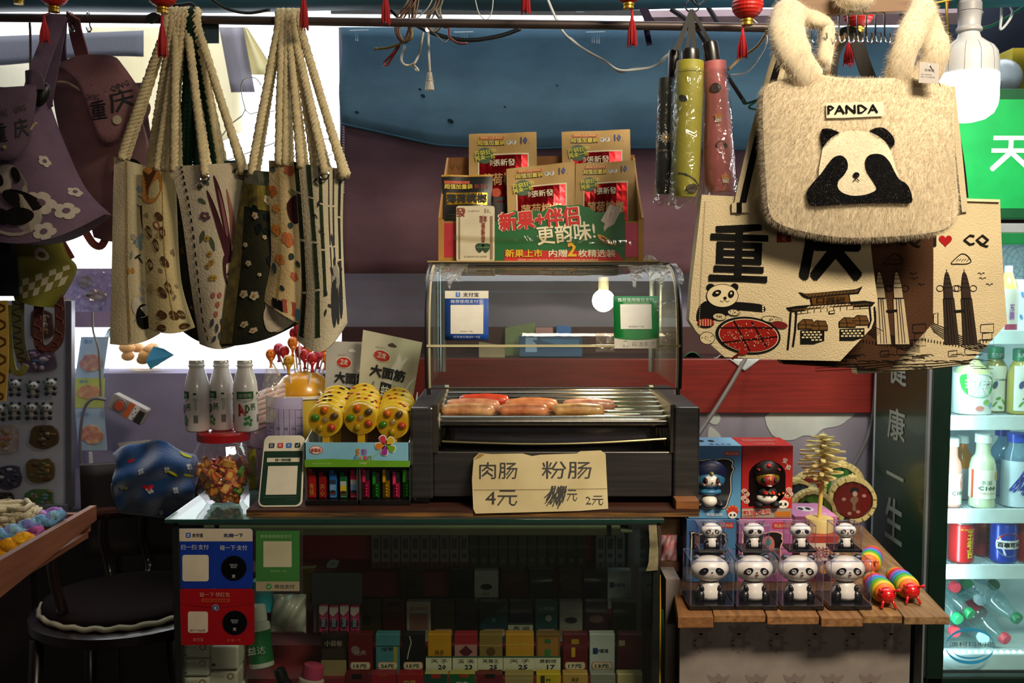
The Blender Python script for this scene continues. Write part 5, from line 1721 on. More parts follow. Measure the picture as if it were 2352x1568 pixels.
for lvl in range(9):
 zf_=.06 + .068*lvl
 rmax=None
 for (a0,z0),(a1,z1) in zip(jp,jp[1:]):
  if z0 <= zf_ <= z1:
   rmax=(a0 + (a1 - a0)*(zf_ - z0)/(z1 - z0))*rj
 ncan=11
 for k in range(ncan):
  a_=2*PI*(k + random.random()*.6)/ncan + lvl
  rr=(rmax - .016)*random.uniform(.72,1.0)
  if lvl == 8:
   rr *= random.uniform(.2,.9)
  c=jb + V((rr*math.sin(a_),-rr*math.cos(a_),zf_*hj + .006*random.random()))
  col=random.choice(cc)
  M_=Matrix.Translation(c) @ Matrix.Rotation(a_ + random.uniform(-.5,.5),4,'Z') @ Matrix.Rotation(random.uniform(-1.2,1.2),4,'Y') @ Matrix.Rotation(random.uniform(-.5,.5),4,'X')
  w,h=random.choice(((.011,.007),(.011,.0075),(.009,.004)))
  t=T('wrapped_candy',{'3': 'small green wrapped candy inside the clear jar','a': 'small red wrapped candy inside the clear jar','8': 'small brown wrapped candy inside the clear jar'}.get(col[1],'small orange wrapped candy inside the clear jar'),'candy',c,'candies in the jar')
  MB().box(-w,w,-.0035,.0035,-h,h).xf(M_).build('candy_block',C(col,.35,coat=.3,n=.15,ns=60),t,bevel=.0012,seg=1)
  if math.cos(a_) > .1:
   sfc=Surf(lambda u,v,M_=M_,w=w,h=h: M_ @ V(((u - .5)*2*w,-.0035,(.5 - v)*2*h)),.0003)
   sfc.poly(ell(.5,.5,.30,.34,10),C('#d9b04a' if col[1] != '3' else '#c9c044',.4),t,'wrapper_print')
# label inside the jar on its right side
MB().grid(lambda u,v: jb + V(((.97*rj)*math.sin(R(60 + 26*u)),-.93*rj*math.cos(R(60 + 26*u)),hj*(.84 - .62*v))),5,8).build('side_label',C('#7d7414',.5,n=.4,ns=90,col2='#3c3a0c'),jar,smooth='all')

# ---------------------------------------------------------------- three milk drink bottles on the lid
zlid=zl + .0125
mw=C('#e2ddda',.25,coat=.4,n=.02)
for k,(px,rot,lab) in enumerate(((455,62,'white milk drink bottle standing left on the red jar lid'),(511,48,'white milk drink bottle standing in the middle on the red jar lid'),(565,-12,'white milk drink bottle standing right on the lid, big letters facing front'))):
 c=P(px,990,YJ - .012 + (.012 if k != 1 else .03))
 t=T('milk_drink_bottle',lab,'bottle',V((c.x,c.y,zlid)),'milk drink bottles on the jar')
 r=28.5*c.y/F
 h=P(px,830,c.y).z - zlid
 pr=[(.82,0),(.96,.02),(1,.06),(1,.40),(.97,.43),(1,.46),(1,.56),(.94,.68),(.78,.80),(.62,.89),(.58,.92)]
 base=V((c.x,c.y,zlid))
 MB().lathe(base,[(a*r,z*h) for a,z in pr],28).build('bottle_body',mw,t,smooth=True)
 MB().lathe(base + V((0,0,.92*h)),[(.62*r,0),(.66*r,.02*h),(.66*r,.035*h),(.60*r,.045*h),(.62*r,.065*h),(.62*r,.08*h)],22).build('neck_ring',mw,t,smooth=True)
 MB().lathe(base + V((0,0,1.0*h)),[(.60*r,0),(.60*r,.012),(.57*r,.014)],22).xf(Matrix.Translation(V((0,0,-.011)))).build('foil_cap',C('#c9c4b8',.3,.7),t,smooth=True)
 sf=cyl_surf(V((c.x,c.y,0)),r*1.008,zlid + .06*h,zlid + .62*h,-85,85,axis_face=-rot)
 gm=C('#145a2c',.4)
 # label front is turned away by rot degrees
 sf.rect(.28,.06,.74,.24,gm,t,'green_band',1,8)
 sf.poly([(.28,.24),(.74,.24),(.68,.29),(.51,.31),(.34,.29)],gm,t,'green_band',1.2)
 sf.text('娃哈哈',.51,.16,.34,.11,C('#cfd6c4',.4),t,2.5)
 sf.text('A',.40,.52,.20,.32,C('#b01420',.4),t,2.5,.04,-10); sf.text('D',.57,.50,.12,.22,gm,t,2.5,.04); sf.text('钙',.72,.45,.14,.18,gm,t,2.5,.02)
 for (u,v) in ((.52,.75),(.60,.72),(.66,.80),(.56,.86),(.64,.90),(.50,.88)):
  sf.poly(ell(u,v,.045,.05,8),C('#3f8a4c',.4),t,'pattern_print',1)
 sf.poly(ell(.90,.12,.05,.03,10),gm,t,'seal_print'); sf.poly(ell(.10,.12,.05,.03,10),gm,t,'seal_print')
 for (u0,u1) in ((.04,.17),(.86,.98)):
  mb=MB()
  for q in range(9):
   ub=u0 + (u1 - u0)*q/9
   sf._poly(mb,[(ub,.66),(ub + .007,.66),(ub + .007,.86),(ub,.86)],1)
  mb.build('barcode',INK,t)['kind']='stuff'
  sf.text('营养成分\n能量\n蛋白质\n脂肪',(u0 + u1)/2,.38,u1 - u0,.3,C('#4a8a60',.4),t)
MB().lathe(V((P(511,990,YJ).x,YJ + .01,zlid - .0005)),[(.0,0),(.0,.0002)],4)
t=T('shrink_wrap','clear shrink wrap around the three milk drink bottles','plastic film',V((P(511,990,YJ).x,YJ - .04,zlid)))
MB().grid(lambda u,v: P(430 + 160*u,905 + 84*v,YJ - .045 - .002*math.sin(u*21) + .012*abs(2*u - 1)**3),20,8).build('film',GLASS('#fbfbfb',1,.06,.35,12,.0),t,smooth='all')

# ---------------------------------------------------------------- payment stand
t=T('payment_stand','dark green upright payment code stand with white rim on plywood','payment stand',V((P(645,1160,1.84).x,1.84,ZP)))
zt_=P(650,1000,1.87).z
f0=quad(V((P(608,1000,1.87).x,1.868,zt_)),V((P(700,1000,1.87).x,1.872,zt_)),V((P(693,1160,1.83).x,1.832,ZP + .001)),V((P(592,1160,1.83).x,1.828,ZP + .001)),.0006)
slab(f0,'board',C('#d3ccb8',.4),t,.006,rrect(0,0,1,1,.14,5,.62),.001)
f0.poly([(.035,.22),(.965,.22)] + [p for p in rrect(.035,.3,.965,.975,.12,5,.62) if p[1] > .5],C('#0a2f20',.35),t,'green_field')
f0.rect(.12,.315,.90,.375,C('#c9c2ae',.4),t,'pill',2); f0.text('扫一扫付款',.51,.345,.38,.042,C('#0a2f20',.4),t,4,.03)
f0.rect(.16,.43,.86,.83,C('#ccc5b2',.4),t,'blank_square',2)
f0.text('本码支持微信支付宝云闪付扫码付款',.5,.865,.74,.014,C('#4f6a58',.4),t,3); f0.text('服务热线',.75,.90,.2,.01,C('#4f6a58',.4),t,3)
for k,c in enumerate(('#22304a','#b8242a','#2166b4','#163a28')):
 f0.poly(rrect(.13 + .21*k,.105,.27 + .21*k,.175,.02,3),C(c,.4),t,'logo_tile',1)
 f0.text(('云','收','支','✓')[k],.20 + .21*k,.14,.08,.045,C('#d4d0c4',.4),t,3)
MB().prism([V((P(640,1100,1.88).x,1.875,P(640,1060,1.875).z)),V((P(660,1100,1.88).x,1.875,P(640,1060,1.875).z)),V((P(660,1100,1.9).x,1.93,ZP)),V((P(640,1100,1.9).x,1.93,ZP))],(0,.002,0)).build('strut',C('#a8a496',.5),t)

# ---------------------------------------------------------------- lollipop dome
YK=2.14
cd=P(697,905,YK)
dm_=T('lollipop_dome','yellow plastic dome stand for lollipops on the counter','lollipop stand',V((cd.x,YK,ZP)))
rd=64*YK/F
zr0=cd.z
MB().lathe(V((cd.x,YK,zr0)),[(rd,0),(rd*.98,rd*.12),(rd*.90,rd*.38),(rd*.72,rd*.62),(rd*.45,rd*.80),(rd*.15,rd*.88),(.001,rd*.89)],30).build('dome',C('#c48a0c',.3,coat=.3),dm_,smooth='all')
MB().lathe(V((cd.x,YK,zr0 - .006)),[(rd*1.0,0),(rd*1.04,.002),(rd*1.02,.008)],30).build('rim',C('#c9c4b4',.3),dm_,smooth=True)
MB().lathe(V((cd.x,YK,ZP + .0005)),[(rd*.85,0),(rd*.97,zr0 - .007 - ZP)],30).build('tub',C('#c4a838',.35,coat=.2),dm_,smooth=True)
MB().grid(lambda u,v: V((cd.x,YK,zr0)) + V((rd*1.005*.86*math.sin(R(38 + 12*u)),-rd*1.005*.86*math.cos(R(38 + 12*u)),rd*(.42 - .14*v))),3,3).build('mark',C('#5a4a1c',.5),dm_)
random.seed(6)
pops=[(622,813,'o',856),(640,800,'p',845),(653,806,'r',858),(672,786,'o',850),(663,828,'y',880),(676,764,'r',840),(686,752,'r',835),(688,806,'p',858),(700,815,'r',850),(717,822,'r',878),(730,815,'p',855),(748,818,'r',865),(708,800,'o',845),(744,800,'o',850)]
pl_n={'o': 'orange','p': 'pink','r': 'red','y': 'amber'}
place=['leaning out at far left','second from left','in front left','high above centre','lowest in front','near the top','topmost under the bamboo tote','behind centre','right of centre','in front of dome on the right','right rear','at the right beside grey packet','behind the middle','rear right']
for k,(px,py,c,pb) in enumerate(pops):
 Yk=YK + random.uniform(-.03,.03)*(0 if k in (4,9) else 1) - (.045 if k in (4,9) else 0)
 h=P(px,py,Yk)
 ft=V((cd.x + (h.x - cd.x)*.75,Yk,P(px,pb + 6,Yk).z))
 t=T('lollipop','%s wrapped lollipop stuck in the yellow dome, %s' % (pl_n[c],place[k]),'lollipop',ft,'lollipops in the dome')
 m=C({'o': '#c46a10','p': '#b0304a','r': '#a8141c','y': '#b8860c'}[c],.3,coat=.4,sss=.2,n=.2,ns=60)
 MB().ball(h,.0115,.0115,.0125,14,10).build('candy_head',m,t,smooth='all')
 MB().lathe(h + V((0,0,-.030)),[(.0045,0),(.0025,.006),(.0035,.014),(.0095,.022)],10).build('twisted_wrapper',m,t,smooth='all')
 MB().tube([ft,h + V((0,0,-.012))],.0021,8).build('stick',C('#d3cbbc',.5),t,smooth=True)
 for sx in (-1,1):
  MB().ball(h + V((sx*.004,-.0112,.004)),.0013,.0008,.0016,6,5).build('printed_eye',INK,t)

# bag of wafer sticks and papers
t=T('wafer_bag','clear bag of pale pink wafer sticks tied beside the lollipop dome','snack bag',V((P(630,950,2.06).x,2.06,ZP)))
for k in range(9):
 y0=895 + 11*k
 MB().tube([P(585,y0 + 12,2.03 + .006*(k % 3)),P(655,y0 - 12,2.04 + .006*(k % 3))],.0042,8).build('wafer_stick',C('#cfb0b0',.6,n=.1),t,smooth=True)
MB().grid(lambda u,v: P(622 + (14 + 34*v)*(2*u - 1) + 6*math.sin(v*5),842 + 128*v,2.01 - .03*math.sin(PI*u)*min(1,v*2) + .004*math.sin(u*13 + v*17)),16,16).build('bag_film',GLASS('#fbf6e4',2,.1,.6,18,.16,'#d8cfc0'),t,smooth='all')
t=T('price_list','curled lavender printed price list standing behind the payment stand','paper',V((P(665,1000,2.0).x,2.0,ZP)))
lf=Surf(lambda u,v: V((P(612 + 84*u,1000,2.0).x,2.0 - .02*math.sin(PI*u),P(650,908 + 5*u,2.0).z + (ZP - P(650,908,2.0).z)*v)),.0005)
MB().grid(lambda u,v: lf.fn(u,v),14,6).build('sheet',C('#8f86a4',.8,n=.05),t,smooth='all',solid=.0004)
lm=C('#4a4458',.8)
mb=MB()
for k in range(9):
 lf._poly(mb,stroke([(i/8,.12 + .085*k + .01*(i/8)) for i in range(9)],.006),1)
for k in range(7):
 u=.12 + .14*k
 lf._poly(mb,[(u,.12),(u + .01,.12),(u + .01,.80),(u,.80)],1)
mb.build('table_rules',lm,t)['kind']='stuff'
for r_ in range(5):
 for c_ in range(4):
  lf.text(random.choice(['矿泉水','可乐','雪碧','红茶','香烟','泡面']),.19 + .2*c_,.33 + .085*r_,.10,.035,C('#3c3848',.8),t)
t=T('receipt_sheet','folded printed receipt sheets standing behind the candy jar','paper',V((P(600,1000,2.03).x,2.03,ZC)))
lf2=Surf(lambda u,v: V((P(560 + 70*u + 12*v,1000,2.05).x,2.05 - .01*math.sin(PI*u),P(600,925 + 10*u,2.05).z + (ZC - P(600,925,2.05).z)*v)),.0005)
MB().grid(lambda u,v: lf2.fn(u,v),8,6).build('sheet',C('#a090a8',.8),t,smooth='all',solid=.0004)
for c_ in range(6):
 lf2.text('合计数量单价金额品名规格',.1 + .15*c_,.5,.05,.8,C('#6a5a70',.8),t,2,0,90)

# ---------------------------------------------------------------- spicy strip packets
def packet(lab,tl,tr,br,bl,Y,grey):
 f0=pquad(tl,tr,br + (Y - .02,),bl + (Y - .02,),Y)
 nn=f0.n(.5,.5)
 sf=Surf(lambda u,v: f0.fn(u,v) + nn*(.007*math.sin(PI*max(0,min(1,u)))*max(0,min(1,(v - .2)*1.6)) + .0012*math.sin(u*11 + v*7)),.0010)
 t=T('spicy_strip_packet',lab,'snack packet',(f0.fn(0,1) + f0.fn(1,1))/2,'spicy strip packets')
 mb=MB()
 mb.grid(lambda u,v: sf.fn(u,v),14,14)
 mb.grid(lambda u,v: f0.fn(u,v) - nn*(.001 + .006*math.sin(PI*u)*min(1,v*1.4)),14,14)
 mb.build('bag',C('#c2bda6' if not grey else '#aeaaa2',.4,n=.05,bump=.15,bs=16,coat=.15),t,smooth='all')
 sf.poly(catmull([(.44,.115),(.47,.10),(.51,.085),(.55,.10),(.59,.115),(.57,.135),(.46,.135)],3),C('#4a3a34' if not grey else '#d8d4cc',.6),t,'hang_hole',1)
 sf.poly(ell(.36,.27,.155,.075,24,rot=4),C('#d8d0c0',.4),t,'logo_rim',1.5); sf.poly(ell(.36,.27,.14,.065,24,rot=4),C('#b02a18',.4),t,'logo',2.5)
 sf.text('卫龙',.36,.265,.16,.07,C('#e4d8c8',.4),t,4,.02,4)
 sf.text('大面筋',.50,.47,.62,.15,INK,t,2.5,.05,3)
 sf.poly([(.40,.58),(.59,.60),(.57,.99),(.37,.97)],INK,t,'black_panel',2)
 sf.text('辣\n条',.48,.80,.15,.36,C('#d8d4c4',.4),t,4,.01,2)
 sf.text('经\n典\n香\n辣\n味',.27,.74,.045,.30,INK,t,2.5); sf.text('香\n辣\n适\n口',.655,.70,.03,.17,INK,t,2.5); sf.text('辣\n而\n不\n燥',.72,.75,.03,.19,INK,t,2.5)
 sf.text('CRISPY',.32,.17,.18,.02,C('#8f8a7c',.5),t,2.5)
packet('grey hanging spicy strip packet partly behind the cream one',(750,783),(866,786),(866,970),(744,960),2.075,True)
packet('cream hanging spicy strip packet leaning in the candy display',(834,757),(970,786),(940,962),(818,948),2.04,False)

# ---------------------------------------------------------------- lighter trays
def lighters(lab,px0,px1,kinds,grp,labs):
 Y0=1.845
 x0,x1=P(px0,1160,Y0).x,P(px1,1160,Y0).x
 zt_=P(px0,1076,Y0).z
 t=T('lighter_tray',lab,'lighter tray',V(((x0 + x1)/2,Y0 + .03,ZP)))
 MB().box(x0,x1,Y0,Y0 + .06,ZP + .0005,P(px0,1149,Y0).z).build('tray_base',C('#0a0a0b',.35),t,bevel=.001)
 MB().box(x0,x1,Y0 + .045,Y0 + .06,P(px0,1149,Y0).z,zt_).build('tray_back',C('#0d0d0e',.4),t)
 for x in (x0,x1 - .0015):
  MB().box(x,x + .0015,Y0,Y0 + .045,P(px0,1149,Y0).z,zt_).build('tray_side',GLASS('#d8d8d8',2,.05,0,1,.05),t)
 w=(x1 - x0)/5
 zb_=P(px0,1149,Y0).z + .0005
 for k in range(5):
  xc=x0 + w*(k + .5)
  o=T('lighter',labs[k],'lighter',V((xc,Y0 + .022,zb_)),grp)
  col,kind,txt=kinds[k]
  hw=w*.36
  yb_=Y0 + .016
  zt2=zt_ - .006 - .004*(k % 2)
  if kind == 'print':
   MB().box(xc - hw,xc + hw,yb_,yb_ + .011,zb_,zt2 - .008).build('lighter_body',C(col,.3,coat=.3),o,bevel=.002)
   MB().box(xc - hw*.9,xc + hw*.2,yb_,yb_ + .010,zt2 - .008,zt2).build('lighter_top',C(col,.3),o,bevel=.001)
   MB().box(xc + hw*.2,xc + hw*.9,yb_ + .001,yb_ + .010,zt2 - .012,zt2 - .003).build('button',BLACK,o)
   s=Surf(lambda u,v,xc=xc: V((xc + hw*(2*u - 1),yb_,zt2 - .008 + (zb_ - zt2 + .008)*v)),.0004)
   if len(txt) == 2:
    s.text(txt[0] + '\n' + txt[1],.5,.62,.55,.5,C('#b08a30',.4),o)
   else:
    s.rect(.1,.22,.9,.42,C('#9aa4a4' if k > 2 else '#20304a',.4),o,'picture'); s.rect(.1,.42,.9,.68,C('#b8a01c' if k == 3 else '#5f8ab0',.4),o,'picture'); s.poly(ell(.5,.72,.4,.07,12),INK,o,'picture',2); s.rect(.1,.76,.9,.84,C('#6a2a2a',.4),o,'picture')
    s.text('Salad',.5,.92,.6,.05,C('#9aa4b4',.4),o)
  else:
   MB().box(xc - hw,xc + hw,yb_,yb_ + .011,zb_,zt2 - .020).build('lighter_body',GLASS('#cfcfcf',2,.05,0,1,.12,col),o,bevel=.002)
   MB().box(xc - hw*.05,xc + hw*.9,yb_ + .002,yb_ + .009,zb_ + .002,zt2 - .022).build('lighter_fuel',C(col,.3),o)
   MB().box(xc - hw*.1,xc + hw,yb_ + .001,yb_ + .010,zt2 - .020,zt2).build('metal_hood',CHROME,o,bevel=.001)
   MB().box(xc - hw,xc - hw*.15,yb_,yb_ + .010,zt2 - .024,zt2 + .001).build('button',C(col,.35),o,bevel=.001)
   for q in range(4):
    MB().ball(V((xc + hw*.1,yb_ + .001,zb_ + .006 + .006*q)),.0022,.0015,.0022,8,6).build('gear_tooth',C(col,.35),o,smooth='all')
lighters('black tray of five printed lighters under the candy box',701,822,[('#8f1416','print','有钱'),('#7a1212','print','开心'),('#1c5a9a','print','x'),('#14552c','print','x'),('#a01c3a','print','x')],'printed lighters',['red lighter with gold money characters at tray left end','dark red lighter with gold happy characters','blue lighter with dark city picture','green lighter with yellow square picture','crimson lighter with sky picture and round emblem'])
lighters('black tray of five transparent coloured lighters beside the grill',826,943,[('#b82450','x',''),('#1f7a1c','x',''),('#b88a0c','x',''),('#d02c5c','x',''),('#2a8a1c','x','')],'transparent lighters',['clear pink lighter at left end of its tray','clear green lighter second in its tray','clear amber lighter in the middle of its tray','clear bright pink lighter fourth in its tray','clear green lighter next to the grill housing'])

# ---------------------------------------------------------------- candy display box with round lollipops
YX=1.842
bxz=P(820,1070,YX).z
zsup=P(701,1074,1.845).z + .001
cb=T('candy_display_box','blue and green cardboard display box of yellow pinwheel candies','display box',V((P(820,1070,YX).x,YX + .08,zsup)))
ca,cb1=P(700,1066,YX),P(941,1072,YX)
zft=P(820,1016,YX).z
fs=Surf(lambda u,v: V((ca.x + (cb1.x - ca.x)*u,YX,zft + (zsup + .001 - zft)*v)),.0005)
MB().box(ca.x,cb1.x,YX,YX + .0025,zsup + .001,zft).build('front_panel',C('#7ab4cc',.45),cb)
MB().box(ca.x,cb1.x,YX + .0025,YX + .17,zsup + .001,zsup + .003).build('floor_panel',C('#6a5440',.7),cb)
MB().box(ca.x,cb1.x,YX + .17,YX + .1725,zsup + .001,P(820,925,YX + .17).z).build('back_panel',C('#6a5440',.7),cb)
for (x,s) in ((ca.x,1),(cb1.x,-1)):
 MB().prism([V((x,YX,zsup + .001)),V((x,YX,zft)),V((x,YX + .06,zft + .012)),V((x,YX + .17,P(820,900,YX + .17).z)),V((x,YX + .17,zsup + .001))],(.002*s,0,0)).build('side_panel',C('#b9c4c0',.5),cb)
fs.poly([(0,.70),(.25,.66),(.5,.70),(.75,.73),(1,.74),(1,1),(0,1)],C('#5f9a1c',.45),cb,'grass_print')
fs.poly(ell(.11,.30,.065,.18,20),C('#b03a2c',.45),cb,'logo',1.5); fs.poly(ell(.11,.30,.058,.155,20),C('#d8cfc0',.45),cb,'logo',2.5); fs.text('金稻谷',.11,.30,.10,.16,C('#b03a2c',.45),cb,4,.03)
fs.text('5',.51,.38,.04,.28,C('#c47a1c',.45),cb,3,.05); fs.text('彩',.57,.38,.06,.26,C('#8f4a9c',.45),cb,3,.02)
for k,ch in enumerate('风车果叮'):
 fs.text(ch,.49 + .045*k,.62,.04,.18,C(('#4f94b8','#c9842c','#b84a54','#6a9a2c')[k],.45),cb,3,.03)
fs.text('净含量: 18克×30支 零售',.16,.86,.18,.06,C('#b8cf94',.45),cb,2); fs.text('水果味糖果',.55,.84,.07,.06,C('#cfe0b4',.45),cb,2)
fl_=MB()
fc_=(.775,.10)
aspf=fs.W/fs.H
for k,c in enumerate(('#c0344c','#c9a81c','#6a9a1c','#8f2c84','#c9761c')):
 a_=R(-115 + 72*k)
 pc=(fc_[0] + .055*math.cos(a_),fc_[1] + .055*aspf*math.sin(a_))
 fs.poly(ell(pc[0],pc[1],.052,.034*aspf,14,rot=0) if False else [(fc_[0] + (q[0]*math.cos(a_) - q[1]*math.sin(a_)),fc_[1] + aspf*(q[0]*math.sin(a_) + q[1]*math.cos(a_))) for q in catmull([(.0,0),(.04,-.032),(.09,-.034),(.105,0),(.09,.034),(.04,.032)],3)],C('#d8d4c4',.45),cb,'petal_rim',3)
 fs.poly([(fc_[0] + (q[0]*math.cos(a_) - q[1]*math.sin(a_)),fc_[1] + aspf*(q[0]*math.sin(a_) + q[1]*math.cos(a_))) for q in catmull([(.015,0),(.045,-.024),(.085,-.026),(.096,0),(.085,.026),(.045,.024)],3)],C(c,.4),cb,'petal',5)
fs.poly(stroke([(.775,.12),(.56,.95)],.008),C('#a89c2c',.45),cb,'stem_print',3)
yl=C('#c9a414',.25,coat=.4,n=.2,ns=40,col2='#d8c040')
jc=['#c4561c','#3c2c40','#b03034','#a8921c','#1f7a24']
def pin(lab,px,py,Y,detail):
 c=P(px,py,Y)
 r=41*Y/F
 t=T('pinwheel_candy',lab,'candy',V((c.x,Y,zsup + .004)),'round pinwheel candies')
 MB().lathe(c,[(r*.80,-.004),(r*.97,-.002),(r,.002),(r*.97,.006),(r*.8,.008)],26,(0,1,0)).build('blister',yl,t,smooth=True)
 MB().box(c.x - .007,c.x + .007,Y - .001,Y + .004,zsup + .004,c.z - r*.9).build('handle',C('#b8921c',.3,coat=.3),t,bevel=.001)
 if detail:
  MB().lathe(c + V((0,-.010,0)),[(.002,0),(.005,.002),(.006,.006)],12,(0,1,0)).build('hub',GLASS('#f4ead0',2,.05,0,1,.2),t,smooth=True)
  for k in range(5):
   a_=R(80 - 72*k + 14*detail)
   MB().ball(c + V((r*.56*math.cos(a_),-.005,r*.56*math.sin(a_))),r*.24,.006,r*.20,14,9,Matrix.Rotation(-a_,3,'Y')).build('jelly',C(jc[k],.3,coat=.4,bump=.3,bs=150),t,smooth='all')
  MB().lathe(c + V((0,-.0115,0)),[(r*.88,.004),(r*.82,.001),(.001,0)],26,(0,1,0)).build('clear_dome',GLASS('#fff8dc',2,.05,.1,20,.03,'#d8c050'),t,smooth=True)
 else:
  for k in range(4):
   a_=R(random.uniform(20,160))
   MB().ball(c + V((r*.9*math.cos(a_),-.004,r*.9*math.sin(a_))),.004,.001,.0015,6,5).build('print_mark',random.choice([INK,C('#a83a1c',.4)]),t)
cols_n=['left','middle','right']
for ci,(px,py) in enumerate(((748,963),(829,958),(903,968))):
 for d in range(5):
  pin('yellow pinwheel candy with five jelly petals at front %s of the display' % cols_n[ci] if d == 0 else 'yellow round candy number %s behind the front one in %s column' % (['','two','three','four','five'][d],cols_n[ci]),px + (8,2,3)[ci]*d*.8,py - 9.5*d,1.862 + .028*d,(ci + 1) if d == 0 else 0)

# ================================================================ on and in the showcase
YQ=YF + .003
def plate(name,lab,x0,y0,x1,y1,mat,dy=0.0,r=.05):
 t=T(name,lab,'payment sticker',P((x0 + x1)/2,y1,YQ))
 s=plane(x0,y0,x1,y1,YQ - dy - .0012,.0004)
 slab(s,'plate',mat,t,.0012,rrect(0,0,1,1,r,4,s.W/s.H))
 return t,s
t,s=plate('payment_plate','blue payment plate with cream header on the counter glass',403,1213,581,1351,C('#10308c',.35))
s.poly([p for p in rrect(0,0,1,.5,.05,4,s.W/s.H) if p[1] < .25] + [(0,.24),(1,.24)][::-1] if False else rrect(.003,.003,.997,.21,.04,4,s.W/s.H),C('#c2b6a0',.45),t,'header'); s.rect(.003,.1,.997,.215,C('#c2b6a0',.45),t,'header',1.2)
s.poly(rrect(.14,.07,.20,.15,.012,3),C('#1c4a9c',.4),t,'logo_square',3); s.text('支',.17,.11,.045,.06,WHITE,t,5); s.text('支付宝',.29,.11,.14,.065,INK,t,3,.02); s.text('支|碰一下',.75,.115,.25,.075,C('#1c2a5c',.4),t,3,.02)
s.text('扫一扫·支付',.25,.31,.36,.085,C('#b0b4c8',.4),t,2,.01); s.text('碰一下·支付',.75,.32,.35,.085,C('#b0b4c8',.4),t,2,.01)
s.poly(rrect(.09,.44,.43,.88,.03,3,1.3),C('#c9bfa8',.4),t,'blank_square',1)
s.disc(.755,.66,.165,C('#0a0d18',.3),t,'touch_disc',2,32); s.disc(.755,.66,.15,C('#050608',.25),t,'touch_disc',3,32); s.text('解锁手机\n碰这里',.755,.62,.1,.07,C('#9a9ca4',.4),t,5); s.text('支',.755,.79,.05,.06,C('#c4c4c4',.4),t,5)
s.rect(.508,.22,.511,.98,C('#2a4aa0',.4),t,'divider')
t,s=plate('payment_plate','red payment plate with two code fields under the blue plate',410,1352,584,1481,C('#8f0a14',.35),.0016)
s.text('碰一下·领红包',.48,.10,.40,.085,C('#c07a68',.4),t,2,.01); s.poly(rrect(.30,.17,.68,.235,.02,3),C('#a83a1c',.4),t,'pill',1); s.text('天天领 次次有优惠',.49,.20,.32,.04,C('#7a1a10',.4),t,3)
s.poly(stroke([(i/10,.26 + .07*math.sin(PI*i/10)) for i in range(11)],.006),C('#5f060c',.4),t,'flap_line'); s.disc(.49,.335,.045,C('#c0b8b0',.4),t,'logo_ring',2,18); s.disc(.49,.335,.04,C('#1c3a84',.4),t,'logo_disc',3,18); s.text('支',.49,.335,.045,.06,WHITE,t,5)
s.poly(rrect(.125,.40,.39,.78,.03,3,1.3),C('#c0b09c',.4),t,'blank_square',1); s.text('碰不了扫这里',.255,.735,.2,.04,C('#4a1a1a',.4),t,3)
s.disc(.745,.60,.165,C('#0a0d18',.3),t,'touch_disc',2,32); s.disc(.745,.60,.15,C('#050608',.25),t,'touch_disc',3,32); s.text('解锁手机\n碰这里',.745,.57,.1,.07,C('#9a9ca4',.4),t,5); s.text('支',.745,.71,.05,.06,C('#c4c4c4',.4),t,5)
s.text('支付宝',.26,.90,.14,.06,C('#c07a68',.4),t,2); s.text('支 碰一下',.73,.91,.18,.05,C('#c05a4a',.4),t,2)
t,s=plate('payment_card','green payment card in plastic sleeve on the counter glass',588,1219,688,1357,C('#2f7a30',.45),0,.01)
s.text('推荐使用微信支付',.46,.09,.72,.06,C('#9ac48c',.4),t,2); s.rect(.17,.17,.82,.60,C('#c9c2a8',.4),t,'blank_square',1); s.text('梅瑞英(**英)',.52,.67,.38,.04,C('#8ab47c',.4),t,2)
s.rect(0,.84,1,1,C('#a89a84',.45),t,'footer'); s.disc(.30,.92,.07,C('#3f8a3c',.4),t,'logo_disc',2); s.text('✓',.30,.92,.08,.05,WHITE,t,4); s.text('微信支付',.66,.92,.46,.07,C('#3a3a34',.4),t,3)
MB().grid(lambda u,v: P(584 + 112*u,1214 + 152*v,YQ - .004 - .0008*math.sin(u*9 + v*13)),8,8).build('sleeve',GLASS('#f4f4ec',1,.08,.3,20,.02),t,smooth='all')

# tissue packs
tm=C('#c9beb0',.5,n=.05)
def tissue(lab,x0,y0,x1,y1,Y,gold=True):
 t=T('tissue_pack',lab,'tissue pack',P((x0 + x1)/2,y1,Y),'tissue packs')
 MB().pbox(x0,y0,x1,y1,Y,.07).build('pack',tm,t,bevel=.004)
 s=plane(x0,y0,x1,y1,Y,.0006)
 s.poly(ell(.12,.78,.08,.07,8),C('#3a3430',.5),t,'slot_mark')
 tp=Surf(lambda u,v: P(x0 + (x1 - x0)*u,y0,Y) + V((0,.07*(1 - v),0)),.0006)
 if gold:
  s.disc(.76,.22,.12,C('#8f6a2c',.5),t,'gold_seal',1,14); s.disc(.76,.22,.08,C('#c9beb0',.5),t,'gold_seal',2,14); s.text('SOFT TISSUE',.32,.24,.4,.08,C('#b06a4a',.5),t)
tissue('white tissue pack topmost of the left pile',417,1478,481,1511,1.85)
tissue('white tissue pack second in the left pile',418,1514,480,1553,1.85)
tissue('white tissue pack third in the left pile',418,1557,480,1600,1.85)
tissue('tall white tissue pack topmost of the right pile',483,1484,547,1538,1.86,False)
tissue('white tissue pack second in the right pile',481,1543,545,1585,1.86)
for (x0,x1,y) in ((418,480,1604),(481,546,1589)):
 t=T('tissue_pack','white tissue pack at the bottom of the %s pile' % ('left' if x0 < 450 else 'right'),'tissue pack',P(x0,1750,1.85),'tissue packs')
 zz=P(x0,y,1.85).z
 MB().box(P(x0,y,1.85).x,P(x1,y,1.85).x,1.85 + (.01 if x0 > 450 else 0),1.93,ROWS['e'][0] + .0005,zz).build('pack',tm,t,bevel=.004)
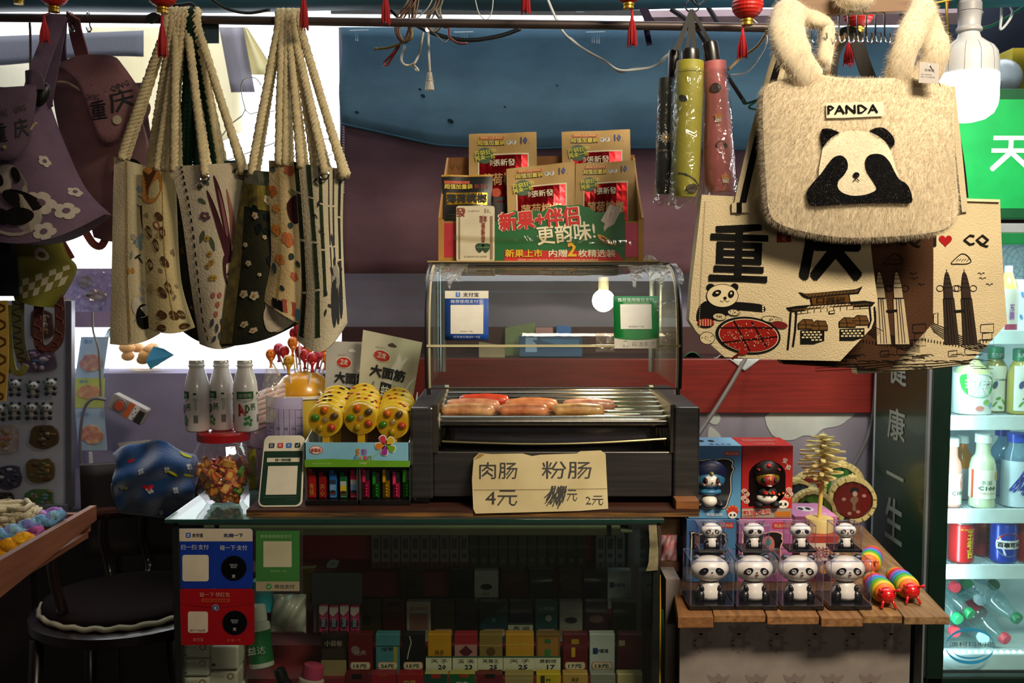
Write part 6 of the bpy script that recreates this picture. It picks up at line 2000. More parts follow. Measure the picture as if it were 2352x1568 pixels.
# gum bottle, teal tin, wrapped bag
def small_bottle(name,lab,base,top,r,mat,capm,labm,txt,lc):
 base,top=V(base),V(top)
 ax=top - base
 h=ax.length
 t=T(name,lab,'gum bottle',base)
 MB().lathe(base,[(r*.8,0),(r,.03*h),(r,.12*h),(r*.92,.4*h),(r,.62*h),(r*.95,.70*h),(r*.7,.74*h)],22,ax).build('bottle_body',mat,t,smooth=True)
 MB().lathe(base + ax*.74,[(r*.78,0),(r*.80,.04*h),(r*.74,.24*h),(r*.6,.26*h)],20,ax).build('cap',capm,t,smooth=True)
 MB().lathe(base + ax*.10,[(r*1.01,0),(r*.93,.30*h),(r*1.01,.50*h)],22,ax,caps=False).build('label',labm,t,smooth=True)
 an=ax.normalized()
 e1=an.cross(V((0,1,0))).normalized()*-1
 c0=base + ax*.35 - V((0,r*1.06,0))
 s=quad(c0 - e1*r*.8*-1 + an*.12*h if False else c0 + e1*-r*.8 + an*.12*h,c0 + e1*r*.8 + an*.12*h,c0 + e1*r*.8 - an*.12*h,c0 - e1*r*.8 - an*.12*h,.0005)
 s.text(txt,.5,.5,.9,.5,lc,t)
small_bottle('gum_bottle','white gum bottle with green label leaning inside the counter',P(602,1533,1.90),P(588,1388,1.92),.024,C('#b9b4ac',.4),C('#c4c0b8',.4),C('#1c5f34',.4),'益达',C('#c4c0b8',.4))
small_bottle('gum_bottle','pink capped gum bottle leaning at the bottom of the showcase',P(700,1640,1.86),P(722,1524,1.87),.026,C('#b09a94',.4),C('#b03a5c',.4),C('#b8a8a0',.4),'DOUBLEMINT',INK)
small_bottle('lip_balm_tube','black tube leaning beside the pink capped gum bottle',P(676,1640,1.86),P(640,1534,1.87),.015,C('#0c0c0d',.35),C('#121213',.3),C('#101011',.35),'x',C('#101011',.4))
mb=MB().lathe(P(605,1400,1.96),[(.022,0),(.022,.06),(.02,.062)],20)
tag(mb.build('teal_tin',C('#2a8a9a',.4),None,smooth=True),'teal round tin behind the white gum bottle','tin')
mb=MB()
mb.grid(lambda u,v: P(628 + 75*u - 10*v*(1 - u),1364 + (90 - 30*u*(1 - v))*v,1.95 - .03*math.sin(PI*u)*math.sin(PI*v) + .004*math.sin(u*17 + v*11)),18,18)
tag(mb.build('crumpled_tissue_bag',C('#a8a29a',.35,n=.1,bump=.6,bs=24,coat=.3),None,smooth='all',solid=.001),'crumpled translucent bag under the green payment card','plastic bag')
# grey card with four gum sticks
t=T('gum_stand','grey card stand holding four pink gum packs','gum stand',P(770,1452,1.99))
s=plane(716,1316,832,1391,2.0)
slab(s,'card',C('#5f6264',.5),t,.002,rrect(0,0,1,1,.06,3,1.5))
MB().pbox(720,1395,826,1452,1.985,.03).build('tray',C('#4a3a40',.5),t)
for k in range(4):
 o=T('gum_pack','pink gum stick pack %s in the grey stand' % ('at the left end','second from left','third from left','at the right end')[k],'gum pack',P(743 + 24*k,1452,1.975),'gum packs in the stand')
 s=plane(733 + 24*k,1388 + 3*(k % 2),753 + 24*k,1452,1.975,.0005)
 slab(s,'pack',C('#a02a54',.4),o,.008,None,.001)
 s.poly([(0,.05),(1,.05),(1,.2),(.4,.4),(0,.3)],C('#b8a8a4',.4),o,'leaf_print'); s.poly(ell(.5,.68,.45,.2,14),C('#1c1a2c',.4),o,'dark_oval'); s.text('益\n达',.5,.62,.5,.34,C('#b4b0c0',.4),o,3)
t=T('key_tag','small white key tag lying on the red backing','tag',P(765,1303,2.15))
s=plane(750,1285,782,1304,2.15)
slab(s,'tag_card',C('#a8a8a8',.4),t,.002,catmull([(0,.9),(.1,.3),(.4,.0),(.9,.15),(.8,.6),(.7,.95),(.3,1.0)],2)); s.text('KEY',.5,.45,.3,.3,INK,t)
mb=MB().prism([P(690,1306,2.1),P(724,1304,2.1),P(712,1382,2.09),P(690,1384,2.09)],(0,.02,0))
tag(mb.build('yellow_card_pack',C('#8a6414',.5),None),'yellow printed pack half hidden by the green payment card','pack')

# ---------------------------------------------------------------- cigarette packs
random.seed(40)
def price(s,t,txt,style,u=.45,v=.80):
 if style == 'hand':
  s.poly(rrect(.08,.66,.92,.85,.08,3),C('#b06a54',.5),t,'tag_rim',3); s.poly(rrect(.11,.675,.89,.835,.08,3),C('#c4b49a',.5),t,'price_tag',4); s.text(txt,.5,.755,.55,.09,INK,t,6,.02)
 elif style == 'card':
  nm,pr_=txt
  s.rect(-.08,.52,1.02,.88,C('#c2bca4',.5),t,'price_card',4); s.rect(-.08,.52,1.02,.56,C('#2a4a34',.5),t,'card_band',5); s.text(nm,.5,.64,.7,.09,INK,t,6); s.text(pr_,.62,.78,.34,.11,INK,t,6,.03)
def pack(px0,px1,row,col,name,lab,deco=None,tag_=None,style=None,dz=0,top=None):
 z,Y=ROWS[row]
 px0,px1=px0 + 1.2,px1 - 1.2
 t=T('cigarette_pack',lab,'cigarette pack',V((P((px0 + px1)/2,1450,Y).x,Y,z + .0005)),'packs on the ' + {'b': 'third','c': 'second','d': 'middle','e': 'front'}[row] + ' step')
 xa,xb=P(px0,1450,Y).x,P(px1,1450,Y).x
 h=.086 + dz
 MB().box(xa,xb,Y - .012,Y + .010,z + .0005,z + h).build('carton',C(col,.3,coat=.4,n=.08),t,bevel=.0012,seg=1)
 s=Surf(lambda u,v: V((xa + (xb - xa)*u,Y - .012,z + h - h*v)),.0003)
 if deco:
  deco(s,t)
 if name:
  s.text(name[0],.5,name[1],name[2],name[3],C(name[4],.4),t,2,.02)
 if tag_:
  price(s,t,tag_,style)
R_=lambda u0,v0,u1,v1,c,lv=1: (lambda s,t: s.rect(u0,v0,u1,v1,C(c,.35,.3),t,'band',lv))
D_=lambda u,v,r,c: (lambda s,t: s.disc(u,v,r,C(c,.35,.3),t,'emblem',1,16))
def many(*fs):
 def g(s,t):
  for f_ in fs:
   f_(s,t)
 return g
dia=lambda u,v,w,h,c: (lambda s,t: s.poly([(u,v - h),(u + w,v),(u,v + h),(u - w,v)],C(c,.35),t,'diamond',2))
B=[(920,975,'#3a2810',None,D_(.45,.35,.25,'#241808'),'dark gold pack on third step left'),(1035,1088,'#0d0d0f',None,None,'black pack beside the white one on the third step'),(1089,1146,'#b0aca4',('中支',.60,.3,.06,'#5a5854'),many(lambda s,t: s.poly(ell(.5,.42,.25,.08,12),INK,t,'emblem'),R_(0,.68,1,.69,'#6a6660')),'white pack with a dark emblem on the third step'),(1150,1205,'#3a0c10',None,None,'dark red pack right of the white pack on third step'),(1215,1272,'#100e10',('苏烟',.2,.4,.1,'#3a3230'),None,'black pack in the middle of the third step'),(1283,1336,'#34100e',None,R_(.1,.2,.9,.5,'#4a3418'),'dark red and gold pack on the third step'),(1338,1390,'#0e1628',None,None,'navy pack beside the third step white blue pack'),(1392,1448,'#a8aaac',('中南海',.37,.5,.09,'#23304a'),R_(.1,.3,.28,.44,'#1f3c7a'),'white pack with blue square at the end of third step')]
for a,b,c,nm,dc,lb in B:
 pack(a,b,'b',c,nm,lb,dc)
Cc=[(818,878,'#3c2e12',None,many(D_(.45,.45,.2,'#20180a')),None,None,'dark olive gold pack behind the gum stand'),(880,932,'#4a0a10',None,R_(.25,.0,.75,.1,'#160608'),None,None,'deep red pack on second step left'),(934,992,'#a89c90',('红方印',.16,.7,.1,'#8f4038'),many(R_(.12,.28,.88,.68,'#a06a60')),None,None,'cream pack with red square print on the second step'),(992,1046,'#2c2410',None,R_(.1,.1,.9,.5,'#3c3416'),'21元','hand','dark gold pack with a handwritten 21 tag'),(1047,1098,'#141210',None,R_(0,.75,1,.77,'#3a342a'),None,None,'black pack between the 21 tag and teal packs'),(1101,1168,'#14404c',('沙',.45,.15,.1,'#7a9aa0'),lambda s,t: s.poly([(0,.0),(1,0),(.6,.25),(.3,.35),(0,.55)],C('#0c1a20',.4),t,'wave'),'24元','hand','teal wave pack with a faded handwritten tag'),(1170,1224,'#101a34',None,None,('贵 烟','23'),'card','navy pack with white 23 price card'),(1228,1281,'#1f4f50',('小熊猫',.16,.7,.09,'#7aa8a0'),D_(.6,.4,.15,'#b0b4ac'),'20元','hand','teal panda pack with a handwritten 20 tag'),(1283,1338,'#8f8a84',None,many(lambda s,t: s.poly(ell(.5,.45,.28,.08,12),INK,t,'emblem')),'15元','hand','grey white pack with handwritten 15 tag on second step'),(1341,1396,'#331422',None,many(lambda s,t: s.poly(ell(.5,.42,.32,.1,14),C('#6a4a4c',.4),t,'emblem')),None,None,'maroon pack with oval emblem on second step'),(1404,1462,'#1c1612',None,R_(0,.7,1,.72,'#4a4034'),None,None,'dark brown pack at right end of the second step')]
for a,b,c,nm,dc,tg,stl_,lb in Cc:
 pack(a,b,'c',c,nm,lb,dc,tg,stl_)
Dd=[(738,798,'#1c1512',('小目标',.22,.7,.14,'#a08470'),many(R_(.05,.35,.95,.6,'#3c3024'),R_(0,.62,1,1,'#a08a62')),None,None,'dark pack with large white characters at middle step left end'),(800,858,'#5a1216',('龙凤',.45,.5,.12,'#94807c'),D_(.3,.38,.18,'#8a6c6c'),'15元','hand','brick red dragon pack with handwritten 15 tag'),(863,920,'#3f7480',('龙宇',.36,.5,.1,'#1c3038'),many(R_(0,.28,1,.3,'#1c3038'),R_(.75,.3,.9,.7,'#a8a04c')),'26元','hand','iridescent teal pack with handwritten 26 tag'),(922,978,'#0c0d0f',None,lambda s,t: s.poly(stroke([(.35,.05),(.42,.2),(.3,.45),(.25,.6)],.04),C('#b0aca0',.3),t,'swirl'),'15元','hand','black pack with white swirl and 15 tag'),(982,1038,'#b07a14',('天子',.45,.4,.12,'#4a3408'),R_(.1,.58,.9,.6,'#7a5410'),('天 子','20'),'card','golden pack with white 20 price card'),(1043,1098,'#8a1622',None,many(R_(.02,.25,.98,.62,'#b07a7c'),dia(.5,.42,.3,.15,'#4a0c18')),('玉 溪','23'),'card','red pack with diamond pattern and 23 card'),(1100,1155,'#7a6030',None,many(R_(0,.26,1,.28,'#b0985c'),D_(.5,.42,.2,'#5a3c14')),('芙蓉王','25'),'card','bronze pack with round medal and 25 card'),(1160,1227,'#b07c1c',('天子',.24,.4,.06,'#d0a84c'),many(R_(0,.25,1,.27,'#d8a83c'),R_(.1,.5,.9,.56,'#c99a3c')),('天 子','25'),'card','wide golden pack with ornate band and 25 card'),(1230,1287,'#6a4a1c',None,many(R_(.08,.08,.92,.62,'#9a6a2c'),R_(.35,.12,.6,.22,'#2c6a3c',2),R_(.35,.36,.6,.52,'#2c7a3c',2)),('黄鹤楼','17'),'card','amber pack with green foil marks and 17 card'),(1291,1350,'#560d14',None,many(R_(.35,.12,.65,.24,'#a88a1c'),R_(.35,.32,.5,.55,'#c9a01c')),'17元','hand','dark red pack with gold strip and 17 tag'),(1352,1412,'#b8b8b4',('中南海',.40,.5,.1,'#23304a'),R_(.13,.33,.32,.48,'#1f3c7a'),'13元','hand','white pack with blue square and handwritten 13 tag'),(1416,1474,'#4a0c14',None,R_(.05,.15,.3,.28,'#a8947c'),None,None,'plain dark red pack at right end of middle step')]
for a,b,c,nm,dc,tg,stl_,lb in Dd:
 pack(a,b,'d',c,nm,lb,dc,tg,stl_)
Ee=[(792,850,'#5a0d14',None,R_(.3,0,.7,.12,'#140c0c'),'dark red pack with black flap on the front step'),(852,910,'#8a1220',('重庆',.28,.5,.12,'#b8a04c'),R_(.3,0,.65,.06,'#a8421c'),'red pack with gold city characters on front step'),(912,972,'#8f1018',('中华',.20,.5,.12,'#b89c4c'),None,'red pack with gold characters and gate on front step'),(974,1030,'#a8a070',None,many(R_(0,0,1,.32,'#14483c'),R_(.3,0,.7,.1,'#a83018',2)),'green and cream pack with red flap'),(1032,1092,'#a8a050',('红金',.22,.5,.1,'#c9c4a0'),many(R_(0,0,1,.34,'#1c5f2c'),R_(.4,0,.75,.08,'#b03a1c',2)),'bright green pack with red flap on front step'),(1096,1155,'#5f1018',('云烟',.34,.6,.12,'#a88a4c'),R_(.3,0,.7,.1,'#16100e'),'wine red pack with gold characters on front step'),(1158,1226,'#8f7a4c',None,many(R_(0,.1,1,.12,'#c0ac74'),D_(.5,.6,.15,'#c9a03c')),'champagne pack with gold medal on front step'),(1230,1289,'#b89a14',('天子',.25,.2,.28,'#4a3c08'),R_(.18,.04,.35,.3,'#3c3410'),'bright yellow pack on the front step'),(1291,1351,'#a8803c',('天子',.14,.3,.1,'#4a3410'),R_(0,.42,1,.5,'#4f7a54'),'tan landscape pack on the front step'),(1354,1414,'#77746a',None,many(R_(.1,.15,.9,.16,'#a8a494'),D_(.5,.55,.15,'#b8842c')),'silver grey pack with gold medal on front step'),(1416,1476,'#b0a070',None,D_(.5,.3,.15,'#a8682c'),'cream pack at the right end of front step')]
for a,b,c,nm,dc,lb in Ee:
 pack(a,b,'e',c,nm,lb,dc)
# row of carton ends along the back shelf
za,Ya=ROWS['a']
for k in range(25):
 px=853 + 22.4*k + (22 if k >= 22 else 0)
 if k < 10:
  col,lb='#8c7880','pink grey carton with a barcode on the back shelf'
 elif k < 18:
  col,lb='#4c4844','dark grey carton with small print on the back shelf'
 elif k < 22:
  col,lb='#38302c','dark brown striped carton on the back shelf'
 else:
  col,lb='#8f949a','pale carton with printed end near the corner post'
 nth=('first','second','third','fourth','fifth','sixth','seventh','eighth','ninth','tenth')[k if k < 10 else k - 10 if k < 18 else k - 18 if k < 22 else k - 22]
 t=T('cigarette_carton',lb + ', %s of its kind from left' % nth,'carton',V((P(px + 11,1305,Ya).x,Ya,za)),'cartons on the back shelf of the counter')
 xa,xb=P(px + .8,1305,Ya).x,P(px + 21.6,1305,Ya).x
 h=P(px,1228,Ya).z - za
 MB().box(xa,xb,Ya,Ya + .05,za + .0005,za + h).build('carton_body',C(col,.4,coat=.2),t,bevel=.001,seg=1)
 s=Surf(lambda u,v: V((xa + (xb - xa)*u,Ya,za + h - h*v)),.0003)
 if k < 10 or k >= 22:
  s.rect(.2,.1,.8,.42,C('#4a464c',.5),t,'barcode'); s.rect(.25,.55,.75,.68,C('#4a464c',.5),t,'code_block'); s.rect(0,.80,1,1,C('#6a3c40' if k < 10 else '#6c7078',.4),t,'foot_band'); s.poly([(.5,.84),(.7,.9),(.5,.96),(.3,.9)],C('#2c1416',.4),t,'mark',2)
 else:
  s.text('吸烟有害健康',.5,.35,.35,.5,C('#77706a',.5),t,2,0,90); s.rect(.3,.70,.7,.82,C('#6a645e',.5),t,'code_block')
# ================================================================ hanging rail and rope totes
YRAIL=1.80
rail_pts=[(-60,40),(420,45),(785,50),(1180,55),(1560,60),(1768,64)]
rl=MB().tube([P(x,y,YRAIL) for x,y in rail_pts],.0078,14)
tag(rl.build('hanging_rail',C('#4a3f3c',.4,.5,n=.15),None,smooth=True),'long brown metal rail across the stall front carrying the bags','rail')
def rail_y(px):
 for (x0,y0),(x1,y1) in zip(rail_pts,rail_pts[1:]):
  if px <= x1:
   return y0 + (y1 - y0)*(px - x0)/(x1 - x0)
 return rail_pts[-1][1]
def ipl(L_,v):
 k=len(L_) - 1
 t=max(0.0,min(.99999,v))*k
 i=int(t)
 f=t - i
 p0,p1,p2,p3=L_[max(i - 1,0)],L_[i],L_[i + 1],L_[min(i + 2,k)]
 r=tuple(0.5*(2*b + (c - a)*f + (2*a - 5*b + 4*c - d)*f*f + (3*b - a - 3*c + d)*f**3) for a,b,c,d in zip(p0,p1,p2,p3))
 if v < 0:
  r=tuple(a + (b - a)*v*k for a,b in zip(L_[0],L_[1])) if False else r
 return r
def bag_surf(L_,R__,Y,bulge,sag=0.0,wr=.002,lift=.0012,topsag=0.0):
 def fn(u,v):
  l,r=ipl(L_,v),ipl(R__,v)
  uu=max(-.02,min(1.02,u))
  px,py=l[0] + (r[0] - l[0])*uu,l[1] + (r[1] - l[1])*uu
  py += sag*math.sin(PI*max(0,min(1,u)))*max(0,min(1,v))**6 + topsag*math.sin(PI*max(0,min(1,u)))*(1 - max(0,min(1,v)))**6
  y=Y - bulge*math.sin(PI*max(0,min(1,u)))*(.35 + .65*max(0,min(1,v))) + wr*math.sin(u*7 + v*5)*math.sin(v*9)
  return P(px,py,y)
 return Surf(fn,lift)
def bag_mesh(sf,mat,t,dep,name='bag_body',nu=16,nv=20):
 mb=MB()
 rows=[]
 pts=[[sf.fn(i/nu,j/nv) for i in range(nu + 1)] for j in range(nv + 1)]
 vs,fs=[],[]
 for j in range(nv + 1):
  for i in range(nu + 1):
   vs.append(pts[j][i])
 n0=len(vs)
 for j in range(nv + 1):
  for i in range(nu + 1):
   e=dep*(.4 + .6*math.sin(PI*i/nu))
   vs.append(pts[j][i] + V((0,e,0)))
 w=nu + 1
 for j in range(nv):
  for i in range(nu):
   a=j*w + i
   fs.append([a,a + 1,a + w + 1,a + w])
   fs.append([n0 + a,n0 + a + w,n0 + a + w + 1,n0 + a + 1])
 for i in range(nu):
  for j in (0,nv):
   a=j*w + i
   fs.append([a,a + 1,n0 + a + 1,n0 + a])
 for j in range(nv):
  for i in (0,nu):
   a=j*w + i
   fs.append([a,a + w,n0 + a + w,n0 + a])
 mb.add(vs,fs)
 return mb.build(name,mat,t,smooth=True,ang=50)
def rope(pts,r,mat,t,name='rope_handle',twist=260.0):
 """three strand twisted rope along pts"""
 pts=catmull([tuple(V(p)) for p in pts],10,False)
 pts=[V(p) for p in pts]
 L_=[0.0]
 for a,b in zip(pts,pts[1:]):
  L_.append(L_[-1] + (b - a).length)
 n=max(12,int(L_[-1]/.0055))
 rs=[]
 for k in range(n + 1):
  d=L_[-1]*k/n
  i=0
  while i < len(L_) - 2 and L_[i + 1] < d:
   i += 1
  f=(d - L_[i])/max(L_[i + 1] - L_[i],1e-9)
  rs.append((pts[i].lerp(pts[i + 1],min(1,f)),(pts[i + 1] - pts[i]).normalized(),d))
 mb=MB()
 for s in range(3):
  line=[]
  for p,tg,d in rs:
   e1=tg.cross(V((0,1,0.01))).normalized()
   e2=tg.cross(e1)
   a=d*twist + s*2*PI/3
   line.append(p + (e1*math.cos(a) + e2*math.sin(a))*r*.48)
  mb.tube(line,r*.62,6)
 return mb.build(name,mat,t,smooth='all')
ROPE=C('#c4b48c',.85,n=.12,ns=60,bump=.3,bs=200)
ROPEG=C('#10281c',.85,n=.12,ns=60)
def handle(t,x0,y0,Y0,xa,mat=ROPE,back=True,xe=None):
 ry=rail_y(xa)
 pts=[P(x0,y0 + 6,Y0 - .006),P(x0 + (xa - x0)*.06,y0 - (y0 - ry)*.08,Y0 - .007),P(x0 + (xa - x0)*.55,y0 - (y0 - ry)*.55,(Y0 + YRAIL)/2 - .012),P(xa - (xa - x0)*.06,ry + 30,YRAIL - .015),P(xa,ry,YRAIL - .0165),P(xa + 1,ry - 15,YRAIL - .010),P(xa + 2,ry - 20,YRAIL + .002),P(xa + 2,ry - 12,YRAIL + .012),P(xa + 2,ry + 12,YRAIL + .016)]
 if back:
  xe=x0 + 10 if xe is None else xe
  pts += [P(xa + (xe - xa)*.4,ry + (y0 - ry)*.45,YRAIL + .02),P(xe,y0 + 4,Y0 + .022)]
 rope(pts,.0078,mat,t)
def eyelet(t,px,py,Y):
 c=P(px,py,Y)
 MB().tube([c + V((.0075*math.cos(a),-.001,.0075*math.sin(a))) for a in [i*PI/8 for i in range(16)]],.0018,6,True).build('eyelet',CHROME,t,smooth=True)
GOLD=C('#a8843c',.4,.3,n=.4,ns=220)
def fabric(col,col2,ns=16.0,gold=True):
 return C(col,.85,n=.2,ns=ns,col2=col2,bump=.35,bs=260)
def blobs(sf,t,n,cols,smin,smax,seed,nm='flower_print',u0=.05,u1=.95,v0=.05,v1=.95,lv=1):
 random.seed(seed)
 by={}
 for k in range(n):
  u,v,s=random.uniform(u0,u1),random.uniform(v0,v1),random.uniform(smin,smax)
  c=random.choice(cols)
  asp=sf.W/sf.H
  a0=random.random()*6
  m=random.choice((5,5,6,2,3))
  for q in range(m):
   a=a0 + 2*PI*q/m
   by.setdefault(c,[]).append(ell(u + s*.6*math.cos(a),v + s*.6*asp*math.sin(a),s*.45,s*.45*asp*(1.6 if m < 4 else 1),8))
 for c,ps in by.items():
  o=sf.polys(ps,C(c,.85),t,nm,lv)
  o['kind']='stuff'
def leaf(u,v,l,w,a,asp):
 c,s=math.cos(R(a)),math.sin(R(a))
 return [(u + (x*c - y*s),v + (x*s + y*c)*asp) for x,y in catmull([(0,0),(l*.3,-w),(l*.7,-w*.8),(l,0),(l*.7,w*.8),(l*.3,w)],3)]
def stitch(sf,t,u,v0,v1,mat,dashed=True,w=.012,n=24):
 mb=MB()
 for k in range(n):
  a=v0 + (v1 - v0)*k/n
  b=a + (v1 - v0)/n*(.55 if dashed else 1.0)
  uu=u(a) if callable(u) else u
  ub=u(b) if callable(u) else u
  sf._poly(mb,[(uu - w/2,a),(uu + w/2,a),(ub + w/2,b),(ub - w/2,b)],2)
 mb.build('stitching',mat,t)['kind']='stuff'

# --- tote 1: pale watercolour flowers
t1=T('canvas_tote','pale canvas rope tote with blue and orange watercolour flowers, leftmost of the row','tote bag',P(300,803,1.845),'canvas totes with rope handles')
s1=bag_surf([(262,360),(259,480),(256,640),(252,790)],[(332,380),(338,500),(345,660),(366,766)],1.845,.02,12)
bag_mesh(s1,fabric('#cbbd98','#b8a985'),t1,.014)
stitch(s1,t1,.42,.01,.98,GOLD,False,.02); stitch(s1,t1,.44,.01,.98,INK,False,.008)
asp=s1.W/s1.H
blobs(s1,t1,11,['#7f8f98','#8d9ba0','#b8843c','#a89a84'],.06,.11,3,u0=.5,v0=.08,v1=.75)
for k in range(12):
 random.seed(50 + k)
 s1.poly(leaf(random.uniform(.5,.9),random.uniform(.05,.9),.22,.025,random.uniform(-80,80),asp),C(random.choice(['#5f6f70','#2a2c2c','#7f8f90']),.85),t1,'leaf_print')
s1.poly(ell(.78,.84,.20,.075,18),C('#0e0d0c',.85),t1,'panda_print',1.5); s1.poly(ell(.72,.78,.22,.06,18),C('#b8b09c',.85),t1,'panda_print',1.2); s1.poly(catmull([(.8,.28),(.95,.3),(.98,.38),(.85,.40)],3),C('#3c201c',.85),t1,'flower_print',1.4)
handle(t1,280,360,1.845,384); handle(t1,345,380,1.845,396)
# --- tote 2: line drawn mushrooms
t2=T('canvas_tote','cream rope tote with brown line drawn leaves and shells, second in the row','tote bag',P(385,768,1.82),'canvas totes with rope handles')
s2=bag_surf([(328,384),(326,470),(333,610),(342,756)],[(402,384),(405,500),(415,650),(446,752)],1.82,.02,12)
bag_mesh(s2,fabric('#c2b184','#ab9a6c'),t2,.014)
stitch(s2,t2,.62,.01,.9,GOLD,False,.02)
asp=s2.W/s2.H
brm=C('#4a3018',.85)
s2.poly(catmull([(.05,.02),(.45,.02),(.60,.16),(.40,.28),(.06,.30),(.02,.18)],4),C('#a8702c',.8),t2,'shell_print')
mb=MB()
for k in range(9):
 s2._poly(mb,stroke([(.42,.03 + .004*k),(.22,.10 + .012*k),(.04 + .02*k,.06 + .028*k)],.018),2)
for (u,v,a) in ((.35,.50,70),(.2,.62,100),(.5,.58,20),(.35,.75,30),(.6,.70,80),(.25,.88,0),(.55,.86,40),(.7,.95,10),(.15,.45,60),(.6,.42,100),(.4,.36,10),(.75,.85,60),(.4,.95,150)):
 lf_=leaf(u,v,.22,.07,a,asp)
 s2._poly(mb,stroke(lf_ + lf_[:1],.014),2)
 s2._poly(mb,stroke([lf_[0],lf_[9]],.01),2)
mb.build('line_drawing',brm,t2)['kind']='stuff'
s2.disc(.42,.42,.10,C('#8a5a3c',.85),t2,'button_print',1); s2.disc(.42,.42,.05,C('#c2b184',.85),t2,'button_print',2)
blobs(s2,t2,10,['#8a7a5c','#77684c','#a08c5c'],.05,.09,8,v0=.35)
handle(t2,362,385,1.82,412); handle(t2,378,385,1.82,422)
# --- tote 3: dark one in between
t3=T('canvas_tote','black and brown rope tote squeezed between the cream ones','tote bag',P(440,780,1.86),'canvas totes with rope handles')
s3=bag_surf([(388,440),(392,540),(398,660),(418,760)],[(440,430),(450,560),(462,690),(486,792)],1.86,.012,6)
bag_mesh(s3,fabric('#1c1a14','#0e100e',30),t3,.014)
blobs(s3,t3,16,['#3a2a1c','#3c3a24','#5a4a34','#0a0b0a'],.05,.12,9)
handle(t3,415,436,1.86,437,ROPEG); handle(t3,432,436,1.86,440,ROPEG,True,455)
# --- tote 4: rabbit tote
t4=T('canvas_tote','large white rope tote with long eared rabbit and flower garland','tote bag',P(480,808,1.79),'canvas totes with rope handles')
s4=bag_surf([(392,382),(416,490),(436,640),(458,790)],[(563,372),(566,500),(562,640),(548,790)],1.79,.03,12)
bag_mesh(s4,fabric('#c6baa0','#b5a88c'),t4,.014,nu=22)
stitch(s4,t4,lambda v: .145 + .03*v + (.12*max(0,v - .85)/.15),.01,.97,INK,True,.028,22)
mb=MB()
random.seed(4)
for k in range(120):
 u,v=random.uniform(.01,.17),random.uniform(.01,.95)
 s4._poly(mb,ell(u,v,.006,.003,4),1)
mb.build('glitter',GOLD,t4)['kind']='stuff'
asp=s4.W/s4.H
pur=C('#5a3f52',.85); mar=C('#3f1d22',.85)
s4.poly(catmull([(.66,.55),(.55,.42),(.46,.27),(.44,.19),(.50,.24),(.60,.36),(.70,.50)],4),mar,t4,'rabbit_print',1)
s4.poly(catmull([(.70,.54),(.64,.40),(.58,.24),(.56,.10),(.63,.18),(.70,.34),(.76,.52)],4),mar,t4,'rabbit_print',1.2); s4.poly(catmull([(.68,.44),(.63,.32),(.60,.18),(.66,.28),(.71,.42)],4),C('#7a4a4c',.85),t4,'rabbit_print',2)
s4.poly(catmull([(.76,.48),(.74,.32),(.72,.18),(.80,.30),(.84,.46)],4),C('#8a5a50',.85),t4,'rabbit_print',1)
s4.poly(catmull([(.62,.56),(.70,.52),(.80,.53),(.86,.58),(.86,.68),(.78,.72),(.68,.70),(.62,.64)],4),mar,t4,'rabbit_print',1.3)
s4.poly(catmull([(.66,.60),(.70,.60),(.72,.66),(.68,.68)],3),C('#b8aa94',.85),t4,'rabbit_print',2); s4.disc(.69,.64,.02,INK,t4,'rabbit_eye',3,8)
s4.poly(catmull([(.64,.74),(.80,.74),(.86,.84),(.78,.90),(.66,.86)],3),C('#a89a8c',.85),t4,'rabbit_print',1)
for k in range(5):
 a=R(90 + 72*k)
 s4.poly(ell(.375 + .05*math.cos(a),.34 + .05*asp*math.sin(a),.034,.034*asp,10),pur,t4,'flower_print',2)
s4.disc(.375,.34,.025,C('#b08a3c',.85),t4,'flower_print',3,10)
for (u,v,l,a) in ((.33,.42,.22,110),(.42,.45,.24,75),(.30,.24,.14,40),(.36,.15,.14,100),(.42,.13,.12,60),(.88,.06,.1,120),(.9,.1,.12,60)):
 s4.poly(leaf(u,v,l,.035,a,asp),C('#4a5240',.85),t4,'leaf_print',1)
for (u,v) in ((.37,.46),(.40,.54),(.36,.60),(.43,.58),(.40,.66),(.46,.66)):
 s4.disc(u,v,.045,C('#a8883c',.85),t4,'flower_print',1.5,10); s4.disc(u,v,.014,C('#6a4a1c',.85),t4,'flower_print',2.2,8)
for k,(u,v) in enumerate(((.42,.74),(.50,.78),(.46,.82),(.54,.74))):
 s4.disc(u,v,.04,C('#a05a54',.85),t4,'flower_print',1.5,8)
for (u,v,a) in ((.40,.84,120),(.48,.86,100),(.52,.90,80),(.44,.92,130),(.55,.84,60)):
 s4.poly(leaf(u,v,.14,.035,a,asp),C('#3c464c',.85),t4,'leaf_print',1.2)
eyelet(t4,470,408,1.766); eyelet(t4,554,398,1.785)
handle(t4,470,398,1.775,430); handle(t4,555,392,1.785,452); handle(t4,400,388,1.80,404)
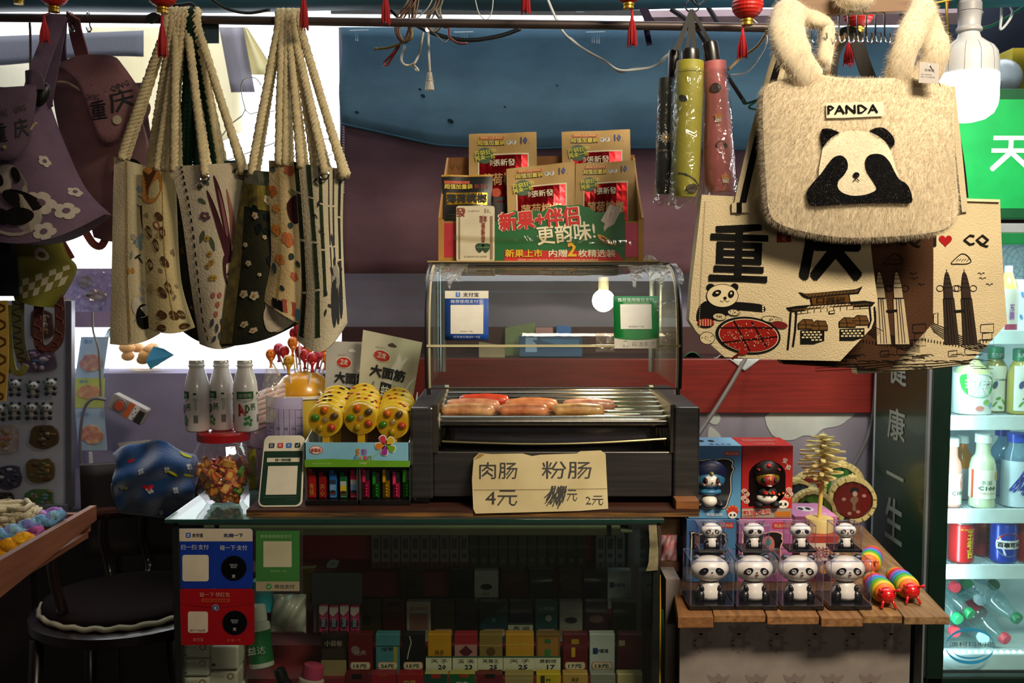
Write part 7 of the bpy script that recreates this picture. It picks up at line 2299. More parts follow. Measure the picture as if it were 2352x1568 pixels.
# --- tote 5: dark flowers
t5=T('canvas_tote','dark green rope tote with white blossoms and mossy tree print','tote bag',P(560,802,1.765),'canvas totes with rope handles')
s5=bag_surf([(560,390),(548,500),(530,640),(502,796)],[(622,394),(646,520),(664,640),(694,738)],1.765,.035,16)
bag_mesh(s5,fabric('#1c1e18','#2c2a1a',22),t5,.014,nu=20)
s5.rect(.06,.01,.98,.12,C('#6a6a58',.85,col2='#2c3028',ns=30),t5,'cloud_print',1,8,2); s5.rect(.04,.12,.90,.26,C('#7a6a2c',.85,col2='#2c2a18',ns=40),t5,'moss_print',1,8,2)
s5.poly([(.0,.10),(.10,.10),(.16,.55),(.16,.98),(.0,.98)],C('#6a5a24',.8,col2='#2a2814',ns=50),t5,'bark_print',1)
asp=s5.W/s5.H
for (u,v,r) in ((.72,.20,.10),(.40,.30,.08),(.30,.58,.06),(.26,.74,.07),(.42,.75,.08),(.30,.88,.06),(.5,.64,.04),(.22,.48,.05),(.6,.42,.05),(.42,.92,.06)):
 for k in range(5):
  a=R(72*k + 20)
  s5.poly(ell(u + r*.55*math.cos(a),v + r*.55*asp*math.sin(a),r*.42,r*.42*asp,8),C('#a89c80',.85),t5,'blossom_print',2)
 s5.disc(u,v,r*.28,C('#a8702c',.85),t5,'blossom_print',3,8)
for (u,v,l,a) in ((.35,.24,.2,60),(.6,.28,.2,40),(.5,.34,.24,100),(.62,.36,.2,70),(.7,.52,.24,90)):
 s5.poly(leaf(u,v,l,.07,a,asp),C('#0c1416',.85),t5,'leaf_print',1.5)
s5.poly(catmull([(.62,.70),(.82,.62),(.97,.70),(.97,.93),(.7,.98),(.58,.86)],4),C('#8f8272',.85),t5,'petal_print',1.2); s5.poly(catmull([(.55,.84),(.7,.78),(.85,.86),(.75,.96),(.6,.95)],4),C('#a0947f',.85),t5,'petal_print',2)
handle(t5,578,396,1.765,640)
# --- tote 6: orange flowers
t6=T('canvas_tote','cream rope tote with orange blossoms and teal leaves','tote bag',P(650,752,1.74),'canvas totes with rope handles')
s6=bag_surf([(617,368),(620,480),(622,600),(604,690)],[(690,372),(694,500),(694,640),(696,748)],1.74,.022,4)
bag_mesh(s6,fabric('#bfa87c','#ab9468'),t6,.014)
stitch(s6,t6,.34,.01,.9,GOLD,False,.025)
asp=s6.W/s6.H
for (u,v,r,c) in ((.10,.22,.16,'#b0602c'),(.2,.45,.16,'#b8702c'),(.55,.48,.20,'#b0643c'),(.75,.35,.14,'#a85a3c'),(.3,.62,.16,'#b86c34'),(.75,.68,.13,'#a8583c'),(.65,.08,.18,'#a8583c'),(.2,.32,.12,'#b8742c')):
 for k in range(5):
  a=R(72*k + 10)
  s6.poly(ell(u + r*.55*math.cos(a),v + r*.55*asp*math.sin(a),r*.45,r*.45*asp,8),C(c,.85),t6,'blossom_print',1)
for (u,v,l,a,c) in ((.1,.06,.22,60,'#3c4a44'),(.12,.66,.34,80,'#2c4044'),(.6,.2,.3,20,'#6a6a48'),(.65,.38,.16,100,'#2c3c40'),(.7,.55,.2,120,'#2a3430'),(.8,.58,.18,60,'#2a3430'),(.45,.78,.14,120,'#22302c')):
 s6.poly(leaf(u,v,l,.07,a,asp),C(c,.85),t6,'leaf_print',1.6)
s6.poly(catmull([(.55,.27),(.85,.22),(.98,.32),(.8,.38),(.62,.36)],3),C('#2c0f10',.85),t6,'bird_print',1.8)
s6.poly([(.45,.86),(.8,.84),(.8,.95),(.5,.96)],C('#8f4434',.85),t6,'patch_print',1.5); s6.poly([(.2,.90),(.45,.88),(.5,.97),(.25,.98)],C('#0f0f10',.85),t6,'patch_print',1.5); s6.poly([(.8,.88),(.98,.86),(.98,.97),(.82,.98)],C('#3c6070',.85),t6,'patch_print',1.5)
handle(t6,640,372,1.74,648); handle(t6,656,374,1.74,660)
# --- tote 7: bamboo
t7=T('canvas_tote','white rope tote printed with green bamboo stems, rightmost of the row','tote bag',P(730,812,1.715),'canvas totes with rope handles')
s7=bag_surf([(675,372),(683,480),(692,650),(681,780)],[(789,388),(786,520),(790,640),(797,742)],1.715,.03,46,.0015)
bag_mesh(s7,fabric('#c2b89c','#b3a88c'),t7,.014,nu=20)
grn=C('#26301c',.85,n=.3,ns=120)
asp=s7.W/s7.H
def bamboo(u0,u1,w,v0,v1,n,m):
 for k in range(n):
  a,b=v0 + (v1 - v0)*k/n,v0 + (v1 - v0)*(k + 1)/n - .012
  ua,ub=u0 + (u1 - u0)*(a - v0)/(v1 - v0),u0 + (u1 - u0)*(b - v0)/(v1 - v0)
  s7.poly([(ua - w*.55,a),(ua + w*.55,a),(ua + w*.45,a + .01),(ub + w*.45,b - .01),(ub + w*.55,b),(ub - w*.55,b),(ub - w*.45,b - .01),(ua - w*.45,a + .01)],m,t7,'bamboo_print',1)
bamboo(.05,.10,.10,.0,.96,4,C('#1c2214',.85,n=.3,ns=120)); bamboo(.30,.42,.10,.01,.94,4,grn); bamboo(.53,.56,.075,.01,.75,3,grn)
bamboo(.80,.80,.03,.02,.7,3,INK); bamboo(.93,.92,.05,.04,.8,3,C('#202a20',.85)); bamboo(.70,.72,.025,.03,.7,3,INK)
stitch(s7,t7,lambda v: .17 - .02*v,.01,.95,GOLD,True,.02,30)
for (u,v,l,a) in ((.40,.14,.16,-60),(.40,.14,.14,40),(.50,.24,.15,100),(.36,.32,.14,40),(.60,.42,.16,-150),(.58,.55,.16,110),(.55,.70,.16,70),(.58,.80,.15,100),(.62,.78,.14,50),(.75,.40,.3,85),(.80,.52,.26,95),(.86,.55,.28,70),(.70,.58,.26,80)):
 s7.poly(leaf(u,v,l,.022,a,asp),INK,t7,'leaf_print',1.6)
for pts in ([(.70,.70),(.78,.66),(.82,.80),(.76,.92),(.70,.84)],[(.86,.72),(.92,.70),(.93,.84),(.88,.90)],[(.80,.74),(.84,.72),(.85,.9),(.81,.9)]):
 s7.poly(catmull(pts,3),INK,t7,'panda_print',1.4)
s7.poly(catmull([(.73,.60),(.84,.58),(.88,.70),(.80,.76),(.72,.70)],3),C('#8a8478',.85),t7,'panda_print',1.2)
eyelet(t7,745,402,1.695); eyelet(t7,783,405,1.71)
handle(t7,744,392,1.70,672); handle(t7,787,400,1.71,688); handle(t7,690,378,1.72,664); handle(t7,722,380,1.72,676)
# two loose green and cream ropes of totes hidden behind
t8=T('canvas_tote','hidden rope tote behind rabbit tote, showing only green handles','tote bag',P(500,440,1.85),'canvas totes with rope handles')
s8=bag_surf([(480,372),(480,480),(480,600)],[(562,366),(562,480),(560,600)],1.85,.01,0)
bag_mesh(s8,fabric('#3c5a66','#2c4450'),t8,.014)
handle(t8,492,374,1.85,446,ROPEG); handle(t8,505,374,1.85,449)

# ================================================================ knitted backpacks at the far left
def flower(sf,t,u,v,r,m,mc,n=5,w=.5,lv=1):
 asp=sf.W/sf.H
 for k in range(n):
  a=2*PI*k/n + .3
  sf.poly(ell(u + r*.6*math.cos(a),v + r*.6*asp*math.sin(a),r*w,r*w*asp,10),m,t,'flower_print',lv + .1*(k % 2))
 sf.disc(u,v,r*.32,mc,t,'flower_print',lv + 1.2,12)
KNIT=lambda c,c2: C(c,.9,n=.1,ns=14,col2=c2,bump=.5,bs=420,stretch=(1,1,1.6))
tb_=T('knit_backpack','pink knitted backpack with lettered flap hanging from the rail','backpack',P(260,556,1.90),'knitted backpacks')
sB=bag_surf([(120,150),(124,240),(150,350),(190,450),(215,545)],[(300,185),(328,290),(345,380),(352,460),(345,545)],1.915,.05,12,.005,.0016)
bag_mesh(sB,KNIT('#8c6660','#7d5a58'),tb_,.04,nu=20)
flap=Surf(lambda u,v: P(122 + 226*u,126 + 204*v,1.868 - .022*math.sin(PI*max(0,min(1,u))) - .012*math.sin(PI*max(0,min(1,v)))),.0014)
fp=catmull([((x - 122)/226.,(y - 126)/204.) for x,y in [(125,148),(152,139),(190,127),(258,129),(282,150),(312,192),(340,232),(346,252),(332,278),(292,308),(250,328),(228,322),(214,290),(196,235),(172,182),(150,160)]],3)
mb=MB()
flap._poly(mb,fp,0)
q=[p.copy() for p in mb.v]
mb2=MB()
cxy=(.55,.45)
def ring(k):
 return [flap.fn(cxy[0] + (u - cxy[0])*k,cxy[1] + (v - cxy[1])*k) for u,v in fp]
n=len(fp)
rows=[ring(k) for k in (1,.8,.55,.3,.08)]
mb2.add([p for r_ in rows for p in r_],[[i*n + j,i*n + (j + 1) % n,(i + 1)*n + (j + 1) % n,(i + 1)*n + j] for i in range(4) for j in range(n)] + [[4*n + j for j in range(n)]])
mb2.build('flap',KNIT('#8d6668','#7f5a5e'),tb_,smooth='all',solid=.004)
flap2=Surf(flap.fn,.0035)
flap2.text('CHONG',.41,.48,.13,.075,INK,tb_,1,0,4); flap2.text('QING',.68,.36,.19,.075,INK,tb_,1,0,-20)
flap2.text('重',.47,.62,.16,.21,INK,tb_,1,.01,-8); flap2.text('庆',.70,.51,.26,.24,INK,tb_,1,.01,-14)
flap2.disc(.655,.73,.045,C('#b0a488',.4),tb_,'snap_button',1.5,16)
cot=C('#a89c8c',.9); blk=C('#14100e',.9)
sB.poly(ell(.82,.53,.09,.055,14,rot=10),blk,tb_,'panda_print',1); sB.poly(ell(.72,.66,.12,.07,14),C('#9a9290',.9),tb_,'panda_print',1); sB.poly(ell(.60,.60,.08,.045,14),blk,tb_,'panda_print',1.4); sB.poly(ell(.58,.78,.09,.06,14),blk,tb_,'panda_print',1.4)
def strap(pts,w,mat,t,name='strap',th=.003):
 """flat webbing strap along pixel points (px, py, Y)"""
 c=[V(p) for p in catmull([tuple(P(*p)) for p in pts],5,False)]
 mb=MB()
 vs,fs=[],[]
 for i,p in enumerate(c):
  tg=(c[min(i + 1,len(c) - 1)] - c[max(i - 1,0)]).normalized()
  sd=tg.cross(V((0,1,0)))
  sd=sd.normalized() if sd.length > 1e-6 else V((1,0,0))
  nn=sd.cross(tg)
  for a,b in ((-1,-1),(1,-1),(1,1),(-1,1)):
   vs.append(p + sd*a*w/2 + nn*b*th/2)
 for i in range(len(c) - 1):
  for j in range(4):
   fs.append([i*4 + j,i*4 + (j + 1) % 4,i*4 + 4 + (j + 1) % 4,i*4 + 4 + j])
 fs += [[0,1,2,3],[len(vs) - 4 + j for j in range(4)]]
 mb.add(vs,fs)
 return mb.build(name,mat,t,smooth=True)
strap([(168,36,1.788),(176,80,1.83),(190,132,1.87)],.027,KNIT('#8a5c5c','#7d5254'),tb_)
strap([(145,40,1.79),(142,110,1.86),(150,160,1.91)],.018,KNIT('#6d5468','#624c5e'),tb_)
strap([(318,190,1.92),(328,260,1.93),(346,380,1.94)],.018,KNIT('#7d6676','#705a6a'),tb_)
strap([(195,530,1.90),(215,560,1.90),(235,562,1.90),(252,520,1.90)],.014,KNIT('#8a4a44','#7a403c'),tb_,'loop')
MB().tube(catmull([P(133,188,1.865),P(155,190,1.862),P(185,208,1.860)],4,False),.0022,6).build('drawcord',C('#a89c74',.8),tb_,smooth=True)
ta=T('knit_backpack','mauve knitted backpack with panda and white flowers at the left edge','backpack',P(110,552,1.72),'knitted backpacks')
sA=bag_surf([(-70,195),(-85,300),(-90,420),(-80,540)],[(86,205),(128,320),(180,430),(240,492)],1.725,.06,40,.006,.0016)
bag_mesh(sA,KNIT('#6f5a6c','#614e60'),ta,.08,nu=22)
fa=Surf(lambda u,v: P(-70 + 155*u,200 + 165*v + (1 - u)*6,1.665 - .016*math.sin(PI*max(0,min(1,u)))),.003)
fpa=[(0,0),(.98,-.02),(1.0,.1),(.97,.35),(.90,.75),(.75,.95),(.6,1.0),(.2,.98),(0,.9)]
cxy=(.5,.5)
rows=[[fa.fn(.5 + (u - .5)*k,.5 + (v - .5)*k) for u,v in fpa] for k in (1,.7,.4,.1)]
n=len(fpa)
mb2=MB()
mb2.add([p for r_ in rows for p in r_],[[i*n + j,i*n + (j + 1) % n,(i + 1)*n + (j + 1) % n,(i + 1)*n + j] for i in range(3) for j in range(n)] + [[3*n + j for j in range(n)]])
mb2.build('flap',KNIT('#62505f','#584655'),ta,smooth=True,solid=.004)
fa.text('CHONG',.42,.36,.3,.10,INK,ta,1.3,0,-6); fa.text('QING',.75,.30,.17,.10,INK,ta,1.3,0,-12); fa.text('重',.45,.62,.24,.26,INK,ta,1.3,.01,-6); fa.text('庆',.77,.56,.20,.27,INK,ta,1.3,.01,-8); fa.disc(.54,.82,.03,C('#a89c74',.4,.5),ta,'snap_button',1.6,12)
au=lambda x: (x + 80)/320.
def uvA(px,py):
 v=(py - 200)/345.
 for _ in range(12):
  l,r=ipl(sA_L,v),ipl(sA_R,v)
  u=(px - l[0])/(r[0] - l[0])
  y=l[1] + (r[1] - l[1])*u + 40*math.sin(PI*max(0,min(1,u)))*max(0,v)**6
  v += (py - y)/345.
 return u,v
sA_L=[(-70,195),(-85,300),(-90,420),(-80,540)]; sA_R=[(86,205),(128,320),(180,430),(240,492)]
for (px,py,r,m_) in ((102,371,.055,5),(95,465,.11,5),(153,485,.09,5),(103,532,.08,5),(172,372 + 70,.06,5)):
 u,v=uvA(px,py)
 flower(sA,ta,u,min(v,.95),r,C('#b0a698',.9),C('#5f4c5c',.9))
for (px,py,rx,ry,m,rot,lv) in ((28,420,.13,.12,'#9a9084',0,1),(38,402,.04,.05,'#14100e',0,2),(2,414,.035,.04,'#14100e',0,2),(25,490,.24,.13,'#93897c',0,1),(52,460,.15,.06,'#14100e',12,2),(45,497,.12,.05,'#14100e',-4,2.5),(5,497,.08,.045,'#14100e',0,2.5)):
 u,v=uvA(px,py)
 sA.poly(ell(u,min(v,.93),rx,ry,18,rot=rot),C(m,.9),ta,'panda_print',lv)
strap([(132,34,1.782),(118,80,1.77),(92,150,1.74),(72,215,1.72)],.030,KNIT('#6a5768','#5c4a5a'),ta)
strap([(142,40,1.785),(128,120,1.77),(108,230,1.75),(112,250,1.75)],.02,KNIT('#5f4e60','#524256'),ta)
strap([(60,178,1.70),(72,176,1.69),(85,182,1.69),(86,205,1.69)],.022,KNIT('#665364','#5a4858'),ta,'loop')
MB().ball(P(96,218,1.70),.012,.008,.022,10,8,Matrix.Rotation(R(25),3,'Y')).build('buckle',C('#0c0c0c',.4),ta,smooth='all')
MB().tube([P(70,298,1.66),P(78,286,1.66),P(84,282,1.66)],.002,6).build('drawcord',C('#a89c74',.8),ta,smooth=True)
# S hooks on the rail
for k,(px,lab) in enumerate(((163,'steel hook holding the pink backpack strap on the rail'),(202,'small steel hook hanging empty under the rail beside pink strap'))):
 t=T('rail_hook',lab,'hook',P(px,70,YRAIL),'hooks on the rail')
 y=rail_y(px)
 MB().tube(catmull([P(px - 3,y - 6,YRAIL - .011),P(px,y - 16,YRAIL),P(px + 5,y - 4,YRAIL + .012),P(px + 4,y + 14,YRAIL),P(px + 8,y + 26,YRAIL - .008),P(px + 1,y + 30,YRAIL - .01),P(px - 4,y + 20,YRAIL - .008)],4,False),.0014,6).build('wire',CHROME,t,smooth=True)
# green bag with checks
tg=T('knit_bag','olive green knitted bag with white daisy and checked base','knitted bag',P(90,705,1.85))
sG=bag_surf([(-10,530),(0,590),(18,640),(34,690)],[(128,530),(146,585),(166,622),(120,706)],1.85,.03,4)
bag_mesh(sG,KNIT('#6f6c2c','#5f5c24'),tg,.05)
flower(sG,tg,.66,.33,.14,C('#a8a088',.9),C('#5a581f',.9),10,.24)
mb,mbw=MB(),MB()
for r_ in range(3):
 for c_ in range(8):
  u,v=.12 + .105*c_,.72 + .075*r_ - .02*c_
  (sG._poly(mbw if (r_ + c_) % 2 else mb,[(u,v),(u + .105,v - .02),(u + .105,v + .055),(u,v + .075)],1))
mb.build('check_green',C('#5f5c28',.9),tg)['kind']='stuff'; mbw.build('check_white',C('#a39b84',.9),tg)['kind']='stuff'
def zz(t,pts,w,mat,zm):
 o=strap(pts,w,mat,t,'strap',.0025)
 c=[P(*p) for p in pts]
 mb=MB()
 m=[V(p) for p in catmull([tuple(p) for p in c],8,False)]
 L_=[]
 for i,p in enumerate(m):
  L_.append(p + V(((w*.32)*(1 if (i // 2) % 2 else -1),-.0026,0)))
 for a,b in zip(L_,L_[1:]):
  mb.tube([a,b],.0016,4)
 mb.build('zigzag',zm,t)['kind']='stuff'
zz(tg,[(90,690,1.86),(88,740,1.855),(90,790,1.85),(104,804,1.845)],.018,C('#3a1712',.8),C('#571f18',.8))
zz(tg,[(132,668,1.86),(138,720,1.855),(134,780,1.85),(108,806,1.845)],.019,C('#3a1712',.8),C('#571f18',.8))
strap([(132,545,1.87),(150,575,1.87),(162,596,1.87)],.018,C('#5a2018',.8),tg,'loop')
zz(tg,[(42,690,1.84),(42,740,1.838),(45,790,1.835),(55,830,1.835)],.022,C('#3c3a1c',.8),C('#2a2812',.8))
strap([(22,700,1.84),(20,770,1.84),(30,845,1.835),(48,856,1.83),(60,838,1.83)],.012,C('#5f5c24',.8),tg,'loop')
ty=T('knit_bag','dark knitted bag at picture edge with a yellow zigzag strap','knitted bag',P(0,690,1.80))
sY=bag_surf([(-60,545),(-60,600),(-60,680)],[(22,548),(30,610),(34,680)],1.80,.02,0)
bag_mesh(sY,KNIT('#14151c','#101118'),ty,.04,nu=8,nv=8)
zz(ty,[(2,690,1.79),(4,760,1.788),(4,840,1.785),(-2,920,1.785)],.024,C('#a0813c',.85),C('#4a3014',.85))

# ================================================================ magnet board
YM=2.5
mbd=T('magnet_board','white display board with aluminium frame full of souvenir magnets','display board',P(60,1166,YM))
MB().pbox(-120,690,152,1166,YM,.012).build('panel',C('#aeb0bd',.6,n=.05),mbd)
MB().pbox(150,690,164,1168,YM - .008,.022).build('frame',C('#77757c',.35,.7),mbd,bevel=.001)
MB().pbox(-120,1160,152,1176,YM - .02,.03).build('ledge',C('#85858c',.4,.5),mbd)
random.seed(77)
def magnet(lab,px,py,w,h,cols,sd):
 random.seed(sd)
 t=T('souvenir_magnet',lab,'magnet',P(px,py + h/2,YM - .012),'souvenir magnets on the board')
 s=plane(px - w/2,py - h/2,px + w/2,py + h/2,YM - .002,.0004)
 out=catmull([(.5 + .5*math.copysign(abs(math.cos(a))**.6,math.cos(a))*random.uniform(.86,1.05),.5 + .5*math.copysign(abs(math.sin(a))**.6,math.sin(a))*random.uniform(.86,1.05)) for a in [i*PI/8 for i in range(16)]],2)
 slab(s,'plaque',C(cols[0],.5,n=.3,ns=60),t,-.008,out)
 for k in range(14):
  u,v=random.uniform(.15,.85),random.uniform(.15,.85)
  MB().ball(s.at(u,v,.008),random.uniform(.05,.14)*s.W,.003,random.uniform(.04,.12)*s.H,8,6).build('relief',C(random.choice(cols),.5),t,smooth='all')
P1=['#4a3226','#5f6a3c','#6a2c24','#a8a090','#7a5a30','#2c3c4c']
mg=[(98,745,56,68,P1,'tall magnet with red and green landscape half behind dark straps'),(88,828,86,54,['#5a4a5c','#3c5a8a','#8a6a7c','#5a6a3c','#a89aa0'],'wide arched purple blue magnet below the dark straps'),(15,1008,62,66,['#a89890','#8a7038','#b07078','#a8a098'],'pink and gold envelope shaped magnet'),(102,1003,66,54,['#4f3a1c','#2c2016','#6a4a20','#8a8070'],'brown rectangular magnet with a panda corner'),(22,1095,56,56,['#3c3a4c','#20242c','#4f5f8a','#a8a8a4'],'dark blue pair of pandas magnet'),(94,1080,64,56,['#5a4a24','#3c5a30','#7a5a2c','#4a3018'],'green and brown town magnet'),(8,1145,50,34,['#2c2824','#4a4438'],'dark magnet at the lower left of board'),(92,1143,66,44,['#4a6a34','#8a6a24','#6a4020','#4f7a84'],'round green hill magnet at board bottom'),(20,775,36,60,['#7a7468','#5f6a5c','#8a5a4c'],'magnet hidden behind the olive strap'),(12,838,34,40,['#5a4a4c','#6a5f6c'],'small magnet behind the yellow strap')]
for k,(x,y,w,h,c,lb) in enumerate(mg):
 magnet(lb,x,y,w,h,c,100 + k)
def panda_mag(lab,px,py,s):
 t=T('panda_magnet',lab,'magnet',P(px,py + 18,YM - .02),'panda magnets on the board')
 c=P(px,py,YM - .012)
 k=s*YM/F
 MB().ball(c + V((0,0,-10*k)),11*k,8*k,10*k,12,8).build('body',C('#a8a69e',.6),t,smooth='all')
 MB().ball(c + V((3*k,-5*k,7*k)),11*k,9*k,9.5*k,12,8).build('head',C('#b4b2aa',.6),t,smooth='all')
 for sx in (-1,1):
  MB().ball(c + V((3*k + sx*9*k,-4*k,16*k)),4*k,nu=8,nv=6).build('ear',BLACK,t,smooth='all')
  MB().ball(c + V((sx*9*k,-6*k,-17*k)),5*k,nu=8,nv=6).build('leg',BLACK,t,smooth='all')
  MB().ball(c + V((3*k + sx*4*k,-13*k,8*k)),2.4*k,nu=8,nv=6).build('eye_patch',BLACK,t,smooth='all')
  MB().ball(c + V((sx*10*k,-5*k,-5*k)),4.5*k,nu=8,nv=6).build('arm',BLACK,t,smooth='all')
 for q in range(5):
  MB().ball(c + V((-14*k + 2*q*k,-7*k,(12 - 5*q)*k)),4*k,2*k,1.8*k,8,5).build('bamboo_leaf',C('#2f5f24',.6),t,smooth='all')
for k,(x,y) in enumerate(((36,888),(78,892),(118,886),(0,945),(35,942),(74,942),(108,942))):
 panda_mag('tiny panda magnet %s of the %s panda row' % (('at left','in the middle','at right end')[k] if k < 3 else ('at the left edge','second','third','at right end')[k - 3],'upper' if k < 3 else 'lower'),x,y,1.0)

# ================================================================ chair with blanket
YH=2.25
ch=T('arm_chair','dark brown wooden armchair with padded seat behind the counter','armchair',V((P(270,1400,YH).x,YH,0)))
dk=C('#180c09',.3,n=.2,coat=.4)
zs_=P(270,1400,YH).z
cx=P(285,1400,YH).x
MB().lathe(V((cx,YH + .03,zs_ - .03)),[(.20,0),(.215,.008),(.215,.028),(.20,.034)],32).build('seat_frame',dk,ch,smooth=True)
MB().lathe(V((cx,YH + .03,zs_ + .003)),[(.17,0),(.188,.01),(.185,.024),(.14,.034),(.001,.036)],32).build('seat_pad',C('#140a09',.9),ch,smooth='all')
random.seed(2)
MB().tube([V((cx + (.190 + .002*math.sin(a*31))*math.cos(a),YH + .03 + (.190 + .002*math.sin(a*29))*math.sin(a),zs_ + .012 + .002*math.sin(a*23))) for a in [i*PI/60 for i in range(120)]],.0065,6,True).build('pad_trim',C('#8f8470',.9),ch,smooth='all')
arm=catmull([P(128,1238,YH - .12),P(136,1215,YH - .10),P(165,1194,YH - .02),P(210,1182,YH + .10),P(270,1176,YH + .22),P(330,1172,YH + .27),P(400,1176,YH + .22),P(450,1190,YH + .1)],5,False)
MB().tube(arm,[.018]*6 + [.015]*(len(arm) - 6),10).build('arm_rail',C('#3a1c14',.25,coat=.6),ch,smooth='all')
for (px,py,Y) in ((125,1245,YH - .12),(445,1195,YH + .1),(240,1180,YH + .16),(330,1172,YH + .26)):
 p=P(px,py,Y)
 MB().tube(catmull([p,p + V((-.006,0,-.06)),p + V((.01,0,-.14)),V((p.x*.85 + cx*.15,Y*.8 + (YH + .03)*.2,zs_ - .01))],4,False),.012,8).build('arm_post',C('#160c0a',.2,coat=.6),ch,smooth='all')
MB().grid(lambda u,v: V((cx + (u - .5)*.40,YH + .245 + .05*(1 - (2*u - 1)**2),zs_ + .05 + .24*(1 - v))),12,8).build('backrest',C('#1c1210',.6),ch,smooth='all',solid=.03)
for sx in (-1,1):
 for sy in (-1,1):
  MB().tube([V((cx + sx*.15,YH + .03 + sy*.14,zs_ - .03)),V((cx + sx*.18,YH + .03 + sy*.17,0.0))],[.016,.013],8).build('leg',C('#160c0a',.3),ch,smooth='all')
bk=T('blanket','dark blue fleece blanket with hearts and flowers draped over the chair','blanket',P(350,1200,YH + .2))
def bl(u,v):
 px=262 + 190*u + 6*math.sin(v*8)
 top=1052 - 40*math.sin(PI*min(1,u*.9 + .1))**1.2 - 4*math.sin(u*14)
 py=top + (1196 - 20*(1 - u) - top)*v
 y=YH + .16 - .05*math.sin(PI*v) - .012*math.sin(u*13 + v*4) - .010*math.sin(v*15 + u*6)
 return P(px,py,y)
MB().grid(bl,34,26).build('fleece',C('#123a66',.95,n=.15,ns=30,col2='#0f2c52',sheen=.5,bump=.4,bs=200),bk,smooth='all',solid=.008)
sb=Surf(bl,.006)
for (u,v,c,r) in ((.45,.62,'#a81c28',.06),(.95,.70,'#98202c',.05),(.16,.22,'#98202c',.05)):
 a_=sb.W/sb.H
 sb.poly([(u + r*.06*16*math.sin(R(q))**3,v - r*.06*a_*(13*math.cos(R(q)) - 5*math.cos(R(2*q)) - 2*math.cos(R(3*q)) - math.cos(R(4*q)))) for q in range(0,360,15)],C(c,.95),bk,'heart_print',1)
for (u,v) in ((.12,.58),(.46,.66),(.62,.35),(.90,.20),(.55,.92),(.8,.58),(.35,.4)):
 a_=sb.W/sb.H
 for k in range(4):
  sb.poly(ell(u + .022*math.cos(R(90*k + 20)),v + .022*a_*math.sin(R(90*k + 20)),.018,.018*a_,8),C('#a4a8a8',.95),bk,'flower_print',1)
for (u,v,l) in ((.70,.36,.08),(.85,.06,.09),(.9,.32,.06),(.18,.60,.03)):
 sb.poly(ell(u,v,l,.025,10),C('#9a9a20',.95),bk,'leaf_print',1)

# ================================================================ tray of braided hair yarn
wd=C('#6a3c22',.6,n=.25,ns=8,stretch=(1,1,8))
tr=T('wooden_tray','reddish wooden tray holding coloured yarn braids at the left edge','tray',V((-.95,1.7,.90)))
zt_=P(203,1163,1.88).z
MB().prism([V((-.80,1.50,zt_ - .002)),V((-.80,1.89,zt_)),V((-.80,1.89,zt_ - .028)),V((-.80,1.50,zt_ - .062))],(-.012,0,0)).build('side_board',wd,tr)
MB().box(-1.35,-.812,1.878,1.89,zt_ - .05,zt_ - .014).build('end_board',wd,tr)
MB().box(-1.35,-.812,1.50,1.878,zt_ - .06,zt_ - .05).build('tray_floor',wd,tr)
for xx in (-1.30,-1.02):
 for yy in (1.54,1.84):
  MB().box(xx,xx + .02,yy,yy + .02,0,zt_ - .06).build('leg',C('#140c08',.8),tr)
zb_=zt_ - .05
def braid(lab,a,b,r,cols):
 t=T('yarn_braid',lab,'yarn braid',(V(a) + V(b))/2 - V((0,0,r*1.6)),'yarn braids in the tray')
 a,b=V(a),V(b)
 for s in range(3):
  pts=[]
  n=48
  L_=(b - a).length
  for k in range(n + 1):
   f=k/n
   w=L_*f*85 + s*2*PI/3
   pts.append(a.lerp(b,f) + V((.35,.94,0))*(r*.75*math.sin(w)) + V((0,0,r*.45*math.sin(2*w))))
  MB().tube(pts,r*.62,7).build('strand',C(cols[s % len(cols)],.95,n=.25,ns=120,bump=.5,bs=300),t,smooth='all')
braid('blue and purple yarn braid lying along the tray',P(-60,1250,1.66),P(140,1184,1.78),.014,['#5f8aa8','#6a6aa0','#7aa0b4'])
braid('golden yellow yarn braid in front of tray',P(-80,1300,1.60),P(55,1244,1.66),.018,['#c08a1c','#c9961f','#b87c14'])
braid('lilac yarn braid at the back of the tray',P(70,1190,1.81),P(142,1176,1.83),.012,['#8a5f9a','#a07ab0','#7a5490'])
braid('pink yarn braid between blue and yellow braids',P(20,1245,1.70),P(95,1216,1.72),.010,['#a0508a','#b0609a','#8f4a80'])
t=T('yarn_ball','fluffy cream yarn bundle at the back of the tray','yarn',P(20,1215,1.78))
random.seed(14)
for k in range(9):
 c=P(18,1196,1.79)
 MB().tube([c + V((random.uniform(-.07,.05),random.uniform(-.03,.03),random.uniform(-.012,.022))) for q in range(1)] + [c + V((.05*math.cos(a*2 + k),.03*math.sin(a*3 + k),.012*math.sin(a + k) + .004*k - .01)) for a in [i*.35 for i in range(18)]],.005,6).build('yarn_loop',C('#b4a888',.95,bump=.5,bs=300),t,smooth='all')
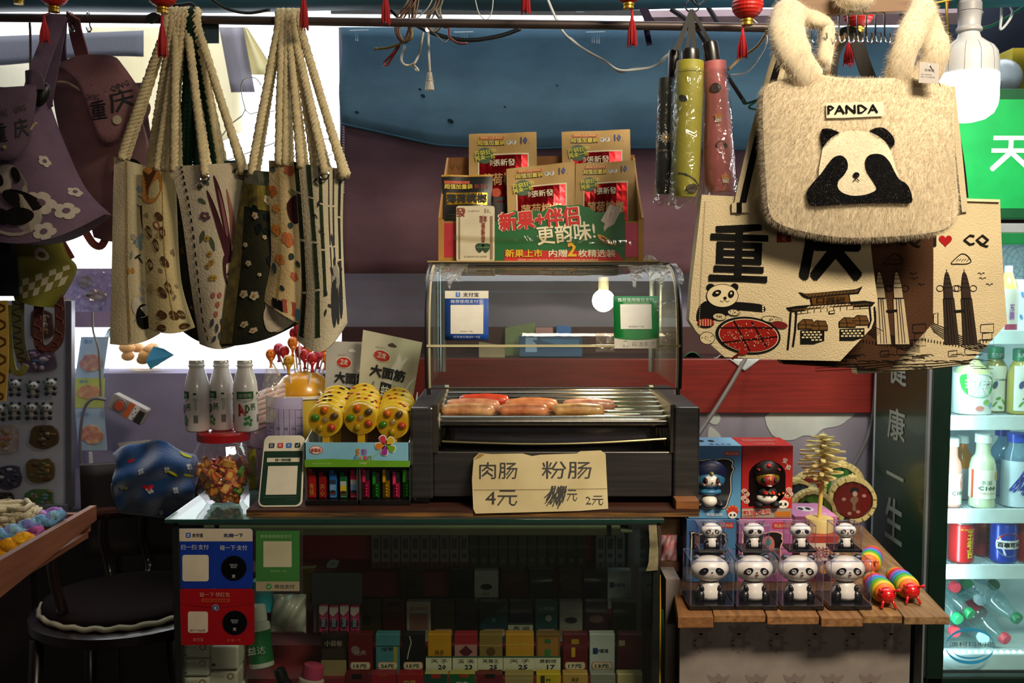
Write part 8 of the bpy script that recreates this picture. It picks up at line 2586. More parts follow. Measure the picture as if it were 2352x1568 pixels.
# ================================================================ woven totes on the right
CANV=C('#b9a987',.9,n=.07,ns=10,bump=.5,bs=420)
def poly_tote(name,lab,pts,Y,mat,dep,group):
 xs,ys=[p[0] for p in pts],[p[1] for p in pts]
 x0,x1,y0,y1=min(xs),max(xs),min(ys),max(ys)
 t=T(name,lab,'tote bag',P((x0 + x1)/2,y1,Y),group)
 def fn(u,v):
  return P(x0 + (x1 - x0)*u,y0 + (y1 - y0)*v,Y - .012*math.sin(PI*max(0,min(1,u)))*math.sin(PI*max(0,min(1,v))))
 sf=Surf(fn,.0010)
 uv=[((x - x0)/(x1 - x0),(y - y0)/(y1 - y0)) for x,y in pts]
 # front and back panels as fans of rings so the cloth can bulge
 cu,cv=.5,.5
 n=len(uv)
 mb=MB()
 ks=(1,.85,.65,.45,.25,.08)
 for side in (0,1):
  vs=[]
  for k in ks:
   for u,v in uv:
    p=sf.fn(cu + (u - cu)*k,cv + (v - cv)*k)
    if side:
     p=V((p.x,2*Y - p.y + dep,p.z))
    vs.append(p)
  mb.add(vs,[[i*n + j,i*n + (j + 1) % n,(i + 1)*n + (j + 1) % n,(i + 1)*n + j] for i in range(len(ks) - 1) for j in range(n)] + [[(len(ks) - 1)*n + j for j in range(n)]])
 e0=[sf.fn(u,v) for u,v in uv]
 e1=[V((p.x,2*Y - p.y + dep,p.z)) for p in e0]
 mb.add(e0 + e1,[[j,(j + 1) % n,n + (j + 1) % n,n + j] for j in range(n)])
 mb.build('bag_body',mat,t,smooth=True,ang=30)
 # helpers in pixel coordinates of the photograph of this bag's face
 def U(px,py):
  return ((px - x0)/(x1 - x0),(py - y0)/(y1 - y0))
 return t,sf,U
def dense(pts,n=4,closed=True):
 out=[]
 k=len(pts)
 for i in range(k if closed else k - 1):
  a,b=pts[i],pts[(i + 1) % k]
  for j in range(n):
   out.append((a[0] + (b[0] - a[0])*j/n,a[1] + (b[1] - a[1])*j/n))
 if not closed:
  out.append(pts[-1])
 return out
BLK=C('#0d0c0b',.9)
class PxPrint:
 """collects flat printed shapes given in pixels on a tote face, one object per colour"""
 def __init__(s,t,sf,U):
  s.t,s.sf,s.U,s.d=t,sf,U,{}
 def poly(s,pts,col,lv=1):
  s.d.setdefault((col,lv),[]).append([s.U(*p) for p in pts])
  return s
 def line(s,pts,w,col,lv=1):
  return s.poly(stroke(pts,w),col,lv)
 def text(s,body,cx,cy,w,h,mat,lv=2,bold=0,rot=0):
  u,v=s.U(cx,cy)
  a,b=s.U(cx + w,cy + h)
  s.sf.text(body,u,v,a - u,b - v,mat,s.t,lv,bold,rot)
 def done(s,name='print'):
  for (col,lv),ps in s.d.items():
   o=s.sf.polys(ps,C(col,.9),s.t,name,lv)
   o['kind']='stuff'
# --- front tote
ptsW1=dense([(1612,447),(1790,456),(1990,470)],5,False)[:-1] + dense([(1990,470),(2004,600),(2016,690),(2005,750),(1930,829),(1800,826),(1665,820),(1600,762),(1583,735),(1588,660),(1602,540),(1612,447)],5,False)[:-1]
tw1,sw1,U1=poly_tote('woven_tote','cream woven tote with large black city characters and hotpot panda',ptsW1,1.705,CANV,.03,'woven souvenir totes')
pr=PxPrint(tw1,sw1,U1)
pr.text('重',1697,580,136,136,BLK,2,.028,2); pr.text('庆',1908,570,145,150,BLK,2,.045,1)
pr.poly([(1784,522),(1815,522),(1817,556),(1784,557)],'#7a1c1a',1); pr.text('洪\n化',1800,540,12,28,C('#b8a488',.9),2)
# panda
pr.poly(catmull([(1600,735),(1605,705),(1625,690),(1660,696),(1690,693),(1745,698),(1757,706),(1752,716),(1700,712),(1680,720),(1640,735),(1620,745)],3),'#0d0c0b',1)
pr.poly(ell(1632,660,10,9),'#0d0c0b',1); pr.poly(ell(1687,659,9,9),'#0d0c0b',1)
pr.poly(ell(1659,679,37,27,28),'#0d0c0b',1.4); pr.poly(ell(1659,679,35.5,25.5,28),'#c2b48f',1.9)
pr.poly(ell(1646,673,11,7,14,rot=-25),'#0d0c0b',2.4); pr.poly(ell(1679,675,7,9,14,rot=20),'#0d0c0b',2.4); pr.poly(ell(1647,672,4,2,8),'#c2b48f',2.8); pr.poly(ell(1679,673,2.5,3,8),'#c2b48f',2.8)
pr.poly(ell(1665,684,4,3.4,10),'#0d0c0b',2.4); pr.line([(1654,690),(1659,693),(1665,688),(1670,693),(1675,690)],1.2,'#0d0c0b',2.4)
for k in range(3):
 pr.poly(ell(1752,703 + 5*k,2.2,2.0,8),'#c2b48f',1.6)
# hotpot
pr.poly(ell(1718,770,75,43,36,rot=6),'#0d0c0b',1.2); pr.poly(ell(1719,770,69,38,36,rot=6),'#c2b48f',1.6); pr.poly(ell(1719,770,67,36.5,36,rot=6),'#7d1712',2.0)
for a,b in (((1655,752),(1775,752)),((1658,786),(1785,772)),((1685,735),(1722,806)),((1726,738),(1760,796))):
 pr.line([a,((a[0] + b[0])/2,(a[1] + b[1])/2),b],3.2,'#1c0705',2.5)
random.seed(19)
for k in range(90):
 a,r_=random.random()*2*PI,math.sqrt(random.random())
 x,y=1719 + 60*r_*math.cos(a),770 + 31*r_*math.sin(a)
 d=random.random()*3
 pr.line([(x,y),(x + 3.2*math.cos(d),y + 3.2*math.sin(d))],1.0,'#c0a080',2.9)
pr.poly(ell(1621,742,19,10.5,18),'#0d0c0b',1.6); pr.poly(ell(1621,740,18,9,18),'#8a2018',2.1)
for k in range(5):
 pr.line([(1608 + 6*k,733),(1608 + 6*k,748)],1.6,'#c0a080',2.5)
for (cx_,cy_,rx,ry) in ((1652,727,16,9),(1685,717,15,8),(1772,733,24,8),(1624,776,18,15)):
 pr.poly(ell(cx_,cy_,rx,ry,18,rot=6),'#0d0c0b',1.7); pr.poly(ell(cx_,cy_,rx - 1.5,ry - 1.5,18,rot=6),'#b0a27e',2.2)
 for k in range(10):
  x,y=cx_ + random.uniform(-.7,.7)*rx,cy_ + random.uniform(-.6,.6)*ry
  pr.line([(x,y),(x + random.uniform(-3,3),y + random.uniform(-3,3))],1.2,'#0d0c0b',2.6)
pr.poly(ell(1790,745,19,8,16,rot=10),'#5f1814',2.3); pr.poly(ell(1706,808,11,6,14),'#7d1712',2.6); pr.line([(1697,812),(1688,818),(1680,824)],6,'#4a0f0c',2.3)
# gate
roof='#4a3417'
pr.poly([(1833,670),(1850,674),(1965,664),(1981,657),(1972,674),(1855,686),(1842,680)],'#0d0c0b',1); pr.poly([(1842,674),(1965,667),(1973,663),(1968,671),(1856,682)],roof,1.5)
pr.poly([(1859,682),(1950,673),(1954,696),(1863,702)],'#0d0c0b',1); pr.poly([(1863,684),(1947,676),(1951,694),(1866,700)],'#4f3312',1.5)
pr.text('口器磁',1908,688,66,15,BLK,3)
pr.poly([(1805,706),(1830,702),(1985,690),(2010,694),(2002,703),(1820,716),(1812,714)],'#0d0c0b',1); pr.poly([(1818,710),(1990,696),(2000,699),(1822,713)],roof,1.5)
for k in range(22):
 pr.line([(1826 + 8*k,711 - .6*k),(1830 + 8*k,704 - .6*k)],1.2,'#0d0c0b',2)
 if k < 15:
  pr.line([(1846 + 8*k,682 - .7*k),(1850 + 8*k,675 - .7*k)],1.2,'#0d0c0b',2)
pr.line([(1826,721),(1995,707)],1.2,'#0d0c0b',1); pr.line([(1826,712),(1826,721)],1.2,'#0d0c0b',1)
for k in range(10):
 pr.line([(1840 + 15*k,712 - 1.2*k),(1840 + 15*k,720 - 1.2*k)],1.2,'#0d0c0b',1)
pr.poly([(1903,714),(1917,712),(1917,720),(1903,721)],'#0d0c0b',1.2); pr.poly([(1905,715),(1915,714),(1915,718),(1905,719)],'#c2b48f',1.8)
for (xa,xb,yb) in ((1813,1809,803),(1826,1821,796)):
 pr.line([(xa + 3,716),(xa,760),(xb,yb)],4.5,'#0d0c0b',1)
for (xa,xb) in ((1997,1998),(2008,2008)):
 pr.line([(xa,704),(xb + 2,735),(xb - 4,752)],4,'#0d0c0b',1)
def house(x,y,s,fl):
 w=34*s
 pr.poly([(x,y),(x + .35*w,y - 10),(x + w,y - 9),(x + w*1.15,y + 3),(x + w*1.15,y + 14),(x,y + 14)],'#0d0c0b',1); pr.poly([(x + 2,y + 1),(x + .36*w,y - 8),(x + .97*w,y - 7),(x + 1.1*w,y + 3),(x + 1.1*w,y + 12),(x + 2,y + 12)],'#54381a',1.5)
 pr.line([(x + .45*w,y - 8),(x + .55*w,y + 2),(x + .55*w,y + 12)],1.2,'#0d0c0b',2); pr.line([(x,y + 3),(x + 1.1*w,y + 3)],1.0,'#0d0c0b',2)
for (x,y) in ((1832,742),(1862,745),(1926,738),(1956,733)):
 house(x,y,1.0,0)
for (x0,x1,y0,y1) in ((1838,1893,758,790),(1928,1985,755,782)):
 pr.poly([(x0,y0),(x1,y0 - 2),(x1,y1 - 8),(x1 - 25,y1),(x0,y1)],'#0d0c0b',1)
 for r_ in range(5):
  for c_ in range(6):
   xx=x0 + 3 + 9*c_ + (4 if r_ % 2 else 0)
   yy=y0 + 2.5 + 6*r_ - .1*c_
   if xx + 6 < x1 - 1 and yy + 3.6 < y1 - 8:
    pr.poly([(xx,yy),(xx + 6,yy),(xx + 6,yy + 3.6),(xx,yy + 3.6)],'#b8aa84',1.6)
pr.done()
stitch(sw1,tw1,lambda v: .075 - .045*v + .012,.04,.80,C('#8f8262',.9),True,.004,60)
WEB=C('#b7a98a',.9,n=.06,bump=.4,bs=400)
def stripe_strap(t,pts,w,sw=.011,a=None,b=None):
 strap(pts,w,a or WEB,t)
 strap([(x,y,Y - .0022) for x,y,Y in pts],sw,b or C('#0d0c0b',.9),t,'stripe',.0012)
stripe_strap(tw1,[(1702,486,1.700),(1716,420,1.70),(1745,300,1.70),(1775,190,1.715),(1793,130,1.73)],.029)
MB().ppoly([(1681,466),(1716,466),(1716,488),(1681,488)],1.697,.004).build('strap_end',WEB,tw1); MB().ppoly([(1692,465),(1704,465),(1704,489),(1692,489)],1.6965,.001).build('stripe',C('#0d0c0b',.9),tw1)
stripe_strap(tw1,[(1735,460,1.745),(1757,330,1.745),(1795,200,1.75),(1803,140,1.75)],.024,.012,C('#15130f',.9),C('#8a7d62',.9))
# --- brown tote behind
brn_=C('#40291a',.9,n=.08,ns=10,bump=.5,bs=420)
ptsW2=dense([(1760,470),(1950,478),(2143,486),(2144,600),(2143,742),(2090,800),(2042,848),(1900,842),(1800,836),(1760,780),(1755,600)],5)
tw2,sw2,U2=poly_tote('woven_tote','dark brown woven tote with pale twin towers behind the cream one',ptsW2,1.755,brn_,.03,'woven souvenir totes')
def skyline(t,sf,U,ox,oy,tcol,line,ground,brown):
 pr=PxPrint(t,sf,U)
 pr.text('CQ',ox + 2225 - 2210 + 18,oy + 553,60,30,C(line,.9),2,.02,0)
 hx,hy=ox - 37,oy + 552
 pr.poly([(hx + .95*16*math.sin(R(q))**3,hy - .95*(13*math.cos(R(q)) - 5*math.cos(R(2*q)) - 2*math.cos(R(3*q)) - math.cos(R(4*q)))) for q in range(0,360,15)],'#8a1418' if not brown else '#4a1414',1)
 pr.text('I',ox - 63,oy + 553,10,26,C(line,.9),2,.02)
 cl=catmull([(ox - 24,oy + 605),(ox - 12,oy + 592),(ox,oy + 583),(ox + 12,oy + 586),(ox + 22,oy + 600),(ox + 10,oy + 606),(ox - 10,oy + 606)],3)
 pr.line(cl + cl[:1],2.0,line,1)
 for k in range(5):
  pr.line([(ox - 12 + 6*k,oy + 600 - 2*(k % 2)),(ox - 7 + 6*k,oy + 594)],1.2,line,1)
 for (bx_,by_) in ((45,630),(48,641),(64,655)):
  pr.line([(ox + bx_ - 8,oy + by_ - 3),(ox + bx_ - 3,oy + by_ - 3.5),(ox + bx_,oy + by_),(ox + bx_ + 4,oy + by_ - 3.5),(ox + bx_ + 8,oy + by_ - 3)],1.6,line,1)
 for tx,lean in ((-34,12),(6,14)):
  seg=[(625,2),(632,5),(640,7),(650,9),(660,11),(684,12),(685,14),(790,19)]
  def X(y):
   return ox + tx + lean*(y - 625)/165.
  L_=[(X(y) - w*.85,oy + y) for y,w in seg]
  R__=[(X(y) + w*.85,oy + y) for y,w in seg]
  pr.poly([(p[0] - 1,p[1]) for p in L_] + [(p[0] + 1,p[1]) for p in R__[::-1]],line if not brown else '#0d0906',1)
  pr.poly(L_ + R__[::-1],tcol,1.5)
  for y,w in seg[1:-1]:
   pr.line([(X(y) - w*.85,oy + y),(X(y) + w*.85,oy + y)],1.3,line if not brown else '#0d0906',2)
  for f in (-.45,0,.35):
   pr.line([(X(686) + 12*f,oy + 686),(X(788) + 17*f,oy + 788)],1.2,line if not brown else '#0d0906',2)
  pr.line([(X(625),oy + 618),(X(625),oy + 628)],1.5,line,1)
  for sx in (-1,1):
   cc_=ell(X(662) + sx*18,oy + 662,8,7,10)
   pr.line(cc_ + cc_[:1],1.5,line,.8)
 pr.poly([(ox - 18,oy + 712),(ox + 8,oy + 710),(ox + 8,oy + 716),(ox - 17,oy + 718)],line if not brown else '#0d0906',1.2)
 random.seed(66)
 for k in range(6):
  pr.line([(ox - 80 + 3*k,oy + 735 + 5*k),(ox - 40,oy + 752 + 5*k),(ox + 20,oy + 782 + 4*k),(ox + 60,oy + 794 + 3*k)][:4],1.4,line,.9)
 for (x,y,w,h) in ((44,745,30,18),(48,765,22,16),(40,780,34,14),(-78,700,12,30),(-64,720,10,24),(8,800,40,14),(-30,806,20,12)):
  q=[(ox + x,oy + y),(ox + x + w,oy + y - 2),(ox + x + w,oy + y + h),(ox + x,oy + y + h),(ox + x,oy + y)]
  pr.line(q,1.4,line,1)
 for k in range(22):
  x,y=ox - 90 + 7*k,oy + 790 - 1.2*abs(k - 12)
  pr.line([(x,y),(x,y + 7)],1.6,line,1)
 for k in range(26):
  x,y=ox - 150 + random.random()*210,oy + 812 + random.random()*34
  pr.line([(x,y),(x + 10 + 18*random.random(),y - 2 + 3*random.random()),(x + 30,y + 2)],1.3,line,1)
 for k in range(3):
  pr.line([(ox - 180,oy + 838 + 7*k),(ox - 60,oy + 834 + 6*k),(ox + 20,oy + 828 + 4*k)],1.5,line,1)
 pr.done()
skyline(tw2,sw2,U2,2052,0,'#a8987a','#0f0a07',None,True)
# --- right cream tote
ptsW3=dense([(1960,450),(2110,454),(2297,459),(2300,540),(2304,620),(2313,742),(2270,790),(2224,836),(2100,850),(1970,859),(1955,780)],5)
tw3,sw3,U3=poly_tote('woven_tote','cream woven tote with dark twin towers and red heart at the right',ptsW3,1.80,CANV,.03,'woven souvenir totes')
skyline(tw3,sw3,U3,2208,0,'#2c221c','#16130f',None,False)
MB().ppoly([(2190,455),(2297,458),(2297,464),(2190,461)],1.795,.012).build('top_hem',C('#c9bb9a',.9),tw3)
stripe_strap(tw3,[(2206,488,1.793),(2200,430,1.79),(2190,330,1.785),(2176,200,1.78)],.026,.005)
strap([(2216,455,1.80),(2208,380,1.80),(2195,300,1.80)],.012,C('#12110f',.9),tw3,'strap')
# dark strap loops seen between the plush handles
t=T('strap_loop','black and tan bag strap looped over a hook behind the plush tote','bag strap',P(1940,190,1.775))
strap([(1905,185,1.78),(1915,120,1.775),(1935,85,1.77),(1950,76,1.77),(1966,90,1.77),(1985,150,1.775),(2005,200,1.78)],.024,C('#1f1a16',.8),t,'webbing')
strap([(1900,185,1.776),(1911,122,1.771),(1930,90,1.766),(1945,80,1.766)],.006,C('#7a5c40',.8),t,'stripe')
strap([(1893,180,1.79),(1908,120,1.785),(1940,80,1.78)],.016,C('#161310',.8),t,'webbing')

# ================================================================ white plush panda tote
YP=1.645
pt=T('plush_tote','fluffy white plush tote with panda face and PANDA patch','plush bag',P(1975,545,YP))
outl=catmull([(1752,232),(1760,200),(1785,186),(1830,178),(1870,170),(1940,180),(2030,180),(2100,178),(2160,190),(2188,210),(2192,300),(2196,400),(2201,470),(2190,510),(2150,532),(2060,542),(1960,546),(1880,538),(1800,518),(1768,490),(1760,420),(1754,320)],3)
x0,x1,y0,y1=1750,2202,168,547
def pfn(u,v):
 uu,vv=max(0,min(1,u)),max(0,min(1,v))
 return P(x0 + (x1 - x0)*u,y0 + (y1 - y0)*v,YP - .030*(math.sin(PI*uu)*math.sin(PI*(.08 + .84*vv)))**.7 + .003*math.sin(u*9 + v*6))
ps=Surf(pfn,.0015)
uvp=[((x - x0)/(x1 - x0),(y - y0)/(y1 - y0)) for x,y in outl]
n=len(uvp)
mb=MB()
ks=(1,.96,.9,.8,.66,.5,.34,.18,.05)
ring_=lambda k,side: [(lambda p: V((p.x,p.y if not side else 2*YP + .025 - p.y,p.z)))(ps.fn(.5 + (u - .5)*k,.52 + (v - .52)*k)) for u,v in uvp]
for side in (0,1):
 vs=[p for k in ks for p in ring_(k,side)]
 mb.add(vs,[[i*n + j,i*n + (j + 1) % n,(i + 1)*n + (j + 1) % n,(i + 1)*n + j] for i in range(len(ks) - 1) for j in range(n)] + [[(len(ks) - 1)*n + j for j in range(n)]])
mb.add(ring_(1,0) + ring_(1,1),[[j,(j + 1) % n,n + (j + 1) % n,n + j] for j in range(n)])
FUR=C('#cbbca0',.95,n=.05,ns=12,sheen=.3)
def furry(o,count,length,mat_slot=1,seed=1,rnd=.7):
 md=o.modifiers.new('fur','PARTICLE_SYSTEM')
 s=md.particle_system.settings
 s.type='HAIR'
 s.count=count
 s.hair_length=length
 s.hair_step=3
 s.render_step=3
 s.use_advanced_hair=True
 s.normal_factor=length*.2
 s.factor_random=length*.16*rnd
 s.object_align_factor=(0,0,-length*.08)
 s.length_random=.5
 s.root_radius=.9
 s.tip_radius=.25
 s.radius_scale=.00026
 s.use_modifier_stack=False
 s.distribution='RAND'
 md.particle_system.seed=seed
 return o
def fine(mb,name,mat,t):
 o=mb.build(name,mat,t,smooth='all')
 return o
pb_=fine(mb,'bag_body',FUR,pt)
furry(pb_,95000,.0080)
def tubefur(pts,rs,name,cnt,flat=.6):
 c=catmull([tuple(P(*p)) for p in pts],5,False)
 k=len(c)
 rr=[rs[min(len(rs) - 1,int(i/(k - 1)*(len(rs) - 1)))] for i in range(k)]
 o=MB().tube(c,rr,14,flat=flat).build(name,FUR,pt,smooth='all')
 return furry(o,cnt,.009,seed=cnt)
tubefur([(1862,186,YP + .005),(1838,150,YP - .012),(1812,95,YP - .015),(1808,50,YP + .01),(1822,24,YP + .035),(1850,40,YP + .06),(1900,60,YP + .08),(1890,150,YP + .06)],[.026,.030,.028,.024,.020,.018],'handle',4500)
tubefur([(2062,190,YP + .005),(2070,140,YP - .012),(2090,85,YP - .014),(2112,42,YP + .008),(2126,15,YP + .03),(2122,40,YP + .05)],[.022,.024,.024,.020],'handle',3500)
tubefur([(2122,25,YP + .03),(2142,70,YP + .022),(2150,120,YP + .018),(2132,165,YP + .03),(2105,200,YP + .04)],[.018,.022,.024,.022],'handle',3000)
# appliques
fl=lambda p: ((p[0] - x0)/(x1 - x0),(p[1] - y0)/(y1 - y0))
def applique(pts,mat,name,lv,dep,fur=0,sm=4):
 uv=[fl(p) for p in (catmull(pts,sm) if sm else pts)]
 cx_,cy_=sum(u for u,v in uv)/len(uv),sum(v for u,v in uv)/len(uv)
 # triangulated fill that follows the bulge: grid of points clipped to the outline
 pts2=[V(p) for p in uv]
 k0=len(pts2)
 us,vs_=[u for u,v in uv],[v for u,v in uv]
 uu=min(us)
 while uu < max(us):
  vv=min(vs_)
  while vv < max(vs_):
   pts2.append(V((uu,vv)))
   vv += .025
  uu += .022
 r_=delaunay_2d_cdt(pts2,[(i,(i + 1) % k0) for i in range(k0)],[list(range(k0))],1,1e-5)
 mb=MB()
 used=sorted({i for f in r_[2] for i in f})
 ix={q: i for i,q in enumerate(used)}
 mb.add([ps.at(r_[0][q].x,r_[0][q].y,ps.lift*lv + dep) for q in used],[[ix[q] for q in f] for f in r_[2]])
 o=mb.build(name,mat,pt,smooth='all')
 if fur:
  furry(o,fur,.0055,seed=fur)
 return o
BF=C('#0b0b0d',.95)
FELT=C('#cfc3a8',.95,bump=.3,bs=300)
applique([(1884,325),(1885,302),(1893,296),(1910,298),(1926,307),(1910,318),(1890,338)],BF,'panda_ear',2.6,0,700)
applique([(1994,306),(2005,296),(2025,294),(2042,306),(2052,322),(2050,336),(2041,338),(2022,322)],BF,'panda_ear',2.6,0,700)
applique([(1886,352),(1893,333),(1915,312),(1945,302),(1972,301),(2000,306),(2030,326),(2044,352),(2054,385),(2060,410),(2030,445),(1967,455),(1910,445),(1880,412)],FELT,'panda_face',3.0,0)
applique([(1912,362),(1928,357),(1941,366),(1945,384),(1936,402),(1924,414),(1922,428),(1930,440),(1950,448),(1970,449),(1992,445),(2011,434),(2002,416),(1988,394),(1984,372),(1992,358),(2008,354),(2026,358),(2041,374),(2050,392),(2062,412),(2078,422),(2087,438),(2090,464),(2060,466),(1990,466),(1920,469),(1862,471),(1852,452),(1853,436),(1866,418),(1884,398),(1898,378)],BF,'panda_arms',3.8,0,3500,3)
applique(ell(1964,402,7.5,6.5,14),BF,'panda_nose',4.4,0,0,0)
ps.polys([[fl(p) for p in stroke([(1957,416),(1964,410),(1971,416)],2.4)],[fl(p) for p in stroke([(1964,406),(1964,411)],2.4)]],BF,pt,'panda_mouth',4.5)
applique([(1897,239),(1940,238),(1985,236),(2026,236),(2027,254),(2026,268),(1980,270),(1940,272),(1897,273),(1896,255)],FELT,'name_patch',3.2,0,0,0)
ps.text('PANDA',*fl((1956,253)),114/452.,20/379.,BF,pt,4.4,.02,-2)
# hang tag
t=T('hang_tag','grey paper hang tag clipped to the plush tote','tag',P(2137,205,YP - .03))
s=pquad((2112,142),(2157,146),(2156,192),(2110,190),YP - .035)
slab(s,'card',C('#a09a94',.7),t,.001); s.disc(.5,.14,.05,C('#d8d4cc',.6),t,'hole',1,10); s.text('合格证',.52,.36,.5,.13,C('#3a3a3a',.7),t); s.text('品名: 精品背包',.38,.58,.55,.06,C('#4a4a4a',.7),t); s.text('价格: 159元 等级:合格',.45,.70,.7,.06,C('#4a4a4a',.7),t)
MB().tube([P(2136,150,YP - .036),P(2150,175,YP - .034),P(2160,198,YP - .02)],.0006,4).build('string',INK,t)

# ================================================================ wooden hook rack
YK2=1.70
rk=T('hook_rack','wooden board with a row of wire hooks hanging at the top','hook rack',P(1960,90,YK2))
MB().ppoly(catmull([(1786,40),(1785,22),(1792,8),(1810,-4),(1960,-18),(2130,-20),(2138,-4),(2136,18),(2120,24),(1960,30),(1820,38)],3),YK2 + .02,.016).build('board',C('#6f5134',.6,n=.2,ns=8,stretch=(2,1,14)),rk,bevel=.002)
for k in range(11):
 px=1822 + 21*k
 y1_=82 - 1*(k % 2)
 MB().tube(catmull([P(px,30,YK2 + .026),P(px,y1_,YK2 + .026),P(px + 3,y1_ + 14,YK2 + .018),P(px + 9,y1_ + 16,YK2 + .004),P(px + 14,y1_ + 6,YK2 - .004),P(px + 13,y1_ - 6,YK2 - .006)],4,False),.0015,6).build('hook',CHROME,rk,smooth=True)
pm=T('plush_pompom','white plush ear drooping over the hook rack top','plush bag',P(1962,20,YK2))
o=MB().ball(P(1962,-8,YK2 - .0),.034,.02,.022,16,10).build('plush',FUR,pm,smooth='all')
furry(o,1500,.009,seed=9)

# ================================================================ folded umbrellas in clear sleeves
def umbrella(lab,top,bot,rt,rb,Y,mat,h0,h1,hr,deco=None):
 t=T('folding_umbrella',lab,'umbrella',P(*bot,Y),'folded umbrellas on the rail')
 a,b=P(*top,Y),P(*bot,Y)
 ax=(b - a)
 L_=ax.length
 k=Y/F
 pr_=[(rt*.96*k,0),(rt*k,.01*L_),(rt*k*1.02,.3*L_),(rb*k,.75*L_),(rb*k*.98,.93*L_),(rb*k*.75,1.0*L_)]
 MB().lathe(a,pr_,24,ax).build('canopy',mat,t,smooth=True)
 MB().lathe(P(*h0,Y),[(hr*k*.92,0),(hr*k,.004),(hr*k,(P(*h1,Y) - P(*h0,Y)).length)],18,P(*h1,Y) - P(*h0,Y)).build('handle',C('#15120f',.35,coat=.3),t,smooth=True)
 def fn(u,v):
  an=R(-70 + 140*u)
  f=v
  rr=(rt + (rb - rt)*f)*k*1.03
  px,py=top[0] + (bot[0] - top[0])*f,top[1] + (bot[1] - top[1])*f
  p=P(px,py,Y)
  return V((p.x + rr*math.sin(an),Y - rr*math.cos(an),p.z))
 sf=Surf(fn,.0006)
 if deco:
  deco(t,sf)
 # clear sleeve
 def sl(u,v):
  an=2*PI*u
  rr=(rt + (rb - rt)*v)*k*(1.10 + .05*math.sin(u*25 + v*9))*(1 if v < .93 else 1.15) + .001
  px,py=top[0] + (bot[0] - top[0])*(.02 + 1.10*v),top[1] + 20 + (bot[1] - top[1] + 4)*v
  p=P(px,py,Y)
  sq=1 if v < .9 else (1 - (v - .9)*6)
  return V((p.x + rr*math.sin(an),Y - rr*math.cos(an)*max(.2,sq),p.z + (.004*math.sin(u*31) if v > .95 else 0)))
 MB().grid(sl,26,26,True).build('clear_sleeve',GLASS('#f6f6f4',2,.06,.7,24,.015,'#c9c6bc'),t,smooth='all')
 return t
def d_black(t,sf):
 asp=sf.W/sf.H
 for k in range(12):
  a=2*PI*k/12
  c,s_=math.cos(a),math.sin(a)
  sf.poly([(.5 + (x*c - y*s_),.52 + (x*s_ + y*c)*asp) for x,y in catmull([(.07,0),(.2,-.05),(.33,-.035),(.36,0),(.33,.035),(.2,.05)],2)],C('#b8b09c',.6),t,'daisy_petal',1)
 sf.disc(.5,.52,.12,C('#b88a1c',.6),t,'daisy_centre',2.5,14)
 sf.text('GEMINI&CO',.5,.63,.9,.02,C('#77705c',.6),t)
def d_yel(t,sf):
 sf.poly(ell(.26,.285,.13,.022,14,rot=5),C('#1c2618',.6),t,'leaf_print'); sf.rect(.0,.085,1,.088,C('#5f5c1c',.6),t,'hem',1,8)
 sf.poly(stroke([(.2,.83),(.45,.845),(.7,.88),(.95,.93)],.012),C('#1c2a18',.6),t,'cord_print')
 sf.poly(ell(.65,.94,.2,.03,12),C('#2a1c10',.6),t,'knot_print')
def d_pink(t,sf):
 asp=sf.W/sf.H
 for (u,v) in ((.42,.215),(.50,.66)):
  sf.disc(u,v,.17,C('#2c1a16',.6),t,'brown_spot',1,18)
 for (u,v) in ((.45,.435),(.56,.90)):
  sf.poly([(u - .1,v),(u + .1,v),(u + .075,v + .045),(u - .075,v + .045)],C('#b3a08c',.6),t,'cup_print',1); sf.poly(ell(u,v - .005,.11,.018,12),C('#b8762c',.6),t,'cup_print',1.6)
umbrella('black umbrella with white daisy in a clear sleeve',(1530,180),(1526,446),17,20,1.80,C('#121410',.6,bump=.3,bs=30),(1549,116),(1546,178),13,d_black)
umbrella('yellow green umbrella in a clear sleeve, in the middle',(1585,141),(1574,452),31,31,1.765,C('#8f8a24',.6,bump=.3,bs=30),(1585,113),(1585,143),21,d_yel)
umbrella('pink umbrella with brown spots in a clear sleeve',(1641,142),(1655,440),26,36,1.775,C('#a85a5c',.6,bump=.3,bs=30),(1630,97),(1636,143),18,d_pink)
t=T('strap_bundle','black wrist straps of the umbrellas gathered on a steel ring','straps',P(1585,115,1.79))
for (xa,ya) in ((1550,116),(1557,116),(1578,113),(1592,113),(1596,114),(1630,98)):
 strap([(xa,ya,1.78),(xa*.5 + 1590*.5,(ya + 22)/2,1.785),(1588,22,1.79)],.006,C('#14110f',.7),t,'wrist_strap',.002)
MB().tube([P(1590 + 16*math.cos(a),14 + 14*math.sin(a),1.79) for a in [i*PI/10 for i in range(20)]],.0015,6,True).build('ring',CHROME,t,smooth=True)
MB().tube(catmull([P(1590,0,1.79),P(1602,12,1.79),P(1618,0,1.79),P(1620,-12,1.79)],4,False),.002,6).build('hook',CHROME,t,smooth=True)
